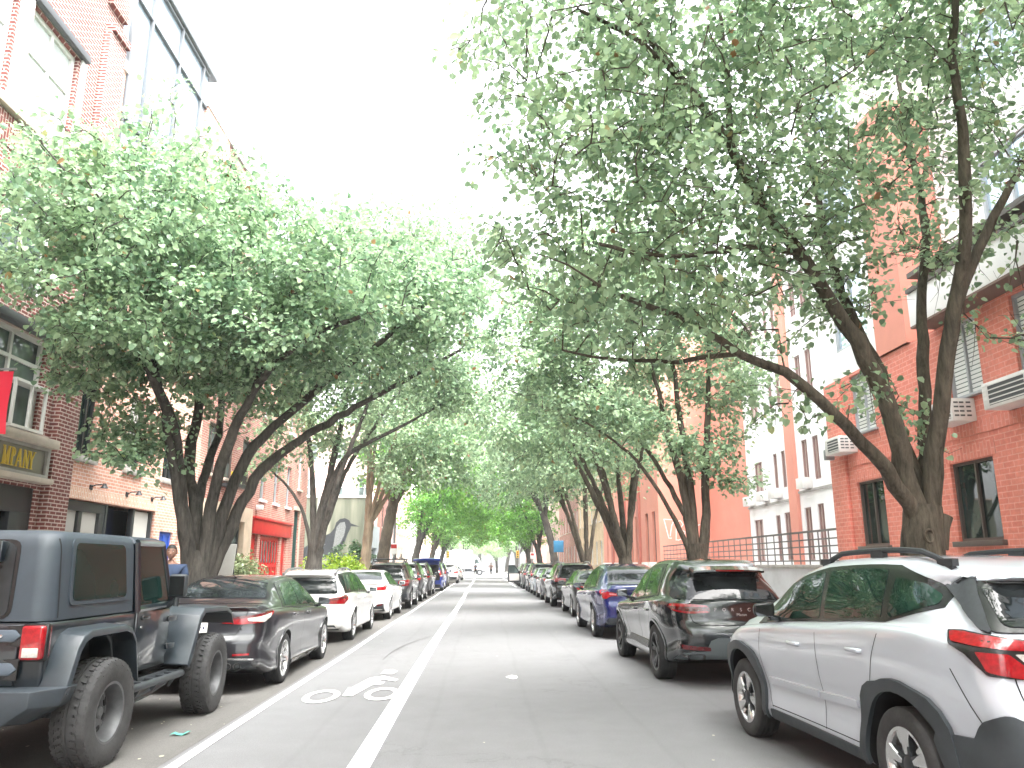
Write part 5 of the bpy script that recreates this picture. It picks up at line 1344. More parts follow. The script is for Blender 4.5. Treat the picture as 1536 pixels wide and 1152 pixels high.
def car_sedan_white():
    sp = dict(SEDAN); sp['top'] = [(y, z*.995) for y, z in SEDAN['top']]; pm = pt('white', (.74,.735,.72), 0, .3)
    S, root = start(sp, 'sedan', 'white sedan with slim pointed red taillights behind the white wagon', 'car', GL, pm)
    arches(S, root, sp, .022, .009, pm); sedan_common(S, root, pm)
    tl = pair(S, root, 'taillight', [(csx(.38),.895),(csx(.5),.865),(csx(.84),.87),(csx(.88,.12),.88),(csx(.88,.30),1.0),(csx(.86,.26),1.0),(csx(.6),.95)], .012, M['lamp_red'], r=.008)
    sub(tl, S, 'white_lens', [(csx(.42),.895),(csx(.52),.875),(csx(.6),.905),(csx(.55),.925)], .018, M['lamp_white'])
    decal(S, root, 'lower_bumper', P_rear(), rnd([(-.80,.27),(.80,.27),(.78,.50),(.62,.48),(.5,.38),(-.5,.38),(-.62,.48),(-.78,.50)], .02), .010, M['car_black'])
    pair(S, root, 'rear_reflector', [(csx(.60),.42),(csx(.60),.47),(csx(.80),.48),(csx(.80),.45)], .016, M['lamp_red_deep'], r=.006)
    plate(S, root, 0, .78)
    finish_body(S, root, [pm, M['car_black'], M['car_void']]); wheels(root, sp, 'five', .235)
    return place(root, -3.68, 23.4, R(0))

def suv_spec(**k):
    sp = dict(L=4.65, W2=.92, axles=(.98,3.69), wr=.36, arch=.41, ER=.95, rc=.15, kr=.05, clad=3., cladr=2.6, crown=.07, flank=.012, inset=.08,
      hw=[(0,.88),(.5,.91),(1,.92),(2.2,.91),(3.6,.92),(4.2,.88),(4.65,.78)], belt=[(0,1.06),(1,1.09),(2,1.06),(3,1.03),(3.5,1.0),(4.2,.93),(4.65,.84)],
      top=[(0,1.60),(.25,1.645),(.8,1.68),(1.6,1.695),(2.2,1.67),(2.7,1.55),(3.2,1.26),(3.4,1.12),(3.6,1.07),(4.2,.99),(4.65,.87)],
      rw=[(0,.6),(.5,.63),(2.2,.64),(2.9,.7),(3.4,.77),(4.65,.68)], zb=[(0,.36),(.4,.25),(1,.23),(3.4,.23),(4.2,.25),(4.65,.3)],
      rear=[(.2,.2),(.36,.05),(.58,.0),(.74,.02),(.82,.05),(1.05,.07),(1.15,.12),(1.4,.30),(1.52,.34),(1.57,.22),(1.62,.18),(1.75,.18)], front=[(.2,4.47),(.4,4.62),(.6,4.65),(.8,4.6),(1.0,4.4),(1.2,4.2)])
    sp.update(k); return sp
def car_suv(label, pm, group, x, y, kind, rot=0., rack=False):
    sp = suv_spec()
    if kind == 'big': sp = suv_spec(W2=.97, L=4.95, axles=(1.05,3.98), wr=.375, hw=[(0,.92),(.5,.96),(1,.97),(2.2,.955),(3.9,.965),(4.5,.92),(4.95,.8)], front=[(.2,4.77),(.4,4.92),(.6,4.95),(.8,4.9),(1.0,4.7),(1.2,4.5)])
    S, root = start(sp, 'suv', label, 'car', group, pm)
    arches(S, root, sp, .045 if kind != 'big' else .025, .016, M['car_black'] if kind != 'big' else pm)
    sides(S, root, [dlo(S, 2.15, 3.2, 2.2, 2.72, .09, .80), dlo(S, 1.2, 2.08, 1.24, 2.12, .09, .80), dlo(S, .52, 1.1, .62, 1.14, .14, .78)], [dlo(S, .45, 3.3, .55, 2.76, .04, .87)],
        handles=((1.4,.96,.2),(2.42,.94,.2)), seams=([(3.1,1.03),(3.12,.7),(3.0,.34)], [(2.12,1.05),(2.1,.34)], [(1.15,1.07),(1.25,.85),(1.4,.6),(1.46,.34)]), hm=pm, mir=(3.0,1.13), mirm=pm)
    decal(S, root, 'rear_window', P_rear(), rnd([(-.70,1.13),(.70,1.13),(.585,1.54),(-.585,1.54)], .07), .005, M['car_glass_rear'])
    if kind == 'stripe':
        tl = pair(S, root, 'taillight', [(csx(.48),.93),(csx(.52),1.02),(csx(.86,.22),1.06),(csx(.9,.3),1.02),(csx(.88,.16),.86),(csx(.7),.84)], .014, M['lamp_red'], r=.015)
        sub(tl, S, 'white_lens', [(csx(.60),.925),(csx(.60),.955),(csx(.88,.17),.985),(csx(.88,.15),.93)], .02, M['lamp_pink'])
    elif kind == 'big':
        tl = pair(S, root, 'taillight', [(csx(.44),.97),(csx(.46),1.08),(csx(.9,.24),1.10),(csx(.93,.32),1.06),(csx(.92,.12),.96)], .014, M['lamp_red'], r=.02)
        sub(tl, S, 'white_lens', [(csx(.48),.985),(csx(.48),1.005),(csx(.9,.15),1.01),(csx(.9,.13),.985)], .02, M['lamp_pink'])
    else:
        tl = pair(S, root, 'taillight', [(csx(.5),.94),(csx(.5),1.04),(csx(.84,.05),1.08),(csx(.86,.16),1.26),(csx(.9,.28),1.22),(csx(.9,.26),1.02),(csx(.87,.08),.94)], .014, M['lamp_red'], r=.015)
        sub(tl, S, 'white_lens', [(csx(.54),.96),(csx(.54),1.0),(csx(.74),1.01),(csx(.74),.965)], .02, M['lamp_white'])
    decal(S, root, 'lower_bumper', P_rear(), rnd([(-.80,.35),(.80,.35),(.78,.56),(-.78,.56)], .03), .012, M['car_black'])
    if kind == 'big':
        for s in (1, -1): exhaust(root, s*.6, .01, .42, .18, .08)
    plate(S, root, 0, .80)
    roof_rails(S, root, .5, 2.4, .575, 0, M['metal_grey'] if kind == 'big' else M['car_black'], .05)
    if rack:
        r = MB()
        for yy in (.95, 1.85): r.tube([(-.62,yy,1.80),(.62,yy,1.80)], .022, 8)
        for s in (1, -1):
            for yy in (.95, 1.85): r.tube([(s*.575,yy,1.70),(s*.575,yy,1.80)], .025, 6)
        rk = r.build('roof_rack', M['car_black'], root, smooth=True, world=False)
        for xx in (.2, .42):
            b = MB(); b.tube([(xx,.75,1.85),(xx,2.0,1.85)], .018, 6); b.lathe([(.10,-.015),(.115,0),(.10,.015)], (xx,1.3,1.90), 'x', 20, closed=True); b.build('bike_tray', M['car_black'], rk, smooth=True, world=False)
    finish_body(S, root, [pm, M['car_black'], M['car_void']]); wheels(root, sp, 'five' if kind != 'plain' else 'ten_black', .235, w=.235)
    return place(root, x, y, rot)

def car_blue():
    sp = dict(L=4.75, W2=.945, axles=(.98,3.87), wr=.36, arch=.405, ER=1.0, rc=.2, kr=.08, clad=2., crown=.10, flank=.01, inset=.11,
      hw=[(0,.87),(.5,.93),(1,.945),(2.2,.925),(3.8,.935),(4.4,.88),(4.75,.76)], belt=[(0,1.03),(.6,1.06),(1,1.06),(2,1.03),(3,1.0),(3.5,.97),(4.2,.88),(4.75,.74)],
      top=[(0,1.16),(.2,1.19),(.5,1.30),(.9,1.46),(1.5,1.58),(2.0,1.62),(2.5,1.56),(3.0,1.38),(3.5,1.09),(3.7,1.0),(4.3,.9),(4.75,.76)],
      rw=[(0,.64),(.4,.60),(.9,.56),(1.5,.57),(2.2,.58),(2.9,.66),(3.5,.77),(4.75,.64)], zb=[(0,.32),(.4,.22),(1,.19),(3.6,.19),(4.3,.2),(4.75,.26)],
      rear=[(.15,.22),(.3,.06),(.5,.0),(.7,.02),(.82,.07),(.98,.08),(1.06,.03),(1.12,.04),(1.2,.12)], front=[(.15,4.55),(.35,4.72),(.55,4.75),(.75,4.68),(.9,4.5),(1.1,4.3)])
    pm = pt('deep_blue', (.002,.007,.075), .1, .2)
    S, root = start(sp, 'hatchback_car', 'deep blue electric hatchback with sloping rear glass between two dark cars', 'car', GR, pm)
    arches(S, root, sp, .02, .009, pm)
    sides(S, root, [dlo(S, 2.2, 3.36, 2.24, 2.82, .09, .82), dlo(S, 1.12, 2.12, 1.5, 2.16, .09, .80)], [dlo(S, .88, 3.46, 1.25, 2.86, .04, .88)],
        handles=((1.4,.92,.16),(2.4,.90,.16)), seams=([(3.3,1.0),(3.3,.6),(3.15,.3)], [(2.16,1.03),(2.14,.3)], [(1.05,1.07),(1.3,.75),(1.5,.3)]), hm=pm, mir=(3.15,1.07), mirm=pm)
    decal(S, root, 'rear_window', P_top(), rnd([(-.64,.32),(.64,.32),(.50,1.3),(-.50,1.3)], .08), .005, M['car_glass_rear'], .07)
    tl = pair(S, root, 'taillight', [(csx(.46),.93),(csx(.46),.97),(csx(.84),1.03),(csx(.9,.28),1.05),(csx(.91,.30),1.0),(csx(.88,.06),.86),(csx(.82),.86),(csx(.7),.92)], .012, M['lamp_red'], r=.02)
    sub(tl, S, 'white_lens', [(csx(.55),.94),(csx(.55),.965),(csx(.74),.985),(csx(.74),.95)], .017, M['lamp_pink'])
    decal(S, root, 'lower_bumper', P_rear(), rnd([(-.74,.30),(.74,.30),(.70,.46),(-.70,.46)], .03), .01, M['car_black'])
    plate(S, root, 0, .76)
    finish_body(S, root, [pm, M['car_black'], M['car_void']]); wheels(root, sp, 'twin', .245, w=.235)
    return place(root, 3.44, 17.5, 0)

def car_sedan_far(label, pm, group, x, y):
    sp = dict(SEDAN); S, root = start(sp, 'sedan', label, 'car', group, pm)
    arches(S, root, sp, .022, .009, pm); sedan_common(S, root, pm)
    tl = pair(S, root, 'taillight', [(csx(.45),.85),(csx(.45),.92),(csx(.86,.2),.98),(csx(.88,.28),.95),(csx(.86,.08),.85)], .012, M['lamp_red'], r=.02)
    decal(S, root, 'lower_bumper', P_rear(), rnd([(-.72,.28),(.72,.28),(.66,.40),(-.66,.40)], .02), .010, M['car_black'])
    plate(S, root, 0, .76)
    finish_body(S, root, [pm, M['car_black'], M['car_void']]); wheels(root, sp, 'ten', .225)
    return place(root, x, y, 0)

def car_minivan():
    pm = pt('van_blue', (.006,.028,.24), .25, .28)
    sp = suv_spec(L=5.1, W2=.98, axles=(1.08,4.1), wr=.345, arch=.385, hw=[(0,.94),(.5,.97),(1,.98),(2.2,.97),(4.0,.975),(4.6,.92),(5.1,.8)], belt=[(0,1.0),(1,1.03),(2,1.02),(3,1.0),(4,.96),(4.6,.9),(5.1,.8)],
      top=[(0,1.68),(.3,1.72),(1,1.76),(2.2,1.77),(2.9,1.68),(3.5,1.36),(3.9,1.1),(4.2,1.02),(4.7,.93),(5.1,.82)], rw=[(0,.66),(1,.68),(2.6,.68),(3.3,.73),(4,.8),(5.1,.68)], zb=[(0,.3),(.4,.2),(1,.18),(4,.18),(5.1,.25)],
      front=[(.15,4.9),(.4,5.06),(.6,5.1),(.8,5.04),(1.0,4.8),(1.2,4.6)], clad=2., cladr=2.)
    S, root = start(sp, 'minivan', 'bright blue minivan with its tailgate raised open at left', 'car', GL, pm)
    arches(S, root, sp, .02, .009, pm)
    sides(S, root, [dlo(S, 2.6, 3.8, 2.66, 3.25, .09, .80), dlo(S, 1.6, 2.52, 1.62, 2.56, .09, .80), dlo(S, .5, 1.52, .6, 1.52, .09, .80)], [dlo(S, .42, 3.9, .5, 3.3, .04, .87)],
        handles=((1.75,.88,.2),(2.75,.86,.2)), seams=([(3.7,.98),(3.6,.3)], [(2.56,1.03),(2.55,.28)], [(1.56,1.03),(1.56,.5)]), hm=pm, mir=(3.55,1.08), mirm=pm)
    decal(S, root, 'cargo_opening', P_rear(), rnd([(-.76,.66),(.76,.66),(.74,1.1),(.64,1.60),(-.64,1.60),(-.74,1.1)], .06), .006, M['car_void'])
    g = MB(); v = []; n = 9
    for i, t in enumerate(np.linspace(0, 1, n)):
        y = .22-1.02*t; z = 1.72+.36*math.sin(t*1.9)-.10*t
        for j, x in enumerate(np.linspace(-1, 1, 9)):
            v.append((x*(.66+.16*t), y, z-.05*x*x))
    for i, t in enumerate(np.linspace(0, 1, n)):
        y = .20-1.0*t; z = 1.65+.36*math.sin(t*1.9)-.13*t
        for j, x in enumerate(np.linspace(-1, 1, 9)): v.append((x*(.66+.16*t), y, z-.05*x*x))
    f = []
    for k in (0, 81):
        for i in range(8):
            for j in range(8): f.append((k+i*9+j, k+i*9+j+1, k+i*9+j+10, k+i*9+j+9))
    for i in range(8): f += [(i*9, i*9+9, 90+i*9, 81+i*9), (i*9+8, i*9+17, 98+i*9, 89+i*9), (i, i+1, 82+i, 81+i), (72+i, 73+i, 154+i, 153+i)]
    g.add(v, f); tg = g.build('tailgate', pm, root, smooth=True, world=False, ang=50)
    for s in (1, -1):
        b = MB(); b.tube([(s*.68,.1,1.3),(s*.72,-.35,1.9)], .014, 6); b.build('gas_strut', M['metal_grey'], tg, smooth=True, world=False)
    cb = MB(); cb.box(-.4, .1, -.02, .3, .70, 1.05); cb.build('cargo_box', mat('cardboard', (.30,.20,.11), .8), root, bevel=.01, world=False)
    cb = MB(); cb.ico((.35,.05,.86), (.2,.16,.17), 3); cb.build('cargo_bag', mat('bag', (.20,.18,.16), .8), root, smooth=True, world=False)
    tl = pair(S, root, 'taillight', [(csx(.80),.88),(csx(.80),1.24),(csx(.88,.22),1.24),(csx(.93,.26),1.1),(csx(.93,.2),.88)], .014, M['lamp_red'], r=.03)
    sub(tl, S, 'white_lens', [(csx(.82),.9),(csx(.82),.96),(csx(.92,.16),.96),(csx(.92,.16),.9)], .02, M['lamp_white'])
    decal(S, root, 'lower_bumper', P_rear(), rnd([(-.8,.30),(.8,.30),(.8,.42),(-.8,.42)], .03), .01, M['car_black'])
    finish_body(S, root, [pm, M['car_black'], M['car_void']]); wheels(root, sp, 'ten', .215)
    return place(root, -3.42, 49.0, 0)
def recolour(root, pm, old):
    for ch in root.children_recursive:
        if ch.type == 'MESH':
            for sl in ch.material_slots:
                if sl.material == old: sl.link = 'OBJECT'; sl.material = pm

car_crossover(); car_suv_dark(); car_blue(); car_sedan_grey(); car_wagon(); car_sedan_white()
fs = car_sedan_far('graphite grey sedan half hidden ahead of the deep blue hatchback', pt('graphite', (.03,.032,.035), .4), GR, 3.7, 24.4)
q7 = car_suv('large black SUV with silver roof rails and wide red taillights', pt('black', (.010,.013,.017), .2, .2), GR, 3.62, 30.6, 'big')
rg = car_suv('grey SUV with a black roof rack and striped red taillights', pt('gun_grey', (.06,.063,.066), .4), GL, -3.58, 29.3, 'stripe', rack=True)
sb = car_suv('dark charcoal SUV with tall hooked taillights parked past the roof rack SUV', pt('charcoal', (.022,.024,.027), .3), GL, -3.60, 35.0, 'plain')
mv = car_minivan()
def again(src, label, pm, old, group, x, y):
    c = tree_copy(src); c['label'] = label; c['group'] = group; recolour(c, PAINT[pm] if isinstance(pm, str) else pm, PAINT[old]); return place(c, x, y, 0)
again(sb, 'mid grey SUV parked between the charcoal SUV and the blue minivan', pt('mid_grey', (.09,.09,.095), .4), 'charcoal', GL, -3.62, 41.4)
again(sb, 'navy blue SUV parked just past the blue minivan', pt('navy', (.008,.018,.06), .3), 'charcoal', GL, -3.45, 56.4)
again(rg, 'small white SUV standing far ahead on the left before the box truck', 'white', 'gun_grey', GL, -3.10, 70.0)
again(fs, 'white sedan farthest ahead on the left near the crossing', 'white', 'graphite', GL, -3.1, 84.0)
again(fs, 'mid grey sedan ahead of the large black SUV on the right', pt('mid_grey', (.09,.09,.095), .4), 'graphite', GR, 3.6, 36.6)
again(fs, 'silver sedan on the right between the grey sedan and the charcoal SUV', 'silver_white', 'graphite', GR, 3.6, 42.0)
again(sb, 'black SUV on the right standing behind the car with the open door', 'black', 'charcoal', GR, 3.6, 47.2)
od = again(sb, 'dark SUV with its driver side door swung open into the road', pt('slate', (.03,.035,.04), .3), 'charcoal', GR, 3.55, 53.2)
def open_door(root):
    b = MB(); x0 = -.93; y0 = 3.1
    rot = Matrix.Rotation(R(-62), 3, 'Z'); P = lambda t, z, th: tuple(Vector((x0, y0, 0))+rot @ Vector((-th, -t, z)))
    pl = [(0,.42),(.98,.42),(1.0,1.05),(.02,1.05)]
    v = [P(a, z, 0) for a, z in pl]+[P(a, z, .09) for a, z in pl]
    b.add(v, [(0,1,2,3),(7,6,5,4),(0,4,5,1),(1,5,6,2),(2,6,7,3),(3,7,4,0)]); d = b.build('open_door', pt('slate', (.03,.035,.04), .3), root, world=False, bevel=.015)
    b = MB()
    for t0, z0, t1, z1 in ((.98,1.04,.92,1.55),(.92,1.55,.45,1.55),(.45,1.55,.04,1.05)): b.tube([P(t0,z0,.045), P(t1,z1,.045)], .025, 6)
    b.build('window_frame', M['trim_black'], d, world=False)
    b = MB(); b.add([P(.05,1.05,.045), P(.96,1.05,.045), P(.91,1.53,.045), P(.46,1.53,.045)], [(0,1,2,3)]); b.build('door_glass', M['glass_mid'], d, world=False)
    b = MB(); v = [P(a, z, -.004) for a, z in ((.08,.5),(.9,.5),(.92,.98),(.1,.98))]+[P(a, z, -.03) for a, z in ((.1,.52),(.88,.52),(.9,.96),(.12,.96))]; b.add(v, [(0,1,2,3),(7,6,5,4),(0,4,5,1),(1,5,6,2),(2,6,7,3),(3,7,4,0)]); b.build('door_card', mat('door_card', (.42,.40,.38), .6), d, world=False)
open_door(od)
again(q7, 'grey SUV with silver roof rails beyond the car with the open door', 'mid_grey', 'black', GR, 3.6, 59.6)
again(fs, 'dark navy sedan standing last in the right row', 'navy', 'graphite', GR, 3.6, 66.0)
# ------------------------------------------------------------------ the jeep, boxy, built from plates
def jeep():
    pm = pt('slate_blue', (.0045,.0095,.0145), .05, .28); top = mat('hardtop', (.028,.039,.051), .5, noise=(9,.08), bump=(420,.10)); fl = mat('flare', (.030,.039,.047), .32, noise=(5,.2), bump=(300,.04))
    st = mat('bumper_steel', (.024,.032,.040), .5, noise=(6,.2), bump=(120,.06)); hinge = mat('hinge_grey', (.07,.09,.115), .45)
    root = thing('off_road_jeep', 'dark slate blue two door jeep with big all-terrain tyres at the left edge', 'car', (0,0,0), 0, GL)
    T = MB()
    tub = [(.0,.67),(-.01,1.0),(.0,1.165),(2.2,1.165),(2.22,.60),(1.16,.60),(1.04,.93),(.90,1.03),(.30,1.03),(.17,.95),(.05,.67)]
    T.prism(tub, 'x', -.76, .76); body = T.build('body', pm, root, bevel=.035, seg=3, world=False)
    k = MB(); k.box(-.56, .56, .03, 3.3, .50, 1.0); k.box(-.60, .60, -.05, 3.4, .44, .52); k.build('underbody', M['car_void'], root, world=False)
    # hood, cowl and front
    h = MB(); h.prism([(2.14,.72),(2.14,1.19),(2.45,1.205),(3.45,1.10),(3.56,1.02),(3.58,.70)], 'x', -.60, .60); h.build('hood', pm, root, bevel=.05, seg=3, world=False)
    k = MB(); k.tube([(.55,2.2,1.21),(.1,2.22,1.225)], .012, 6); k.box(.52, .66, 2.12, 2.2, 1.17, 1.22); k.build('hood_latch', M['trim_black'], root, world=False)
    # hardtop as a stack of rounded rectangles
    def rr(hw, y0, y1, z, r):
        P = []
        for cx, cy, a0 in ((hw-r, y1-.06, 0), (-hw+r, y1-.06, 90), (-hw+r, y0+r, 180), (hw-r, y0+r, 270)):
            q = r if a0 >= 180 else .06
            ccx = math.copysign(hw-q, cx)
            for t in np.linspace(0, 90, 8): a = R(a0+t); P.append((ccx+q*math.cos(a), (y0+q if a0 >= 180 else y1-q)+q*math.sin(a), z))
        return P
    def stack(lv):
        n = len(lv[0]); v = [p for l in lv for p in l]; f = [(i*n+j, i*n+(j+1) % n, (i+1)*n+(j+1) % n, (i+1)*n+j) for i in range(len(lv)-1) for j in range(n)]
        return v, f+[tuple(range(n))[::-1], tuple(range((len(lv)-1)*n, len(lv)*n))]
    lv = [rr(.758, -.0, 1.43, 1.172, .15), rr(.755, .005, 1.43, 1.22, .15), rr(.735, .03, 1.43, 1.45, .155), rr(.712, .06, 1.43, 1.72, .16), rr(.70, .08, 1.43, 1.79, .16), rr(.675, .105, 1.43, 1.835, .15), rr(.63, .15, 1.43, 1.862, .13), rr(.5, .28, 1.43, 1.872, .1)]
    v, f = stack(lv); H = MB(); H.add(v, f)
    S = Body(); bm = bmesh.new(); vs = [bm.verts.new(p) for p in v]
    for q in f:
        bm.faces.new([vs[i] for i in q])
    bmesh.ops.triangulate(bm, faces=bm.faces); bmesh.ops.recalc_face_normals(bm, faces=bm.faces); S.bvh = BVHTree.FromBMesh(bm); bm.free()
    hard = H.build('hardtop', top, root, smooth=True, ang=50, world=False)
    # front roof over the doors, pillars
    k = MB(); lv2 = [rr(.70, 1.425, 2.12, 1.79, .02), rr(.675, 1.425, 2.10, 1.835, .02), rr(.63, 1.425, 2.05, 1.860, .02), rr(.5, 1.425, 2.0, 1.868, .02)]
    v, f = stack(lv2); k.add(v, f); k.build('front_roof', top, root, smooth=True, ang=40, world=False)
    for s in (1, -1):
        g = decal(S, root, 'side_window_surround', P_side(s), rnd([(.27,1.275),(1.27,1.275),(1.23,1.80),(.31,1.80)], .06), .012, top, .06)
        decal(S, g, 'side_window', P_side(s), rnd([(.31,1.31),(1.23,1.31),(1.19,1.77),(.35,1.77)], .06), .016, M['jeep_glass'], .06)
        b = MB(); seam_into(S, b, P_side(s), [(.13,1.19),(.165,1.80)], .012, .003); b.build('top_seam', M['car_void'], root, world=False, norm=False)
        # door: lower skin, frame and glass
        X = lambda x: s*x
        k = MB(); k.prism([(1.46,.66),(1.46,1.16),(2.2,1.16),(2.2,.72),(2.08,.63)], 'x', X(.745), X(.778)); d = k.build('door', pm, root, bevel=.015, seg=2, world=False)
        def uq(y, z, o=0.): return (s*(.765-(z-1.17)*.105+o), y, z)
        fr = [((1.46,1.16),(1.46,1.80)), ((1.46,1.80),(2.02,1.80)), ((2.02,1.80),(2.2,1.2)), ((2.2,1.2),(1.46,1.18))]
        k = MB()
        for (a, b_), (c, e) in fr: k.tube([uq(a, b_), uq(c, e)], .036, 8)
        k.build('window_frame', pm, d, smooth=True, world=False)
        k = MB(); k.add([uq(1.46,1.17,.012), uq(2.19,1.19,.012), uq(2.01,1.79,.012), uq(1.46,1.79,.012)], [(0,1,2,3)]); k.build('door_window', M['jeep_glass'], d, world=False)
        k = MB(); k.box(min(X(.772),X(.80)), max(X(.772),X(.80)), 1.53, 1.70, 1.085, 1.115); k.lathe([(0,s*.80),(.022,s*.80),(.028,s*.77)], (0,1.56,1.10), 'x', 12); k.build('door_handle', M['trim_black'], d, world=False, bevel=.006)
        k = MB(); k.lathe([(0,s*.785),(.016,s*.785),(.016,s*.77)], (0,1.56,1.01), 'x', 12); k.build('lock', M['chrome'], d, world=False)
        for z in (1.05, .78):
            k = MB(); k.box(min(X(.77),X(.80)), max(X(.77),X(.80)), 2.14, 2.34, z-.028, z+.028); k.build('door_hinge', pm, d, world=False, bevel=.01)
        # A pillar
        k = MB(); k.tube([(s*.70,2.30,1.17),(s*.66,2.06,1.82)], .045, 8); k.build('pillar', pm, root, smooth=True, world=False)
        # flares
        def flare(path, x0, x1, th, nm):
            n = len(path); P = [Vector(p) for p in path]; inn = []
            for i in range(n):
                t = (P[min(i+1,n-1)]-P[max(i-1,0)]).normalized(); inn.append(P[i]+Vector((t.y,-t.x))*th)
            b = MB(); v = []
            for i in range(n):                     # slight outward droop
                o, q = P[i], inn[i]
                v += [(s*x0,o.x,o.y+.02), (s*x1*.985,o.x,o.y), (s*x1,q.x,q.y-.02), (s*(x1-.03),q.x,q.y), (s*x0,q.x,q.y)]
            f = [(5*i+j, 5*i+5+j, 5*i+5+(j+1) % 5, 5*i+(j+1) % 5) for i in range(n-1) for j in range(5)]+[(0,1,2,3,4),tuple(range(5*n-5,5*n))[::-1]]
            b.add(v, f); b.build(nm, fl, root, bevel=.006, world=False)
        flare([(-.005,.66),(.12,.97),(.19,1.05),(.30,1.085),(.88,1.085),(1.0,1.05),(1.09,.96),(1.21,.60)], .74, .97, .035, 'rear_flare')
        flare([(2.30,.585),(2.47,.90),(2.55,1.06),(2.66,1.135),(3.35,1.12),(3.52,1.06),(3.62,.93)], .56, .98, .035, 'front_flare')
        # mirror
        k = MB(); k.box(min(X(.80),X(.98)), max(X(.80),X(.98)), 2.02, 2.11, 1.27, 1.50); m_ = k.build('mirror', M['car_black'], root, bevel=.03, seg=3, world=False)
        k = MB(); k.add([(X(.815),2.018,1.29),(X(.965),2.018,1.29),(X(.965),2.018,1.48),(X(.815),2.018,1.48)], [(0,1,2,3)]); k.build('mirror_glass', M['mirror_glass'], m_, world=False)
        k = MB(); k.tube([(X(.77),2.1,1.18),(X(.88),2.07,1.24)], .03, 8); k.tube([(X(.88),2.07,1.18),(X(.88),2.07,1.28)], .03, 8); k.build('mirror_arm', M['car_black'], m_, smooth=True, world=False)
        # side step of tubes
        k = MB(); z = .50
        k.tube([(X(.70),1.13,.47),(X(.90),1.16,z),(X(.93),1.3,z+.01),(X(.93),2.2,z+.01),(X(.90),2.34,z),(X(.70),2.36,.5)], .034, 10)
        k.tube([(X(.74),1.2,z+.01),(X(.74),2.32,z+.01)], .03, 8)
        k.tube([(X(.80),1.15,.40),(X(.86),1.25,.38),(X(.86),1.6,.40),(X(.84),2.2,.47)], .028, 8)
        for y in (1.3,1.55,1.8,2.05,2.25): k.obox((X(.835),y,z+.012), (.20,.07,.02))
        for y in (1.35,1.7,2.1): k.tube([(X(.86),y,.41),(X(.92),y,z)], .02, 6)
        k.build('side_step', mat('step_grey', (.032,.038,.043), .45, noise=(12,.2)) if s == 1 else bpy.data.materials['step_grey'], root, smooth=True, world=False)
        # taillight
        k = MB(); k.box(min(X(.605),X(.80)), max(X(.605),X(.775)), -.075, .06, .895, 1.145); t_ = k.build('taillight', M['lamp_red'], root, bevel=.022, seg=3, world=False)
        k = MB(); k.box(min(X(.635),X(.755)), max(X(.635),X(.755)), -.082, -.06, .915, .985); k.build('white_lens', M['lamp_white'], t_, bevel=.006, world=False)
        k = MB(); k.box(min(X(.59),X(.79)), max(X(.59),X(.79)), -.03, .02, .88, 1.16); k.build('taillight_base', M['trim_black'], t_, bevel=.02, world=False)
    # rear glass and hardware
    g = decal(S, root, 'rear_window_gasket', P_rear(), rnd([(-.47,1.19),(.47,1.19),(.44,1.79),(-.44,1.79)], .09), .006, M['trim_black'], .06)
    decal(S, g, 'rear_window', P_rear(), rnd([(-.44,1.20),(.44,1.20),(.41,1.765),(-.41,1.765)], .08), .014, M['car_glass_rear'], .06)
    k = MB(); k.box(.22, .34, -.02, .075, 1.62, 1.78); k.build('glass_hinge', pm, root, bevel=.015, world=False)
    k = MB(); k.lathe([(0,-.02),(.018,-.018),(.022,0.02)], (.27,.03,1.50), 'y', 14); k.build('glass_knob', M['alloy'], root, world=False)
    k = MB(); k.box(-.60, .575, -.03, .01, .70, 1.15); tg = k.build('tailgate', pm, root, bevel=.03, seg=3, world=False)
    for z in (1.07, .83):
        k = MB(); k.prism([(.30,z-.04),(.55,z-.045),(.60,z+.0),(.55,z+.045),(.30,z+.04)], 'y', -.062, -.03); hg = k.build('hinge', hinge, tg, bevel=.008, world=False)
        k = MB(); k.prism([(.50,z-.07),(.60,z-.08),(.605,z+.075),(.48,z+.07),(.57,z+.03),(.57,z-.03)], 'y', -.05, -.025); k.build('hinge_bracket', M['trim_black'], hg, world=False)
        k = MB(); k.lathe([(0,-.075),(.012,-.072),(.014,-.06)], (.46,0,z), 'y', 10); k.build('bolt', M['chrome'], hg, world=False)
    k = MB(); k.prism([(-.5,.74),(.28,.74),(.34,.80),(.36,.90),(.30,1.0),(.30,1.12),(-.5,1.12)], 'y', -.055, -.031); k.build('spare_carrier', hinge, tg, bevel=.01, world=False)
    # angular steel bumper
    k = MB(); lo = [(-.93,.57),(-.70,.44),(.70,.44),(.93,.57),(.98,.70),(-.98,.70)]
    v = [(x*.90, -.20, .46+(z-.44)*.88) for x, z in lo]+[(x, -.02, z) for x, z in lo]+[(x*.985, .16, z) for x, z in lo]
    v[3] = (.80,-.20,.575); v[0] = (-.80,-.20,.575); v[4] = (.80,-.2,.69); v[5] = (-.80,-.2,.69)
    f = [tuple(range(6))[::-1], tuple(range(12, 18))]
    for r in (0, 6): f += [(r+i, r+(i+1) % 6, r+6+(i+1) % 6, r+6+i) for i in range(6)]
    k.add(v, f); bp = k.build('rear_bumper', st, root, bevel=.008, world=False)
    k = MB(); k.prism([(.12,.50),(.22,.50),(.24,.64),(.14,.64)], 'y', -.235, -.19); k.prism([(-.22,.50),(-.12,.50),(-.14,.64),(-.24,.64)], 'y', -.235, -.19); k.build('tow_bracket', M['rail_steel'], bp, world=False)
    k = MB(); k.box(-.16, .16, 3.56, 3.6, .8, .9); k.build('grille', M['trim_black'], root, world=False)
    k = MB(); k.add([(-.64,2.28,1.2),(.64,2.28,1.2),(.60,2.07,1.8),(-.60,2.07,1.8)], [(0,1,2,3)]); k.build('windshield', M['car_glass'], root, world=False)
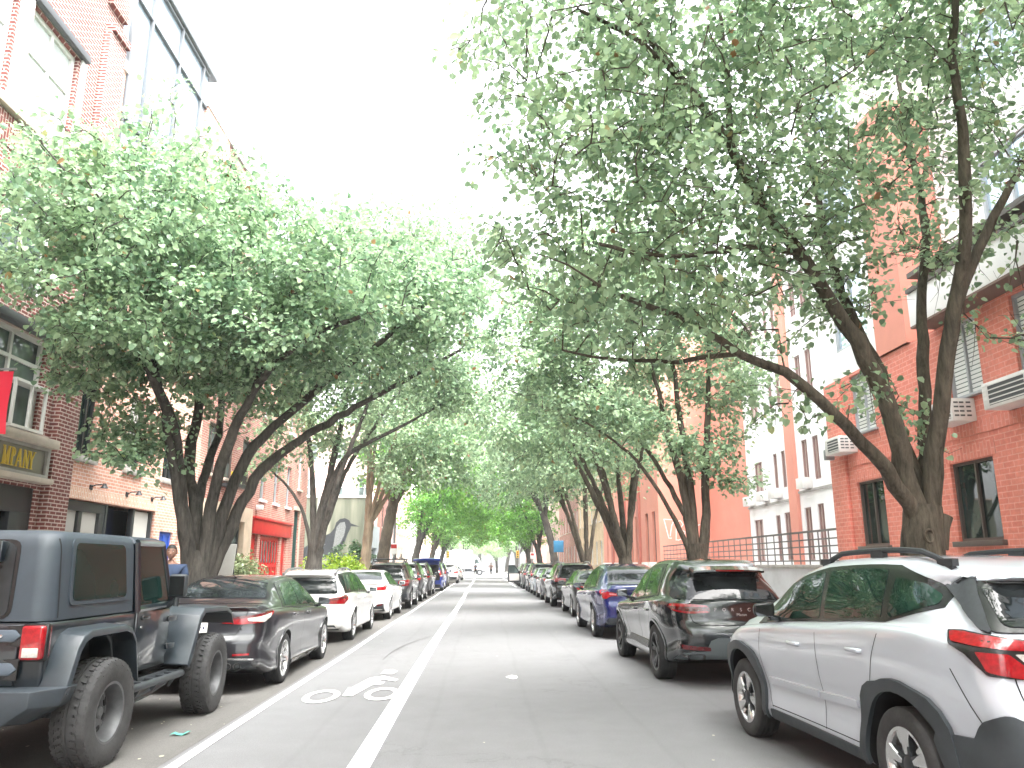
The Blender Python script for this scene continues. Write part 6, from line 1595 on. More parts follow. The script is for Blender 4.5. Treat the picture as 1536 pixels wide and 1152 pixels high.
    # axles and springs under the tub
    k = MB(); k.tube([(-.7,.62,.42),(.7,.62,.42)], .05, 10); k.ico((0,.62,.42), (.16,.17,.15), 3); k.tube([(-.7,3.02,.42),(.7,3.02,.42)], .05, 10)
    for s in (1, -1): k.tube([(s*.5,.75,.38),(s*.5,.5,.75)], .035, 8)
    k.build('axle', M['car_black'], root, smooth=True, world=False)
    k = MB(); k.tube([(.4,-.05,.40),(.4,.5,.42)], .035, 10); k.build('exhaust_pipe', M['rail_steel'], root, smooth=True, world=False)
    for i, y in enumerate((.62, 3.02)):
        for s in (1, -1): wheel(root, s*(1.03-.145), y, .42, .29, .235, 'steel', R(4) if i else 0, .4+i)
    return place(root, -4.09, 6.33, R(-1.5))
jeep()
# ------------------------------------------------------------------ trees
def leafmat(name, c0, c1, trans=.3, rough=.38, sheen=.5):
    m, nt, b = newmat(name); N = nt.nodes.new; L = nt.links.new
    g = N('ShaderNodeNewGeometry'); cr = N('ShaderNodeValToRGB'); e = cr.color_ramp.elements
    e[0].position = 0; e[0].color = (*c0, 1); e[1].position = .93; e[1].color = (*c1, 1)
    x = e.new(.988); x.color = (c1[0]*1.1, c1[1]*1.0, c1[2]*.8, 1); y = e.new(.998); y.color = (.20,.09,.035,1)     # a few yellowing and rusty leaves
    tc = N('ShaderNodeTexCoord'); nz = N('ShaderNodeTexNoise'); nz.inputs['Scale'].default_value = .9; nz.inputs['Detail'].default_value = 3; L(tc.outputs['Object'], nz.inputs['Vector'])   # whole branches differ a little
    ml = N('ShaderNodeMath'); ml.operation = 'MULTIPLY_ADD'; ml.inputs[1].default_value = 1.6; ml.inputs[2].default_value = -.8; L(nz.outputs[0], ml.inputs[0])
    aa = N('ShaderNodeMath'); aa.operation = 'MULTIPLY_ADD'; aa.inputs[1].default_value = .55; L(ml.outputs[0], aa.inputs[0]); 
    ra = N('ShaderNodeMath'); ra.operation = 'GREATER_THAN'; ra.inputs[1].default_value = .985; L(g.outputs['Random Per Island'], ra.inputs[0])
    gt = N('ShaderNodeMath'); gt.operation = 'MINIMUM'; L(g.outputs['Random Per Island'], aa.inputs[2]); L(aa.outputs[0], gt.inputs[0]); gt.inputs[1].default_value = .93
    mxx = N('ShaderNodeMath'); mxx.operation = 'MULTIPLY'; L(ra.outputs[0], mxx.inputs[0]); L(g.outputs['Random Per Island'], mxx.inputs[1])
    fin = N('ShaderNodeMath'); fin.operation = 'MAXIMUM'; L(gt.outputs[0], fin.inputs[0]); L(mxx.outputs[0], fin.inputs[1])
    L(fin.outputs[0], cr.inputs['Fac']); L(cr.outputs[0], b.inputs['Base Color'])
    b.inputs['Roughness'].default_value = rough; b.inputs['Specular IOR Level'].default_value = sheen
    tr = N('ShaderNodeBsdfTranslucent'); hs = N('ShaderNodeHueSaturation'); hs.inputs['Hue'].default_value = .485; hs.inputs['Saturation'].default_value = 1.0; hs.inputs['Value'].default_value = 1.7
    L(cr.outputs[0], hs.inputs['Color']); L(hs.outputs[0], tr.inputs['Color'])
    mx = N('ShaderNodeMixShader'); mx.inputs['Fac'].default_value = trans
    L(b.outputs[0], mx.inputs[1]); L(tr.outputs[0], mx.inputs[2]); L(mx.outputs[0], nt.nodes['Material Output'].inputs['Surface'])
    return m
def barkmat(name, c0, c1, sc=7):
    m, nt, b = newmat(name); N = nt.nodes.new; L = nt.links.new
    tc = N('ShaderNodeTexCoord'); mp = N('ShaderNodeMapping'); mp.inputs['Scale'].default_value = (1, 1, .16); L(tc.outputs['Object'], mp.inputs['Vector'])
    n = N('ShaderNodeTexNoise'); n.inputs['Scale'].default_value = sc*3; n.inputs['Detail'].default_value = 8; n.inputs['Roughness'].default_value = .7; L(mp.outputs[0], n.inputs['Vector'])
    n2 = N('ShaderNodeTexNoise'); n2.inputs['Scale'].default_value = 1.6; n2.inputs['Detail'].default_value = 5; L(tc.outputs['Object'], n2.inputs['Vector'])
    ml = N('ShaderNodeMath'); ml.operation = 'MULTIPLY_ADD'; L(n2.outputs[0], ml.inputs[0]); ml.inputs[1].default_value = .6; L(n.outputs[0], ml.inputs[2])
    cr = N('ShaderNodeValToRGB'); e = cr.color_ramp.elements; e[0].position = .55; e[0].color = (*c0, 1); e[1].position = 1.0; e[1].color = (*c1, 1)
    L(ml.outputs[0], cr.inputs['Fac']); L(cr.outputs[0], b.inputs['Base Color']); b.inputs['Roughness'].default_value = .9; b.inputs['Specular IOR Level'].default_value = .2
    bp = N('ShaderNodeBump'); bp.inputs['Strength'].default_value = .9; bp.inputs['Distance'].default_value = .03; L(n.outputs[0], bp.inputs['Height']); L(bp.outputs['Normal'], b.inputs['Normal'])
    return m
M['leaf_pear'] = leafmat('leaf_pear', (.105,.182,.108), (.31,.42,.255), .42, .40, .42)
M['leaf_pear_left'] = leafmat('leaf_pear_left', (.105,.19,.115), (.305,.43,.255), .34, .36, .5)
M['leaf_locust'] = leafmat('leaf_locust', (.055,.18,.03), (.16,.36,.06), .38)
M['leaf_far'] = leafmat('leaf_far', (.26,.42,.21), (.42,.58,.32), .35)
M['bark_dark'] = barkmat('bark_dark', (.016,.015,.014), (.115,.105,.092))
M['bark_olive'] = barkmat('bark_olive', (.020,.017,.014), (.135,.115,.088))
M['bark_pale'] = barkmat('bark_pale', (.13,.10,.07), (.34,.28,.20), 2)
M['bark_brown'] = barkmat('bark_brown', (.05,.04,.03), (.15,.125,.095))

def smooth_path(pts, step=.22):
    P = [Vector(p) for p in pts]; out = []
    for i in range(len(P)-1):
        p0, p1, p2, p3 = P[max(i-1,0)], P[i], P[i+1], P[min(i+2,len(P)-1)]; n = max(1, int((p2-p1).length/step))
        for k in range(n):
            t = k/n; out.append(.5*((2*p1)+(p2-p0)*t+(2*p0-5*p1+4*p2-p3)*t*t+(3*p1-p0-3*p2+p3)*t**3))
    out.append(P[-1]); return out
def leaves_np(C, D, size, rg, flat=.35, droop=.35):
    """C leaf base points, D twig directions -> folded six-point leaves"""
    n = len(C); s = size*rg.uniform(.5, 1.35, n)
    l = D*.55+rg.normal(0, .55, (n, 3)); l[:, 2] -= droop; l /= np.linalg.norm(l, axis=1)[:, None]+1e-9
    up = np.stack([rg.normal(0, flat*1.3, n), rg.normal(0, flat*1.3, n), np.abs(rg.normal(.9, .4, n))], 1)
    nn = up-l*(up*l).sum(1)[:, None]; nn /= np.linalg.norm(nn, axis=1)[:, None]+1e-9
    w = np.cross(l, nn); s = s[:, None]
    c = C+l*s*.25
    fold = .12*s*nn; curl = -.10*s*nn
    V = np.stack([c, c+l*s*.25+w*s*.42+fold, c+l*s*.68+w*s*.36+fold*.9+curl*.4, c+l*s*1.05+curl, c+l*s*.68-w*s*.36+fold*.9+curl*.4, c+l*s*.25-w*s*.42+fold], 1).reshape(-1, 3)
    b = np.arange(n, dtype=np.int32)[:, None]*6
    Q = np.concatenate([b+np.array([[0,1,2,3]]), b+np.array([[0,3,4,5]])], 0)
    return V, Q
def make_tree(name, label, base, trunk, limbs, blobs, npt, nleaf, size, leaf, bark, seed, group='street trees along both kerbs', tw=.022, wild=.12, spread=.23, twigs_extra=0, leafp=None, local=False, cat='tree', part_names=('trunk','crown'), maxlen=9, zmin=None, avoid=None, limbk=1.):
    """trunk: [(x,y,z,r)], limbs: list of [(x,y,z)...] with (r0,r1); blobs: (cx,cy,cz,rx,ry,rz,weight)"""
    rg = np.random.default_rng(seed); root = thing(name, label, cat, base, 0, group); B = Vector(base)
    W = MB(); nodes = []
    def noisy(pts, a):
        return [p+Vector(rg.normal(0, a, 3)) for p in pts]
    if trunk:
        tp = smooth_path([t[:3] for t in trunk], .12); rr = np.interp(np.linspace(0, len(trunk)-1, len(tp)), range(len(trunk)), [t[3] for t in trunk])
        W.tube(tp, [r*(1+.05*math.sin(i*1.3)) for i, r in enumerate(rr)], 18)
    for pts, r0, r1 in limbs:
        r0 *= limbk; sp = smooth_path(pts); n = len(sp)
        sp = [p+Vector(rg.normal(0, .012, 3)) if 2 < i < n-1 else p for i, p in enumerate(sp)]
        W.tube(sp, [(r1+(r0-r1)*(1-i/(n-1))**1.15)*(1+.05*math.sin(i*.9+seed)) for i in range(n)], 10)
        k0 = int(n*.30); nodes += sp[k0:]
    nodes = np.array([tuple(p) for p in nodes])
    # attraction points in the crown volume
    wts = np.array([b[6] for b in blobs], float); wts /= wts.sum(); A = []
    for b, w in zip(blobs, wts):
        k = max(3, int(npt*w)); v = rg.normal(0, 1, (k, 3)); v /= np.linalg.norm(v, axis=1)[:, None]; u = rg.random(k)**(1/2.3)
        A.append(np.array(b[:3])+v*u[:, None]*np.array(b[3:6]))
    A = np.concatenate(A)
    if avoid is not None: A = A[[not avoid(p) for p in A]]
    if zmin is not None: A = A[A[:, 2] > zmin]
    d0 = np.array([np.min(((nodes-a)**2).sum(1)) for a in A]); A = A[np.argsort(d0)]
    N = np.zeros((len(nodes)+len(A)*40, 3)); N[:len(nodes)] = nodes; cnt = len(nodes); LC = []; LD = []
    per = max(1, int(nleaf/max(1, len(A))))
    for a in A:
        d = ((N[:cnt]-a)**2).sum(1); i = int(np.argmin(d+.35*np.maximum(0, N[:cnt, 2]-a[2])**2)); p = N[i]; L = math.sqrt(d[i])
        if L > maxlen: continue
        k = max(2, int(L/.28)); pts = [p.copy()]; bow = np.array([0, 0, .16*L])
        for t in np.linspace(0, 1, k+1)[1:]:
            q = p+(a-p)*t+bow*math.sin(t*PI)*.6+rg.normal(0, wild*.5*min(1, L), 3)*(t < .999); pts.append(q)
        for q in pts[1:]: N[cnt] = q; cnt += 1
        r0 = min(tw*1.8, .006+.012*L); W.tube([Vector(q) for q in pts], np.linspace(r0, .005, len(pts)), 4 if L < 1.2 else 5, cap=False)
        dirn = pts[-1]-pts[-2]; dirn = dirn/(np.linalg.norm(dirn)+1e-9)
        tail = np.array(pts[max(0, len(pts)-4):]); m = per
        f = rg.random(m)**.7*(len(tail)-1); i0 = np.minimum(f.astype(int), len(tail)-2); c = tail[i0]+(tail[i0+1]-tail[i0])*(f-i0)[:, None]
        c = c+rg.normal(0, spread, (m, 3))*np.array([1, 1, .8]); LC.append(c); LD.append(np.repeat(dirn[None], m, 0)+(c-tail[i0])*1.6)
        if twigs_extra and rg.random() < twigs_extra:                       # bare little twigs showing among the leaves
            for _ in range(2):
                q = pts[-1]+rg.normal(0, .3, 3); mid = (pts[-1]+q)/2+rg.normal(0, .06, 3); W.tube([Vector(pts[-2]), Vector(mid), Vector(q)], [.006,.004,.002], 3, cap=False)
    W.build(part_names[0], bark, root, smooth=True, ang=60, norm=False)
    C = np.concatenate(LC); D = np.concatenate(LD)
    V, Q = leaves_np(C, D, size, rg)
    V = V-np.array(tuple(B)); me = npmesh(part_names[1], V, Q, leaf, smooth=False); link(part_names[1], me, root)
    return root
# the big multi-stem tree at left
make_tree('pear_tree', 'big dark multi-stemmed tree arching over the left cars behind the jeep', (-5.25,14.6,.13),
    [(-5.22,14.6,.1,.39),(-5.2,14.6,.5,.32),(-5.2,14.6,1.0,.30),(-5.2,14.6,1.5,.26),(-5.2,14.6,1.85,.15)],
    [([(-5.25,14.55,1.1),(-5.30,14.50,1.7),(-5.48,14.40,2.63),(-5.57,14.20,3.45),(-5.56,13.90,4.01),(-5.74,13.40,4.63),(-6.10,12.80,5.66),(-6.49,12.20,6.61)], .19, .05),
     ([(-5.2,14.6,1.2),(-5.36,14.70,2.65),(-5.62,14.90,3.42),(-5.56,15.00,4.73),(-5.46,15.10,6.12),(-5.64,15.20,7.88),(-6.19,15.20,9.38)], .16, .04),
     ([(-5.12,14.6,1.1),(-5.07,14.60,1.7),(-4.97,14.50,2.88),(-4.69,14.30,3.84),(-4.24,14.00,4.66),(-3.58,13.60,5.31),(-2.80,13.20,5.64),(-2.18,12.90,5.79)], .17, .04),
     ([(-5.1,14.65,1.1),(-5.0,14.70,1.7),(-4.77,14.80,2.91),(-4.43,14.90,3.81),(-3.62,15.00,4.68),(-2.89,15.10,5.39),(-2.14,15.20,5.98),(-1.22,15.30,6.95)], .17, .035),
     ([(-5.1,14.7,1.0),(-4.95,14.80,1.60),(-4.68,15.00,2.55),(-4.33,15.20,3.39),(-3.69,15.50,4.03),(-2.87,15.90,4.69),(-1.98,16.40,5.35),(-0.57,17.00,6.36)], .17, .03),
     ([(-5.2,14.7,1.2),(-5.47,15.20,2.94),(-5.47,16.00,4.38),(-5.94,17.00,6.07),(-6.5,18.00,8.00)], .13, .04),
     ([(-5.3,14.5,1.1),(-5.34,14.35,2.0),(-5.55,14.05,3.2),(-5.72,13.6,4.5),(-6.0,13.0,5.8),(-6.2,12.2,6.6)], .13, .04),
     ([(-4.24,14.0,4.66),(-4.0,13.9,5.6),(-3.7,14.0,6.6),(-3.3,14.2,7.8)], .07, .03), ([(-5.56,15.0,4.73),(-4.7,15.2,6.0),(-4.2,15.5,7.4),(-4.0,15.6,8.6)], .08, .03)],
    [(-6.2,11.6,6.6,2.0,2.5,1.7,1.5),(-6.1,13.0,7.7,2.1,2.4,1.8,1.5),(-5.7,15.3,7.7,2.4,3.0,1.8,1.3),(-4.0,14.5,6.9,2.5,2.9,1.9,1.6),(-2.2,14.4,6.9,2.1,2.6,1.4,1.2),(-.9,15.8,7.2,1.6,2.2,1.2,.7),(-4.5,13.0,5.9,2.0,1.8,1.0,.8),(-5.6,12.2,5.2,1.4,1.4,.6,.35),(-6.7,15.2,10.4,.8,.8,1.5,.07),(-5.9,15.4,9.9,1.2,1.0,1.0,.08),(-6.0,13.6,3.7,.9,1.0,.7,.16),(-2.2,15.9,5.6,2.0,1.4,.5,.25),(-5.5,13.9,5.1,1.2,1.2,.8,.45),(-3.7,14.1,5.6,1.7,1.5,.7,.5),(-6.8,13.2,5.1,.9,1.1,.8,.3),(-4.6,15.6,5.0,1.2,1.0,.9,.35),(-6.4,14.4,4.2,.8,.8,.6,.12)],
    1700, 80000, .090, M['leaf_pear_left'], M['bark_dark'], 11, avoid=lambda p: p[0] < -8.25, twigs_extra=.25, limbk=.80, spread=.135)
# the big tree at right
make_tree('pear_tree', 'large pear tree with spreading brown limbs before the red brick building at right', (5.25,9.3,.13),
    [(5.25,9.3,.1,.30),(5.25,9.3,.5,.235),(5.25,9.3,1.2,.215),(5.26,9.3,1.75,.225),(5.30,9.3,2.05,.25),(5.33,9.3,2.3,.20)],
    [([(5.30,9.3,1.6),(5.22,9.27,2.1),(4.93,9.10,2.55),(4.44,8.90,3.04),(3.91,8.70,3.47),(3.50,8.60,3.75),(2.94,8.50,3.97),(2.46,8.40,4.26),(1.76,8.30,4.49),(1.14,8.20,4.73)], .125, .025),
     ([(5.27,9.3,1.5),(5.27,9.30,2.1),(5.17,9.30,2.53),(5.00,9.20,3.42),(4.73,9.10,4.07),(4.33,9.00,4.73),(3.92,8.90,5.39),(3.50,8.80,5.87),(3.06,8.70,6.73),(2.50,8.50,7.43),(1.89,8.30,8.12),(1.38,8.10,8.71)], .17, .03),
     ([(5.3,9.35,1.6),(5.39,9.40,2.2),(5.36,9.60,2.98),(5.24,9.80,4.08),(5.11,10.10,4.92),(5.08,10.50,6.08),(5.14,10.90,7.59),(5.08,11.20,9.20)], .13, .03),
     ([(5.35,9.4,1.7),(5.50,9.50,2.3),(5.68,9.70,3.00),(5.90,9.90,4.11),(6.14,10.10,5.32),(6.45,10.30,6.54),(6.53,10.60,8.14),(6.64,10.80,9.96)], .12, .03),
     ([(5.35,9.3,1.6),(5.42,9.30,2.2),(5.50,9.20,2.92),(5.59,9.00,3.71),(5.71,8.80,4.59),(5.80,8.60,5.20),(5.79,8.30,6.20),(5.67,8.10,7.33),(5.73,8.00,8.37),(5.7,7.9,9.6)], .15, .03),
     ([(5.72,8.78,4.6),(5.86,8.75,4.95),(6.14,8.60,5.56),(6.43,8.40,6.17),(6.88,8.20,6.78),(7.35,8.00,7.48)], .085, .025),
     ([(3.85,8.95,5.42),(3.4,8.8,5.42),(2.97,8.60,5.30),(2.01,8.00,4.95),(1.17,7.40,4.82)], .05, .02), ([(3.06,8.70,6.73),(3.13,8.80,7.94),(3.13,9.00,9.12)], .06, .02),
     ([(2.94,8.5,3.97),(2.3,8.9,4.0),(1.6,9.3,4.1),(1.0,9.6,4.3)], .04, .015), ([(2.5,8.5,7.43),(1.8,7.9,7.6),(1.0,7.5,7.7)], .05, .02)],
    [(1.45,8.3,7.7,2.1,2.2,1.8,1.3),(1.35,8.2,5.6,1.8,2.0,1.5,1.1),(3.4,8.4,8.6,2.4,2.4,1.6,1.6),(3.3,8.6,6.4,2.0,2.0,1.7,1.3),(2.2,8.6,4.5,1.7,1.7,.8,.55),(5.3,9.4,8.3,2.1,2.3,1.9,1.5),(6.6,9.0,7.2,1.6,2.2,1.9,.9),(4.7,9.8,5.5,1.4,1.4,1.1,.5),(6.4,8.4,9.3,1.7,2.0,1.2,.8),(6.7,9.4,4.9,.8,.8,.9,.09),(4.1,9.0,3.5,1.0,.5,.4,.07),(5.6,9.5,3.3,.5,.4,.6,.05),(2.6,7.0,9.2,2.2,1.6,1.1,.7),(4.9,7.0,8.8,2.0,1.5,1.2,.6)],
    1350, 40000, .083, M['leaf_pear'], M['bark_olive'], 23, avoid=lambda p: p[0] > 8.1, twigs_extra=.5, spread=.135, limbk=.84)
def knot():
    k = MB(); n = 22
    for s, r in ((0, .055),):
        P = [(5.235+.05*math.cos(2*PI*i/n), 9.3-.245+.02*abs(math.cos(2*PI*i/n)), 1.93+.075*math.sin(2*PI*i/n)) for i in range(n+1)]; k.tube(P, .012, 6)
    for o in bpy.data.objects:
        if o.name.startswith('pear_tree') and abs(o.location.x-5.25) < .01 and abs(o.location.y-9.3) < .01:
            r = k.build('pruning_scar', M['bark_brown'], o, smooth=True); k = MB(); k.ico((5.235,9.095,1.93), (.035,.02,.055), 2); k.build('hollow', M['car_void'], r); k = MB(); k.tube([(5.45,9.3,1.8),(5.52,9.28,2.05),(5.58,9.27,2.18)], [.12,.09,.085], 12); k.build('branch_stub', M['bark_olive'], o, smooth=True)
knot()
def generic(name, label, x, y, h, rad, seed, npt, nleaf, size, leaf, bark, lean=0., tr=.2, fork=2.2, stems=6, over=1.2, base_crown=.36, pt_names=('trunk','crown')):
    rg = random.Random(seed); sgn = -1 if x > 0 else 1; limbs = []
    trunk = [(x,y,.05,tr*1.35),(x,y,.5,tr*1.05),(x+sgn*lean*.4,y,fork*.6,tr*.95),(x+sgn*lean,y,fork,tr*.9)]
    fx = x+sgn*lean
    for i in range(stems):
        a = 2*PI*i/stems+rg.uniform(-.3,.3); q = rad*rg.uniform(.35,.8); ex = fx+sgn*over*.6+math.cos(a)*q; ey = y+math.sin(a)*q; ez = h*rg.uniform(.6,.82)
        limbs.append(([(x+sgn*lean*.8,y,fork*.75),(fx+math.cos(a)*.12,y+math.sin(a)*.12,fork),(fx+(ex-fx)*.35,y+(ey-y)*.35,fork+(ez-fork)*.42),(fx+(ex-fx)*.72,y+(ey-y)*.72,fork+(ez-fork)*.78),(ex,ey,ez)], tr*.55, .03))
    cx = fx+sgn*over; bl = []
    for i in range(7):
        a = 2*PI*i/7+rg.random(); bl.append((cx+math.cos(a)*rad*.52, y+math.sin(a)*rad*.52, h*rg.uniform(base_crown+.14,.70), rad*rg.uniform(.42,.58), rad*rg.uniform(.42,.58), h*rg.uniform(.13,.19), 1))
    bl += [(cx, y, h*.80, rad*.6, rad*.6, h*.17, 1.2), (cx-sgn*.5, y, h*.62, rad*.6, rad*.6, h*.2, 1)]
    return make_tree(name, label, (x, y, .13), trunk, limbs, bl, npt, nleaf, size, leaf, bark, seed, avoid=lambda p: p[0] < FL+.5 or p[0] > FR-.4, part_names=pt_names)
# second trees of both rows, with limbs of their own
make_tree('pear_tree', 'second pear tree from the camera on the left, before the red garage doors', (-5.4,25.5,.13),
    [(-5.42,25.5,.05,.34),(-5.42,25.5,.8,.27),(-5.4,25.5,1.5,.26),(-5.35,25.5,2.1,.24)],
    [([(-5.42,25.5,1.5),(-5.32,25.5,3.0),(-4.9,25.4,4.28),(-4.38,25.3,5.14),(-2.75,25.0,5.98),(-1.3,25,6.8)], .15, .03), ([(-5.44,25.5,1.7),(-5.7,25.45,2.9),(-6.14,25.3,3.84),(-6.96,25.0,4.66)], .08, .03),
     ([(-5.4,25.5,1.6),(-5.2,25.6,3.6),(-4.8,25.7,6.2),(-4.4,25.9,9.5),(-4.2,26,12)], .15, .03), ([(-5.4,25.5,1.6),(-5.6,25.6,4),(-6.0,25.8,7),(-6.2,26,10)], .12, .03), ([(-5.3,25.4,1.8),(-4.6,24.6,4.2),(-3.6,23.8,6.6),(-2.8,23.2,9)], .11, .03), ([(-5.35,25.5,1.7),(-4.7,26.3,4.6),(-3.2,27,7.4),(-2.0,27.6,9.5)], .1, .03)],
    [(-3.6,25,11.2,2.6,2.8,2.6,1.5),(-5.9,25.5,9.6,2.2,2.8,2.8,1.3),(-1.6,25.2,9.4,2.0,2.6,2.4,1.3),(-3.6,24.6,7.6,2.6,2.4,1.5,1),(-.9,25.5,7.2,1.5,2.0,1.1,.6),(-5.6,25,6.2,1.9,2.2,1.4,.7),(-4.2,25.4,13.0,2.0,2.0,1.3,.6),(-6.9,25,4.6,.6,.7,.5,.08),(-1.0,25.2,12.0,1.9,2.4,2.0,1.0)],
    1000, 42000, .112, M['leaf_pear'], M['bark_dark'], 31, avoid=lambda p: p[0] < -8.2)
make_tree('pear_tree', 'second pear tree from the camera on the right, before the salmon wall', (5.25,19.3,.13),
    [(5.25,19.3,.05,.33),(5.25,19.3,.7,.27),(5.25,19.3,1.5,.26),(5.24,19.3,2.1,.27)],
    [([(5.2,19.3,1.6),(5.1,19.3,2.5),(4.95,19.3,3.67),(4.6,19.2,5.0),(4.3,19.0,6.35),(3.8,18.8,8)], .13, .03), ([(5.24,19.3,1.6),(5.2,19.35,3.2),(5.05,19.4,5),(4.9,19.4,7),(4.9,19.5,9)], .12, .03),
     ([(5.35,19.3,1.6),(5.5,19.3,2.6),(5.6,19.3,4.0),(5.75,19.2,6),(5.9,19.2,8.6)], .13, .03), ([(5.1,19.25,1.8),(4.6,19.1,2.9),(3.9,18.9,3.9),(3.0,18.7,4.7),(2.0,18.5,5.2)], .07, .02), ([(5.0,19.3,2.8),(4.3,19.8,4.4),(3.2,20.2,6.0),(2.0,20.6,7.2)], .07, .02)],
    [(3.3,19,7.6,2.2,2.4,1.9,1.4),(1.4,18.9,6.6,1.7,2.2,1.5,1),(5.2,19.4,7.2,2.0,2.3,2.0,1.3),(4.2,19.2,9.6,2.6,2.5,1.8,1.3),(6.6,19.3,6.3,1.1,1.8,1.7,.6),(3.0,18.8,5.2,1.8,1.8,.8,.7),(5.6,19.2,4.4,1.4,1.3,.7,.4),(1.9,19.2,8.6,2.0,2.2,1.4,.8),(6.3,19,3.6,.7,.7,.35,.10)],
    800, 30000, .105, M['leaf_pear'], M['bark_olive'], 37, avoid=lambda p: p[0] > 8.2, twigs_extra=.2, spread=.16)
generic('pear_tree', 'third pear tree on the right, forked low before the red facade', 5.25, 28.7, 11.5, 4.2, 41, 520, 22000, .125, M['leaf_pear'], M['bark_olive'], .1, .27, 1.9, 7, 1.7)
generic('pear_tree', 'fourth pear tree on the right with several thin grey stems', 5.25, 40.5, 12.5, 4.4, 43, 380, 16000, .15, M['leaf_pear'], M['bark_olive'], 0, .22, 1.6, 6, 2.0)
generic('street_tree', 'dark leaning tree on the right beside the blue street sign', 5.3, 57, 13.5, 4.6, 47, 340, 15000, .16, M['leaf_pear'], M['bark_dark'], .9, .27, 5.0, 6, 2.2)
generic('sycamore_tree', 'pale tan barked tree standing before the bird mural', -5.5, 37, 12.8, 4.2, 53, 380, 16000, .15, M['leaf_pear'], M['bark_pale'], .15, .24, 3.6, 6, 2.0)
generic('street_tree', 'leaning brown trunked tree past the pale barked one on the left', -5.75, 44.7, 13.5, 4.5, 59, 360, 16000, .16, M['leaf_locust'], M['bark_brown'], .6, .33, 5.0, 6, 2.1)
gl = generic('locust_tree', 'vivid green tree with a dark forked trunk by the blue minivan', -5.5, 62, 13.0, 4.6, 61, 360, 17000, .16, M['leaf_locust'], M['bark_dark'], .5, .28, 3.4, 6, 2.6, .28)
gr = generic('street_tree', 'bushy green tree on the right past the car with the open door', 5.4, 74, 13.5, 4.8, 67, 320, 15000, .18, M['leaf_locust'], M['bark_dark'], .3, .28, 3.0, 6, 2.4, .22)
def tcopy(src, label, x, y, rz, sc, group=None):
    c = tree_copy(src); c['label'] = label; c.location = (x, y, .13); c.rotation_euler = (0,0,rz); c.scale = sc
    if group: c['group'] = group
    return c
tcopy(gl, 'vivid green tree with a slanting trunk standing before the white left cars', -5.4, 79, .25, (1.0,1,.95))
tcopy(gl, 'last leaning green tree on the left before the crossing', -5.4, 97, -.3, (1,1.1,.9))
tcopy(gr, 'last bushy tree on the right before the crossing', 5.6, 95, .4, (1,1,.95))
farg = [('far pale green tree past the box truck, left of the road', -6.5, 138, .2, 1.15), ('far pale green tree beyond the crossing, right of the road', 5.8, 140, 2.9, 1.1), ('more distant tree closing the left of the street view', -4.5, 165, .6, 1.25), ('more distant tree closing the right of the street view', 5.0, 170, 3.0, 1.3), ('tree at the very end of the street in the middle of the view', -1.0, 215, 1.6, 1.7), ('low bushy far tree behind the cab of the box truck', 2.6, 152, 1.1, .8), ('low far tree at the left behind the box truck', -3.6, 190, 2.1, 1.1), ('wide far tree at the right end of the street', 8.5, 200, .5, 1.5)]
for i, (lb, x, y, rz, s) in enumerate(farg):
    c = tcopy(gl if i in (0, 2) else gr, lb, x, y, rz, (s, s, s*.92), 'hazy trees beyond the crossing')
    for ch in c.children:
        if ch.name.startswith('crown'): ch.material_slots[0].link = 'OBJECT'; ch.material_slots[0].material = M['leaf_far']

# shrubs
def shrub(name, label, x, y, z, r, n, size, leaf, seed):
    rg = random.Random(seed)
    limbs = [([(x,y,z),(x+rg.uniform(-.3,.3)*r[0],y+rg.uniform(-.3,.3)*r[1],z+r[2]*.8),(x+rg.uniform(-.8,.8)*r[0],y+rg.uniform(-.8,.8)*r[1],z+r[2]*1.5)], .03, .008) for _ in range(7)]
    return make_tree(name, label, (x, y, z), None, limbs, [(x,y,z+r[2],r[0],r[1],r[2],1),(x+r[0]*.4,y,z+r[2]*1.2,r[0]*.6,r[1]*.6,r[2]*.7,.5),(x-r[0]*.5,y,z+r[2]*.8,r[0]*.6,r[1]*.6,r[2]*.6,.5)], max(60, n//45), n, size, leaf, M['bark_brown'], seed, None, spread=.12, cat='shrub', part_names=('stem','foliage'))
M['leaf_lime'] = leafmat('leaf_lime', (.17,.29,.02), (.32,.46,.05), .35); M['leaf_sage'] = leafmat('leaf_sage', (.10,.14,.06), (.26,.32,.17), .25); M['leaf_deep'] = leafmat('leaf_deep', (.02,.06,.02), (.05,.12,.035), .25)
shrub('lime_shrub', 'bright lime green shrub in front of the bird mural', -5.95, 31.5, .13, (1.35,1.2,.95), 5200, .085, M['leaf_lime'], 71)
shrub('pale_shrub', 'pale sage green potted shrub in front of the red garage doors', -6.3, 20.6, .72, (.62,.6,.56), 2600, .07, M['leaf_sage'], 73)
shrub('dark_shrub', 'dark green shrub between the two leaning trunks on the left', -7.4, 44, .13, (1.5,1.4,1.4), 3600, .11, M['leaf_deep'], 79)
shrub('dark_shrub', 'dark low bush at the foot of the painted wall', -9.5, 46, .13, (1.6,1.2,.9), 2600, .11, M['leaf_deep'], 83)

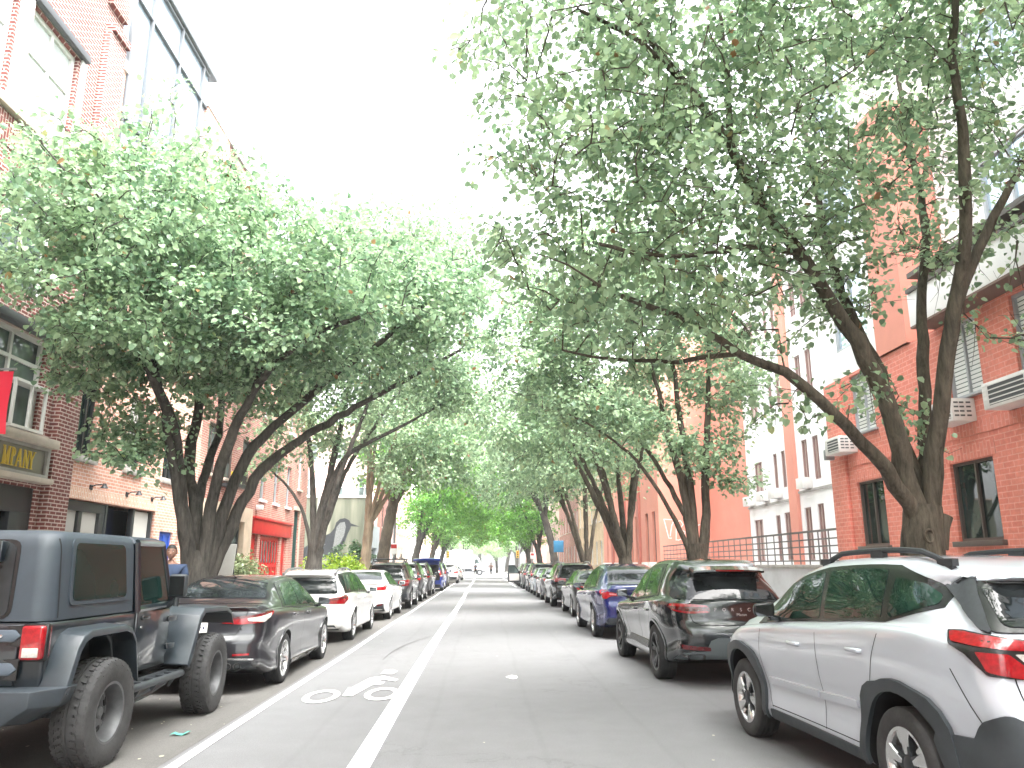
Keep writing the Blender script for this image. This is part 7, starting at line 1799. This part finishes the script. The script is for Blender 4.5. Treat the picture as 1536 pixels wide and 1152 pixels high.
# unseen leaves and trunks added to darken reflections and keep sun off the road
def unseen_foliage():
    rg = np.random.default_rng(5); C = []; D = []
    for k in range(520):
        s = 1 if rg.random() < .5 else -1; c = np.array([s*(2.0+5.6*rg.random()), -2.5-33*rg.random(), 3.6+8.5*rg.random()]); m = 44
        C.append(c+rg.normal(0, .36, (m, 3))); D.append(rg.normal(0, 1, (m, 3)))
    for k in range(190):                                   # out of view over the camera, added to shade the near road
        c = np.array([rg.uniform(-7, 7), rg.uniform(-3, 2.6), rg.uniform(6.6, 11)]); C.append(c+rg.normal(0, .36, (44, 3))); D.append(rg.normal(0, 1, (44, 3)))
    for k in range(190):  # more unseen clusters, placed to block the sun on the left lane
        y = rg.uniform(2.4, 6.6); z0 = 1.6+1.0*y+1.3
        c = np.array([rg.uniform(-3.2, 6.5), y, rg.uniform(z0, z0+3.5)]); C.append(c+np.clip(rg.normal(0, .33, (40, 3)), -.7, .7)); D.append(rg.normal(0, 1, (40, 3)))
    V, Q = leaves_np(np.concatenate(C), np.concatenate(D), .14, rg)
    tag(link('foliage', npmesh('foliage', V, Q, M['leaf_pear'])), None, None, None, 'stuff')  # added leaf mass, never in view itself
    W = MB()
    for x, y in ((-5.4,-5),(5.2,-4),(-5.4,-15),(5.2,-14),(-5.4,-25),(5.2,-24)):
        W.tube([(x,y,0),(x,y,2.2)], [.3,.24], 12)
        for a in range(5): W.tube([(x,y,2.0),(x+math.cos(a*1.26)*.9,y+math.sin(a*1.26)*.9,4.6),(x+math.cos(a*1.26)*1.8,y+math.sin(a*1.26)*1.8,8)], [.14,.1,.04], 8)
    tag(W.build('branches', M['bark_olive'], smooth=True), None, None, None, 'stuff')  # unseen trunks and limbs under the added leaves
unseen_foliage()
# ------------------------------------------------------------------ street furniture, people, truck
M['panel_grey'] = mat('panel_grey', (.46,.46,.44), .55, noise=(2,.08)); M['rust'] = mat('rust', (.15,.07,.04), .8)
def panel():
    t = thing('leaning_panel', 'pale grey board leaning beside the big left tree', 'board', (-5.55,18,.13))
    k = MB(); v = [(-5.95,17.6,.13),(-5.35,17.6,.13),(-5.30,18.1,1.98),(-5.55,18.1,1.98)]
    k.add([(-6.12,17.7,.13),(-5.60,17.7,.13),(-5.55,17.95,2.05),(-5.84,17.95,2.05)]+[(-6.12,17.76,.13),(-5.60,17.76,.13),(-5.55,18.01,2.05),(-5.84,18.01,2.05)], [(0,1,2,3),(7,6,5,4),(0,4,5,1),(1,5,6,2),(2,6,7,3),(3,7,4,0)])
    p = k.build('board', M['panel_grey'], t, bevel=.008)
    k = MB(); k.box(-5.74, -5.66, 17.77, 17.79, 1.02, 1.07); k.build('latch', M['rust'], t)
    k = MB(); k.tube([(-5.62,17.98,1.9),(-5.6,18.45,.13)], .02, 6); k.build('prop', M['frame_dark'], t)
panel()
def pot():
    t = thing('planter', 'grey round planter under the pale sage shrub', 'planter', (-6.3,20.6,.13)); k = MB(); k.lathe([(0,.13),(.34,.13),(.44,.72),(.48,.74),(.48,.80),(.42,.80),(.40,.70),(0,.70)], (-6.3,20.6,0), 'z', 28); k.build('tub', M['stone_grey'], t, smooth=True)
    k = MB(); k.lathe([(0,.705),(.39,.705)], (-6.3,20.6,0), 'z', 20); k.build('soil', M['rust'], t)
pot()
def lamp(x, y, label, side):
    t = thing('street_lamp', label, 'street lamp', (x, y, .13), 0, 'street lamps')
    k = MB(); k.tube([(x,y,.13),(x,y,.9),(x,y,7.2)], [.13,.095,.06], 12); k.tube([(x,y,7.1),(x+side*.5,y,7.9),(x+side*1.4,y,8.2),(x+side*2.2,y,8.2)], [.05,.045,.04,.035], 8); k.build('pole', M['metal_grey'], t, smooth=True)
    k = MB(); k.ico((x+side*2.5,y,8.17), (.36,.14,.08), 3); k.build('lamp_head', M['metal_grey'], t, smooth=True)
    k = MB(); k.box(x-.22, x+.22, y-.09, y-.075, 2.2, 2.85); s = k.build('sign_plate', M['white_render'], t, bevel=.01)
    k = MB(); k.box(x-.17, x+.17, y-.094, y-.0905, 2.55, 2.78); k.build('sign_panel', M['paint_red'], s)
lamp(-5.35, 47.5, 'grey lamp post with a small white parking sign on the left pavement', 1)
lamp(5.2, 84, 'grey lamp post with a curved arm near the crossing on the right', -1)
M['signal_yellow'] = mat('signal_yellow', (.60,.38,.02), .5)
def signal(x, y, ax, label):
    t = thing('traffic_light', label, 'traffic light', (x, y, .13), 0, 'yellow traffic lights at the crossing')
    k = MB(); k.tube([(x,y,.13),(x,y,6.0)], [.13,.09], 12); k.tube([(x,y,5.6),(ax,y,6.3)], [.06,.04], 8); k.build('pole', M['metal_grey'], t, smooth=True)
    for (cx, cz) in ((ax, 5.7), (x+(-.25 if x > 0 else .25), 3.0)):
        k = MB(); k.box(cx-.17, cx+.17, y-.16, y+.16, cz-.5, cz+.5); h = k.build('signal_head', M['signal_yellow'], t, bevel=.03)
        k = MB()
        for i in (-1, 0, 1): k.lathe([(.12,-.26),(.125,-.16),(.11,-.16),(.105,-.26)], (cx, y, cz+i*.31), 'y', 14)
        k.build('visor', M['signal_yellow'], h)
        for i, c in zip((-1, 0, 1), ((.02,.12,.06),(.2,.12,.02),(.25,.02,.02))):
            k = MB(); k.lathe([(0,-.168),(.1,-.165)], (cx, y, cz+i*.31), 'y', 14); nm = 'lens_%d' % i
            k.build('lens', bpy.data.materials.get(nm) or mat(nm, c, .2), h)
signal(5.0, 110, 2.2, 'yellow traffic light on the right mast at the crossing')
signal(-5.2, 111.5, -3.6, 'yellow traffic light on the left corner of the crossing')
def blue_sign():
    t = thing('street_sign', 'bright blue sign board on a post before the dark leaning tree', 'sign', (4.95,52,.13))
    k = MB(); k.tube([(4.95,52,.13),(4.95,52,3.3)], .035, 8); k.build('post', M['metal_grey'], t, smooth=True)
    k = MB(); k.box(4.62, 5.28, 51.93, 51.96, 2.4, 3.15); k.build('board', mat('sign_blue', (.02,.14,.26), .5), t, bevel=.01)
blue_sign()
def truck():
    y = 121; t = thing('box_truck', 'white box truck driving across the far crossing', 'truck', (-3.2, y, 0))
    wm = mat('truck_white', (.74,.74,.73), .45, noise=(.8,.05))
    k = MB(); k.box(-7.4, -1.75, y-1.2, y+1.2, 1.0, 3.75); b = k.build('cargo_box', wm, t, bevel=.04)
    k = MB()
    def ln(pts, w=.16):
        for (a, b_), (c, d) in zip(pts, pts[1:]):
            L = math.hypot(c-a, d-b_); nx, nz = -(d-b_)/L*w/2, (c-a)/L*w/2
            v = [(a-nx,b_-nz),(a+nx,b_+nz),(c+nx,d+nz),(c-nx,d-nz)]; k.add([(p[0], y-1.206, p[1]) for p in v]+[(p[0], y-1.2, p[1]) for p in v], [(0,1,2,3),(7,6,5,4),(0,4,5,1),(1,5,6,2),(2,6,7,3),(3,7,4,0)])
    ln([(-5.6,1.7),(-5.6,2.9),(-5.2,2.1),(-4.8,2.9),(-4.8,1.7)]); ln([(-4.4,1.7),(-3.95,2.9),(-3.5,1.7)]); ln([(-4.2,2.1),(-3.7,2.1)])
    k.build('lettering', mat('truck_letters', (.42,.43,.45), .5), b)
    k = MB(); k.prism([(-1.7,.75),(-1.7,2.55),(-1.45,2.7),(-.75,2.68),(-.35,1.85),(.35,1.65),(.45,.75)], 'y', y-1.0, y+1.0); c = k.build('cab', wm, t, bevel=.06)
    k = MB(); k.prism([(-1.35,1.75),(-1.3,2.45),(-.85,2.45),(-.5,1.8)], 'y', y-1.012, y-.998); k.build('side_window', M['glass_mid'], c)
    k = MB(); k.box(-7.3, .3, y-.9, y+.9, .55, 1.0); k.build('chassis', M['car_black'], t)
    for x in (-5.9, -.55):
        for s in (-1, 1):
            k = MB(); k.lathe([(.25,-.13),(.45,-.13),(.47,-.08),(.47,.08),(.45,.13),(.25,.13)], (x, y+s*.95, .47), 'y', 24, closed=True); w = k.build('wheel', M['rubber'], t, smooth=True)
            k = MB(); k.lathe([(0,-.135),(.1,-.135),(.16,-.08),(.26,-.1)], (x, y+s*.95, .47), 'y', 20); k.build('rim', M['metal_grey'], w, smooth=True)
truck()

# people: one continuous skinned body each
M['skin'] = mat('skin', (.20,.105,.07), .55, noise=(12,.1)); M['skin_tan'] = mat('skin_tan', (.34,.19,.13), .55); M['hair'] = mat('hair', (.012,.011,.010), .6, noise=(60,.3))
M['navy_cloth'] = mat('navy_cloth', (.022,.040,.085), .85, noise=(9,.2), bump=(35,.25)); M['dark_cloth'] = mat('dark_cloth', (.02,.021,.026), .85, noise=(9,.2)); M['shoe'] = mat('shoe', (.02,.02,.02), .6)
def skin_mesh(joints, edges, radii, sub=2):
    me = bpy.data.meshes.new('skin'); me.from_pydata([tuple(j) for j in joints], edges, []); o = bpy.data.objects.new('skin', me); COL.objects.link(o)
    md = o.modifiers.new('s', 'SKIN'); md.use_smooth_shade = True
    for i, r in enumerate(radii): me.skin_vertices[0].data[i].radius = (r, r) if not hasattr(r, '__len__') else r
    me.skin_vertices[0].data[0].use_root = True
    sb = o.modifiers.new('u', 'SUBSURF'); sb.levels = sub; sb.render_levels = sub
    dg = bpy.context.evaluated_depsgraph_get(); m2 = bpy.data.meshes.new_from_object(o.evaluated_get(dg)); bpy.data.objects.remove(o); bpy.data.meshes.remove(me)
    return m2
def head_bits(parent, c, f, skin, hair, hr=.105, tilt=0.):
    """head of height .23 centred at c, facing the horizontal unit vector f"""
    f = Vector(f).normalized(); r = Vector((f.y, -f.x, 0)); c = Vector(c); u = Vector((0,0,1))
    P = lambda a, b, d: c+r*a+f*b+u*d
    k = MB(); v = []; n = 20; rows = 14
    for i in range(rows+1):
        th = PI*i/rows; z = .118*math.cos(th); q = math.sin(th)
        for j in range(n):
            a = 2*PI*j/n; x = .076*q*math.cos(a); y = .092*q*math.sin(a)
            if z < 0: x *= 1+z*2.2; y = y*(1+z*.9)+(-z*.12)
            if y > 0: y *= 1.02
            v.append(P(x, y, z))
    k.add(v, [(i*n+j, i*n+(j+1) % n, (i+1)*n+(j+1) % n, (i+1)*n+j) for i in range(rows) for j in range(n)])
    nose = [P(-.010,.088,.015), P(.010,.088,.015), P(.018,.098,-.028), P(-.018,.098,-.028), P(0,.120,-.022), P(0,.092,-.04)]
    k.add(nose, [(0,1,4),(1,2,4),(2,5,4),(5,3,4),(3,0,4)])
    for s in (1, -1): k.ico(P(s*.078,-.005,-.005), (.014,.014,.03), 2)
    h = k.build('head', skin, parent, smooth=True, ang=60, norm=True)
    k = MB()
    for s in (1, -1): k.ico(P(s*.030,.083,.012), (.013,.009,.008), 2)
    k.build('eye', mat('eye_white', (.5,.48,.45), .3), h, smooth=True); k = MB()
    for s in (1, -1):
        k.ico(P(s*.030,.090,.012), (.006,.005,.006), 1); k.tube([P(s*.014,.092,.030), P(s*.032,.095,.036), P(s*.048,.085,.028)], .005, 5)
    k.build('eyebrow', hair, h); k = MB(); k.tube([P(-.024,.084,-.062), P(0,.092,-.058), P(.024,.084,-.062)], [.004,.007,.004], 6); k.build('mouth', mat('lips', (.16,.05,.045), .5), h, smooth=True)
    k = MB(); v = []; rows = 9
    for i in range(rows+1):
        th = PI*.56*i/rows; z = .128*math.cos(th); q = math.sin(th)
        for j in range(n):
            a = 2*PI*j/n; y = .103*q*math.sin(a); cut = y > .03 and z < .06
            v.append(P(.086*q*math.cos(a)*(.9 if cut else 1), y*(.80 if cut else 1), max(z, .052) if cut else z))
    k.add(v, [(i*n+j, i*n+(j+1) % n, (i+1)*n+(j+1) % n, (i+1)*n+j) for i in range(rows) for j in range(n)]); k.build('hair', hair, h, smooth=True, ang=70)
    return h
def hand(parent, w, d, skin, s=1, scale=1.):
    """palm at w pointing along d, five curled fingers"""
    d = Vector(d).normalized(); sd = d.cross(Vector((0,0,1))).normalized()*s; dn = sd.cross(d).normalized(); w = Vector(w); J = [w, w+d*.045*scale, w+d*.085*scale]; E = [(0,1),(1,2)]; Rr = [(.026,.017),(.036,.016),(.038,.014)]
    for i, (o, l) in enumerate(((-.028,.062),(-.009,.074),(.010,.070),(.028,.054))):
        b = len(J); p0 = w+d*.082*scale+sd*o; J += [p0, p0+d*l*.5-dn*.010, p0+d*l*.8-dn*.035, p0+d*l*.85-dn*.055]; E += [(2,b),(b,b+1),(b+1,b+2),(b+2,b+3)]; Rr += [.0095,.009,.008,.007]
    b = len(J); J += [w+d*.03-sd*.036, w+d*.062-sd*.054-dn*.012, w+d*.085-sd*.050-dn*.03]; E += [(1,b),(b,b+1),(b+1,b+2)]; Rr += [.012,.010,.008]
    me = skin_mesh(J, E, Rr, 1); me.materials.append(skin)
    off = wloc(parent); me.transform(Matrix.Translation(-off)); return link('hand', me, parent)
def body_mesh(name, parent, J, E, Rr, m, sub=2):
    me = skin_mesh(J, E, Rr, sub); me.materials.append(m); me.transform(Matrix.Translation(-wloc(parent))); return link(name, me, parent)
def bystander():
    x, y, z = -5.04, 13.0, .13; t = thing('person', 'man in a navy T-shirt with folded arms standing before the blue door', 'person', (x, y, z))
    f = Vector((.25,-1,0)).normalized(); r = Vector((-f.y, f.x, 0)); P = lambda a, b, h: Vector((x,y,z))+r*a+f*b+Vector((0,0,h))
    S = 1.0
    J = [P(0,0,.96), P(0,.0,1.12), P(0,.01,1.30), P(0,0,1.43), P(0,.0,1.50), P(0,.02,1.56)]; E = [(0,1),(1,2),(2,3),(3,4),(4,5)]; Rr = [(.155,.11),(.150,.105),(.175,.115),(.135,.085),(.058,.06),(.052,.055)]
    for s in (1, -1):
        b = len(J); J += [P(s*.185,0,1.42), P(s*.245,.02,1.17), P(s*.13,.20,1.13), P(-s*.04,.245,1.14 if s > 0 else 1.18)]; E += [(3,b),(b,b+1),(b+1,b+2),(b+2,b+3)]; Rr += [.066,.050,.043,.032]
        b = len(J); J += [P(s*.10,0,.90), P(s*.115,.02,.50), P(s*.12,-.01,.10), P(s*.13,.08,.04), P(s*.14,.16,.035)]; E += [(0,b),(b,b+1),(b+1,b+2),(b+2,b+3),(b+3,b+4)]; Rr += [.095,.062,.046,.045,.035]
    bd = body_mesh('body', t, J, E, Rr, M['skin'])
    sj = [P(0,0,.90), P(0,0,1.12), P(0,.012,1.30), P(0,0,1.435), P(0,0,1.475)]; se = [(0,1),(1,2),(2,3),(3,4)]; sr = [(.175,.128),(.168,.122),(.192,.131),(.15,.10),(.075,.075)]
    for s in (1, -1):
        b = len(sj); sj += [P(s*.195,0,1.425), P(s*.232,.012,1.25)]; se += [(3,b),(b,b+1)]; sr += [.080,.074]
    body_mesh('t_shirt', t, sj, se, sr, M['navy_cloth'])
    tj = [P(0,0,.97), P(0,0,.90)]; te = [(0,1)]; trr = [(.165,.12),(.165,.12)]
    for s in (1, -1):
        b = len(tj); tj += [P(s*.10,0,.84), P(s*.115,.02,.50), P(s*.12,-.01,.08)]; te += [(1,b),(b,b+1),(b+1,b+2)]; trr += [.108,.078,.066]
    body_mesh('trousers', t, tj, te, trr, M['dark_cloth'])
    for s in (1, -1):
        k = MB(); k.ico(P(s*.13,.05,.045), (.05,.13,.05), 2); k.build('shoe', M['shoe'], t, smooth=True)
        hand(t, P(-s*.05,.25,1.14 if s > 0 else 1.18), -r*s+Vector((0,0,.15)), M['skin'], s)
    head_bits(t, P(0,.035,1.665), f, M['skin'], M['hair'])
bystander()
def cyclist(x, y, face, shirt, skinm, label, bike_c, bag=None):
    """rider on a bicycle; face=+1 rides away from the camera, -1 towards it"""
    t = thing('person', label+' sitting on a bicycle', 'person', (x, y, 0)); bk = thing('bicycle', bike_c, 'bicycle', (x, y, 0))
    P = lambda a, b, h: Vector((x+a, y+face*b, h))
    for b in (-.52, .52):
        k = MB(); k.lathe([(.325,-.016),(.345,0),(.325,.016),(.31,0)], P(0,b,.345), 'x', 28, closed=True); w = k.build('wheel', M['rubber'], bk, smooth=True)
        k = MB()
        for i in range(12): a = PI*i/6; k.tube([P(0,b,.345), P(0,b+.315*math.cos(a),.345+.315*math.sin(a))], .003, 3)
        k.build('spoke', M['metal_grey'], w)
    k = MB()
    for a, b_ in (((0,-.52,.345),(0,-.16,.85)), ((0,-.52,.345),(0,-.05,.30)), ((0,-.05,.30),(0,-.18,.92)), ((0,-.05,.30),(0,.36,.80)), ((0,-.16,.85),(0,.34,.90)), ((0,.52,.345),(0,.34,.98))): k.tube([P(*a), P(*b_)], .018, 6)
    k.build('frame', M['frame_dark'], bk, smooth=True)
    k = MB(); k.tube([P(-.28,.26,1.02), P(-.2,.34,1.0), P(.2,.34,1.0), P(.28,.26,1.02)], .014, 6); k.build('handlebar', M['frame_dark'], bk, smooth=True)
    k = MB(); k.ico(P(0,-.2,.95), (.075,.13,.035), 2); k.build('saddle', M['trim_black'], bk, smooth=True)
    for s in (1, -1):
        k = MB(); k.box(x+s*.12-.05, x+s*.12+.05, y+face*(-.05+s*.16)-.04, y+face*(-.05+s*.16)+.04, .30-s*.05-.012, .30-s*.05+.012); k.build('pedal', M['trim_black'], bk)
    J = [P(0,-.18,1.03), P(0,-.12,1.18), P(0,-.02,1.38), P(0,.03,1.50), P(0,.06,1.57), P(0,.09,1.64)]; E = [(0,1),(1,2),(2,3),(3,4),(4,5)]; Rr = [(.15,.11),(.14,.10),(.165,.105),(.12,.08),(.055,.055),(.05,.052)]
    for s in (1, -1):
        b = len(J); J += [P(s*.18,.02,1.47), P(s*.25,.13,1.25), P(s*.25,.28,1.06)]; E += [(3,b),(b,b+1),(b+1,b+2)]; Rr += [.06,.045,.035]
        b = len(J); J += [P(s*.10,-.12,.98), P(s*.12,.22,.80+s*.06), P(s*.12,-.06+s*.12,.38-s*.05), P(s*.12,.06+s*.14,.33-s*.05)]; E += [(0,b),(b,b+1),(b+1,b+2),(b+2,b+3)]; Rr += [.088,.06,.042,.035]
    body_mesh('body', t, J, E, Rr, skinm)
    sj = [P(0,-.17,1.0), P(0,-.12,1.18), P(0,-.02,1.38), P(0,.03,1.49)]; sr = [(.172,.13),(.158,.116),(.182,.122),(.13,.09)]; se = [(0,1),(1,2),(2,3)]
    for s in (1, -1):
        b = len(sj); sj += [P(s*.19,.02,1.475), P(s*.235,.10,1.32)]; se += [(3,b),(b,b+1)]; sr += [.075,.066]
    body_mesh('shirt', t, sj, se, sr, shirt, 1)
    tj = [P(0,-.18,1.03), P(0,-.17,.98)]; te = [(0,1)]; trr = [(.16,.12),(.16,.12)]
    for s in (1, -1):
        b = len(tj); tj += [P(s*.10,-.08,.97), P(s*.12,.22,.80+s*.06), P(s*.12,-.02+s*.12,.50-s*.05)]; te += [(1,b),(b,b+1),(b+1,b+2)]; trr += [.10,.074,.055]
    body_mesh('trousers', t, tj, te, trr, M['dark_cloth'], 1)
    for s in (1, -1):
        hand(t, P(s*.25,.27,1.06), Vector((s*.1,face*1.,-.3)), skinm, s, .9)
        k = MB(); k.ico(P(s*.12,.02+s*.14,.32-s*.05), (.045,.12,.045), 2); k.build('shoe', M['shoe'], t, smooth=True)
    head_bits(t, P(0,.13,1.74), (0, face, 0), skinm, M['hair'])
    if bag is not None:
        k = MB(); k.box(x-.24, x+.24, y-face*.42-.12, y-face*.42+.12, 1.0, 1.28); k.build('basket', bag, bk, bevel=.03)
cyclist(-.95, 96, 1, M['navy_cloth'], M['skin_tan'], 'person in a dark top riding away down the bike lane', 'dark bicycle ridden away from the camera in the bike lane')
cyclist(.95, 98, -1, mat('pink_cloth', (.55,.36,.33), .85), M['skin_tan'], 'person in a pale pink top riding toward the camera', 'bicycle carrying the rider in pink at the far crossing')
def hydrant_ball():
    t = thing('red_hydrant', 'small red hydrant top beside the right tree trunk', 'hydrant', (5.35,10.6,.13))
    k = MB(); k.lathe([(0,.13),(.16,.13),(.16,.2),(.12,.22),(.12,.70),(.15,.72),(.15,.76),(.11,.84),(.05,.9),(0,.91)], (5.35,10.6,0), 'z', 20); k.build('barrel', M['paint_red'], t, smooth=True, ang=40)
    k = MB(); k.tube([(5.18,10.6,.6),(5.52,10.6,.6)], .05, 10); k.build('outlet', M['paint_red'], t, smooth=True)
hydrant_ball()
# ------------------------------------------------------------------ thin haze along the street
def haze():
    m = bpy.data.materials.new('haze'); m.use_nodes = True; nt = m.node_tree; nt.nodes.remove(nt.nodes['Principled BSDF'])
    v = nt.nodes.new('ShaderNodeVolumePrincipled'); v.inputs['Color'].default_value = (.93,.96,.95,1); v.inputs['Density'].default_value = .0009; v.inputs['Anisotropy'].default_value = .2
    nt.links.new(v.outputs[0], nt.nodes['Material Output'].inputs['Volume'])
    b = MB(); b.box(-175, 175, -45, 425, -1.2, 27); tag(b.build('haze', m), None, None, None, 'stuff')
haze()
# ------------------------------------------------------------------ camera, light
cam = bpy.data.cameras.new('camera'); co = bpy.data.objects.new('camera', cam); COL.objects.link(co)
cam.sensor_width = 36; cam.sensor_fit = 'HORIZONTAL'; cam.lens = 36*1160/1536; cam.clip_end = 3000; cam.clip_start = .05
co.location = (0, 0, 1.6); co.rotation_euler = (R(90+13.15), 0, -R(2.067))
SC.camera = co
SUN_EL, SUN_AZ = 62, 142       # azimuth: degrees clockwise from +Y (street direction)
w = bpy.data.worlds.new('World'); SC.world = w; w.use_nodes = True
nt = w.node_tree; bg = nt.nodes['Background']
sky = nt.nodes.new('ShaderNodeTexSky'); sky.sky_type = 'NISHITA'; sky.sun_disc = False
sky.sun_elevation = R(SUN_EL); sky.sun_rotation = R(SUN_AZ); sky.air_density = 1.0; sky.dust_density = 4.0; sky.ozone_density = 1.0
hs = nt.nodes.new('ShaderNodeHueSaturation'); hs.inputs['Saturation'].default_value = .12
nt.links.new(sky.outputs['Color'], hs.inputs['Color']); nt.links.new(hs.outputs['Color'], bg.inputs['Color'])
bg.inputs['Strength'].default_value = .15
sl = bpy.data.lights.new('sun', 'SUN'); so = bpy.data.objects.new('sun', sl); COL.objects.link(so)
sl.energy = 1.2; sl.angle = R(65); sl.color = (1, .97, .92)
d = Vector((math.sin(R(SUN_AZ))*math.cos(R(SUN_EL)), math.cos(R(SUN_AZ))*math.cos(R(SUN_EL)), math.sin(R(SUN_EL))))
so.rotation_euler = (-d).to_track_quat('-Z', 'Y').to_euler(); so.location = (0, 0, 40)
SC.view_settings.view_transform = 'Standard'; SC.view_settings.look = 'None'; SC.view_settings.gamma = 1
SC.view_settings.exposure = 3.15
SC.cycles.max_bounces = 8; SC.cycles.diffuse_bounces = 4; SC.cycles.glossy_bounces = 3; SC.cycles.transmission_bounces = 4; SC.cycles.transparent_max_bounces = 6
SC.cycles.sample_clamp_indirect = 6; SC.cycles.use_denoising = True
print('SCRIPT', round(time.time()-T0, 1), 's')
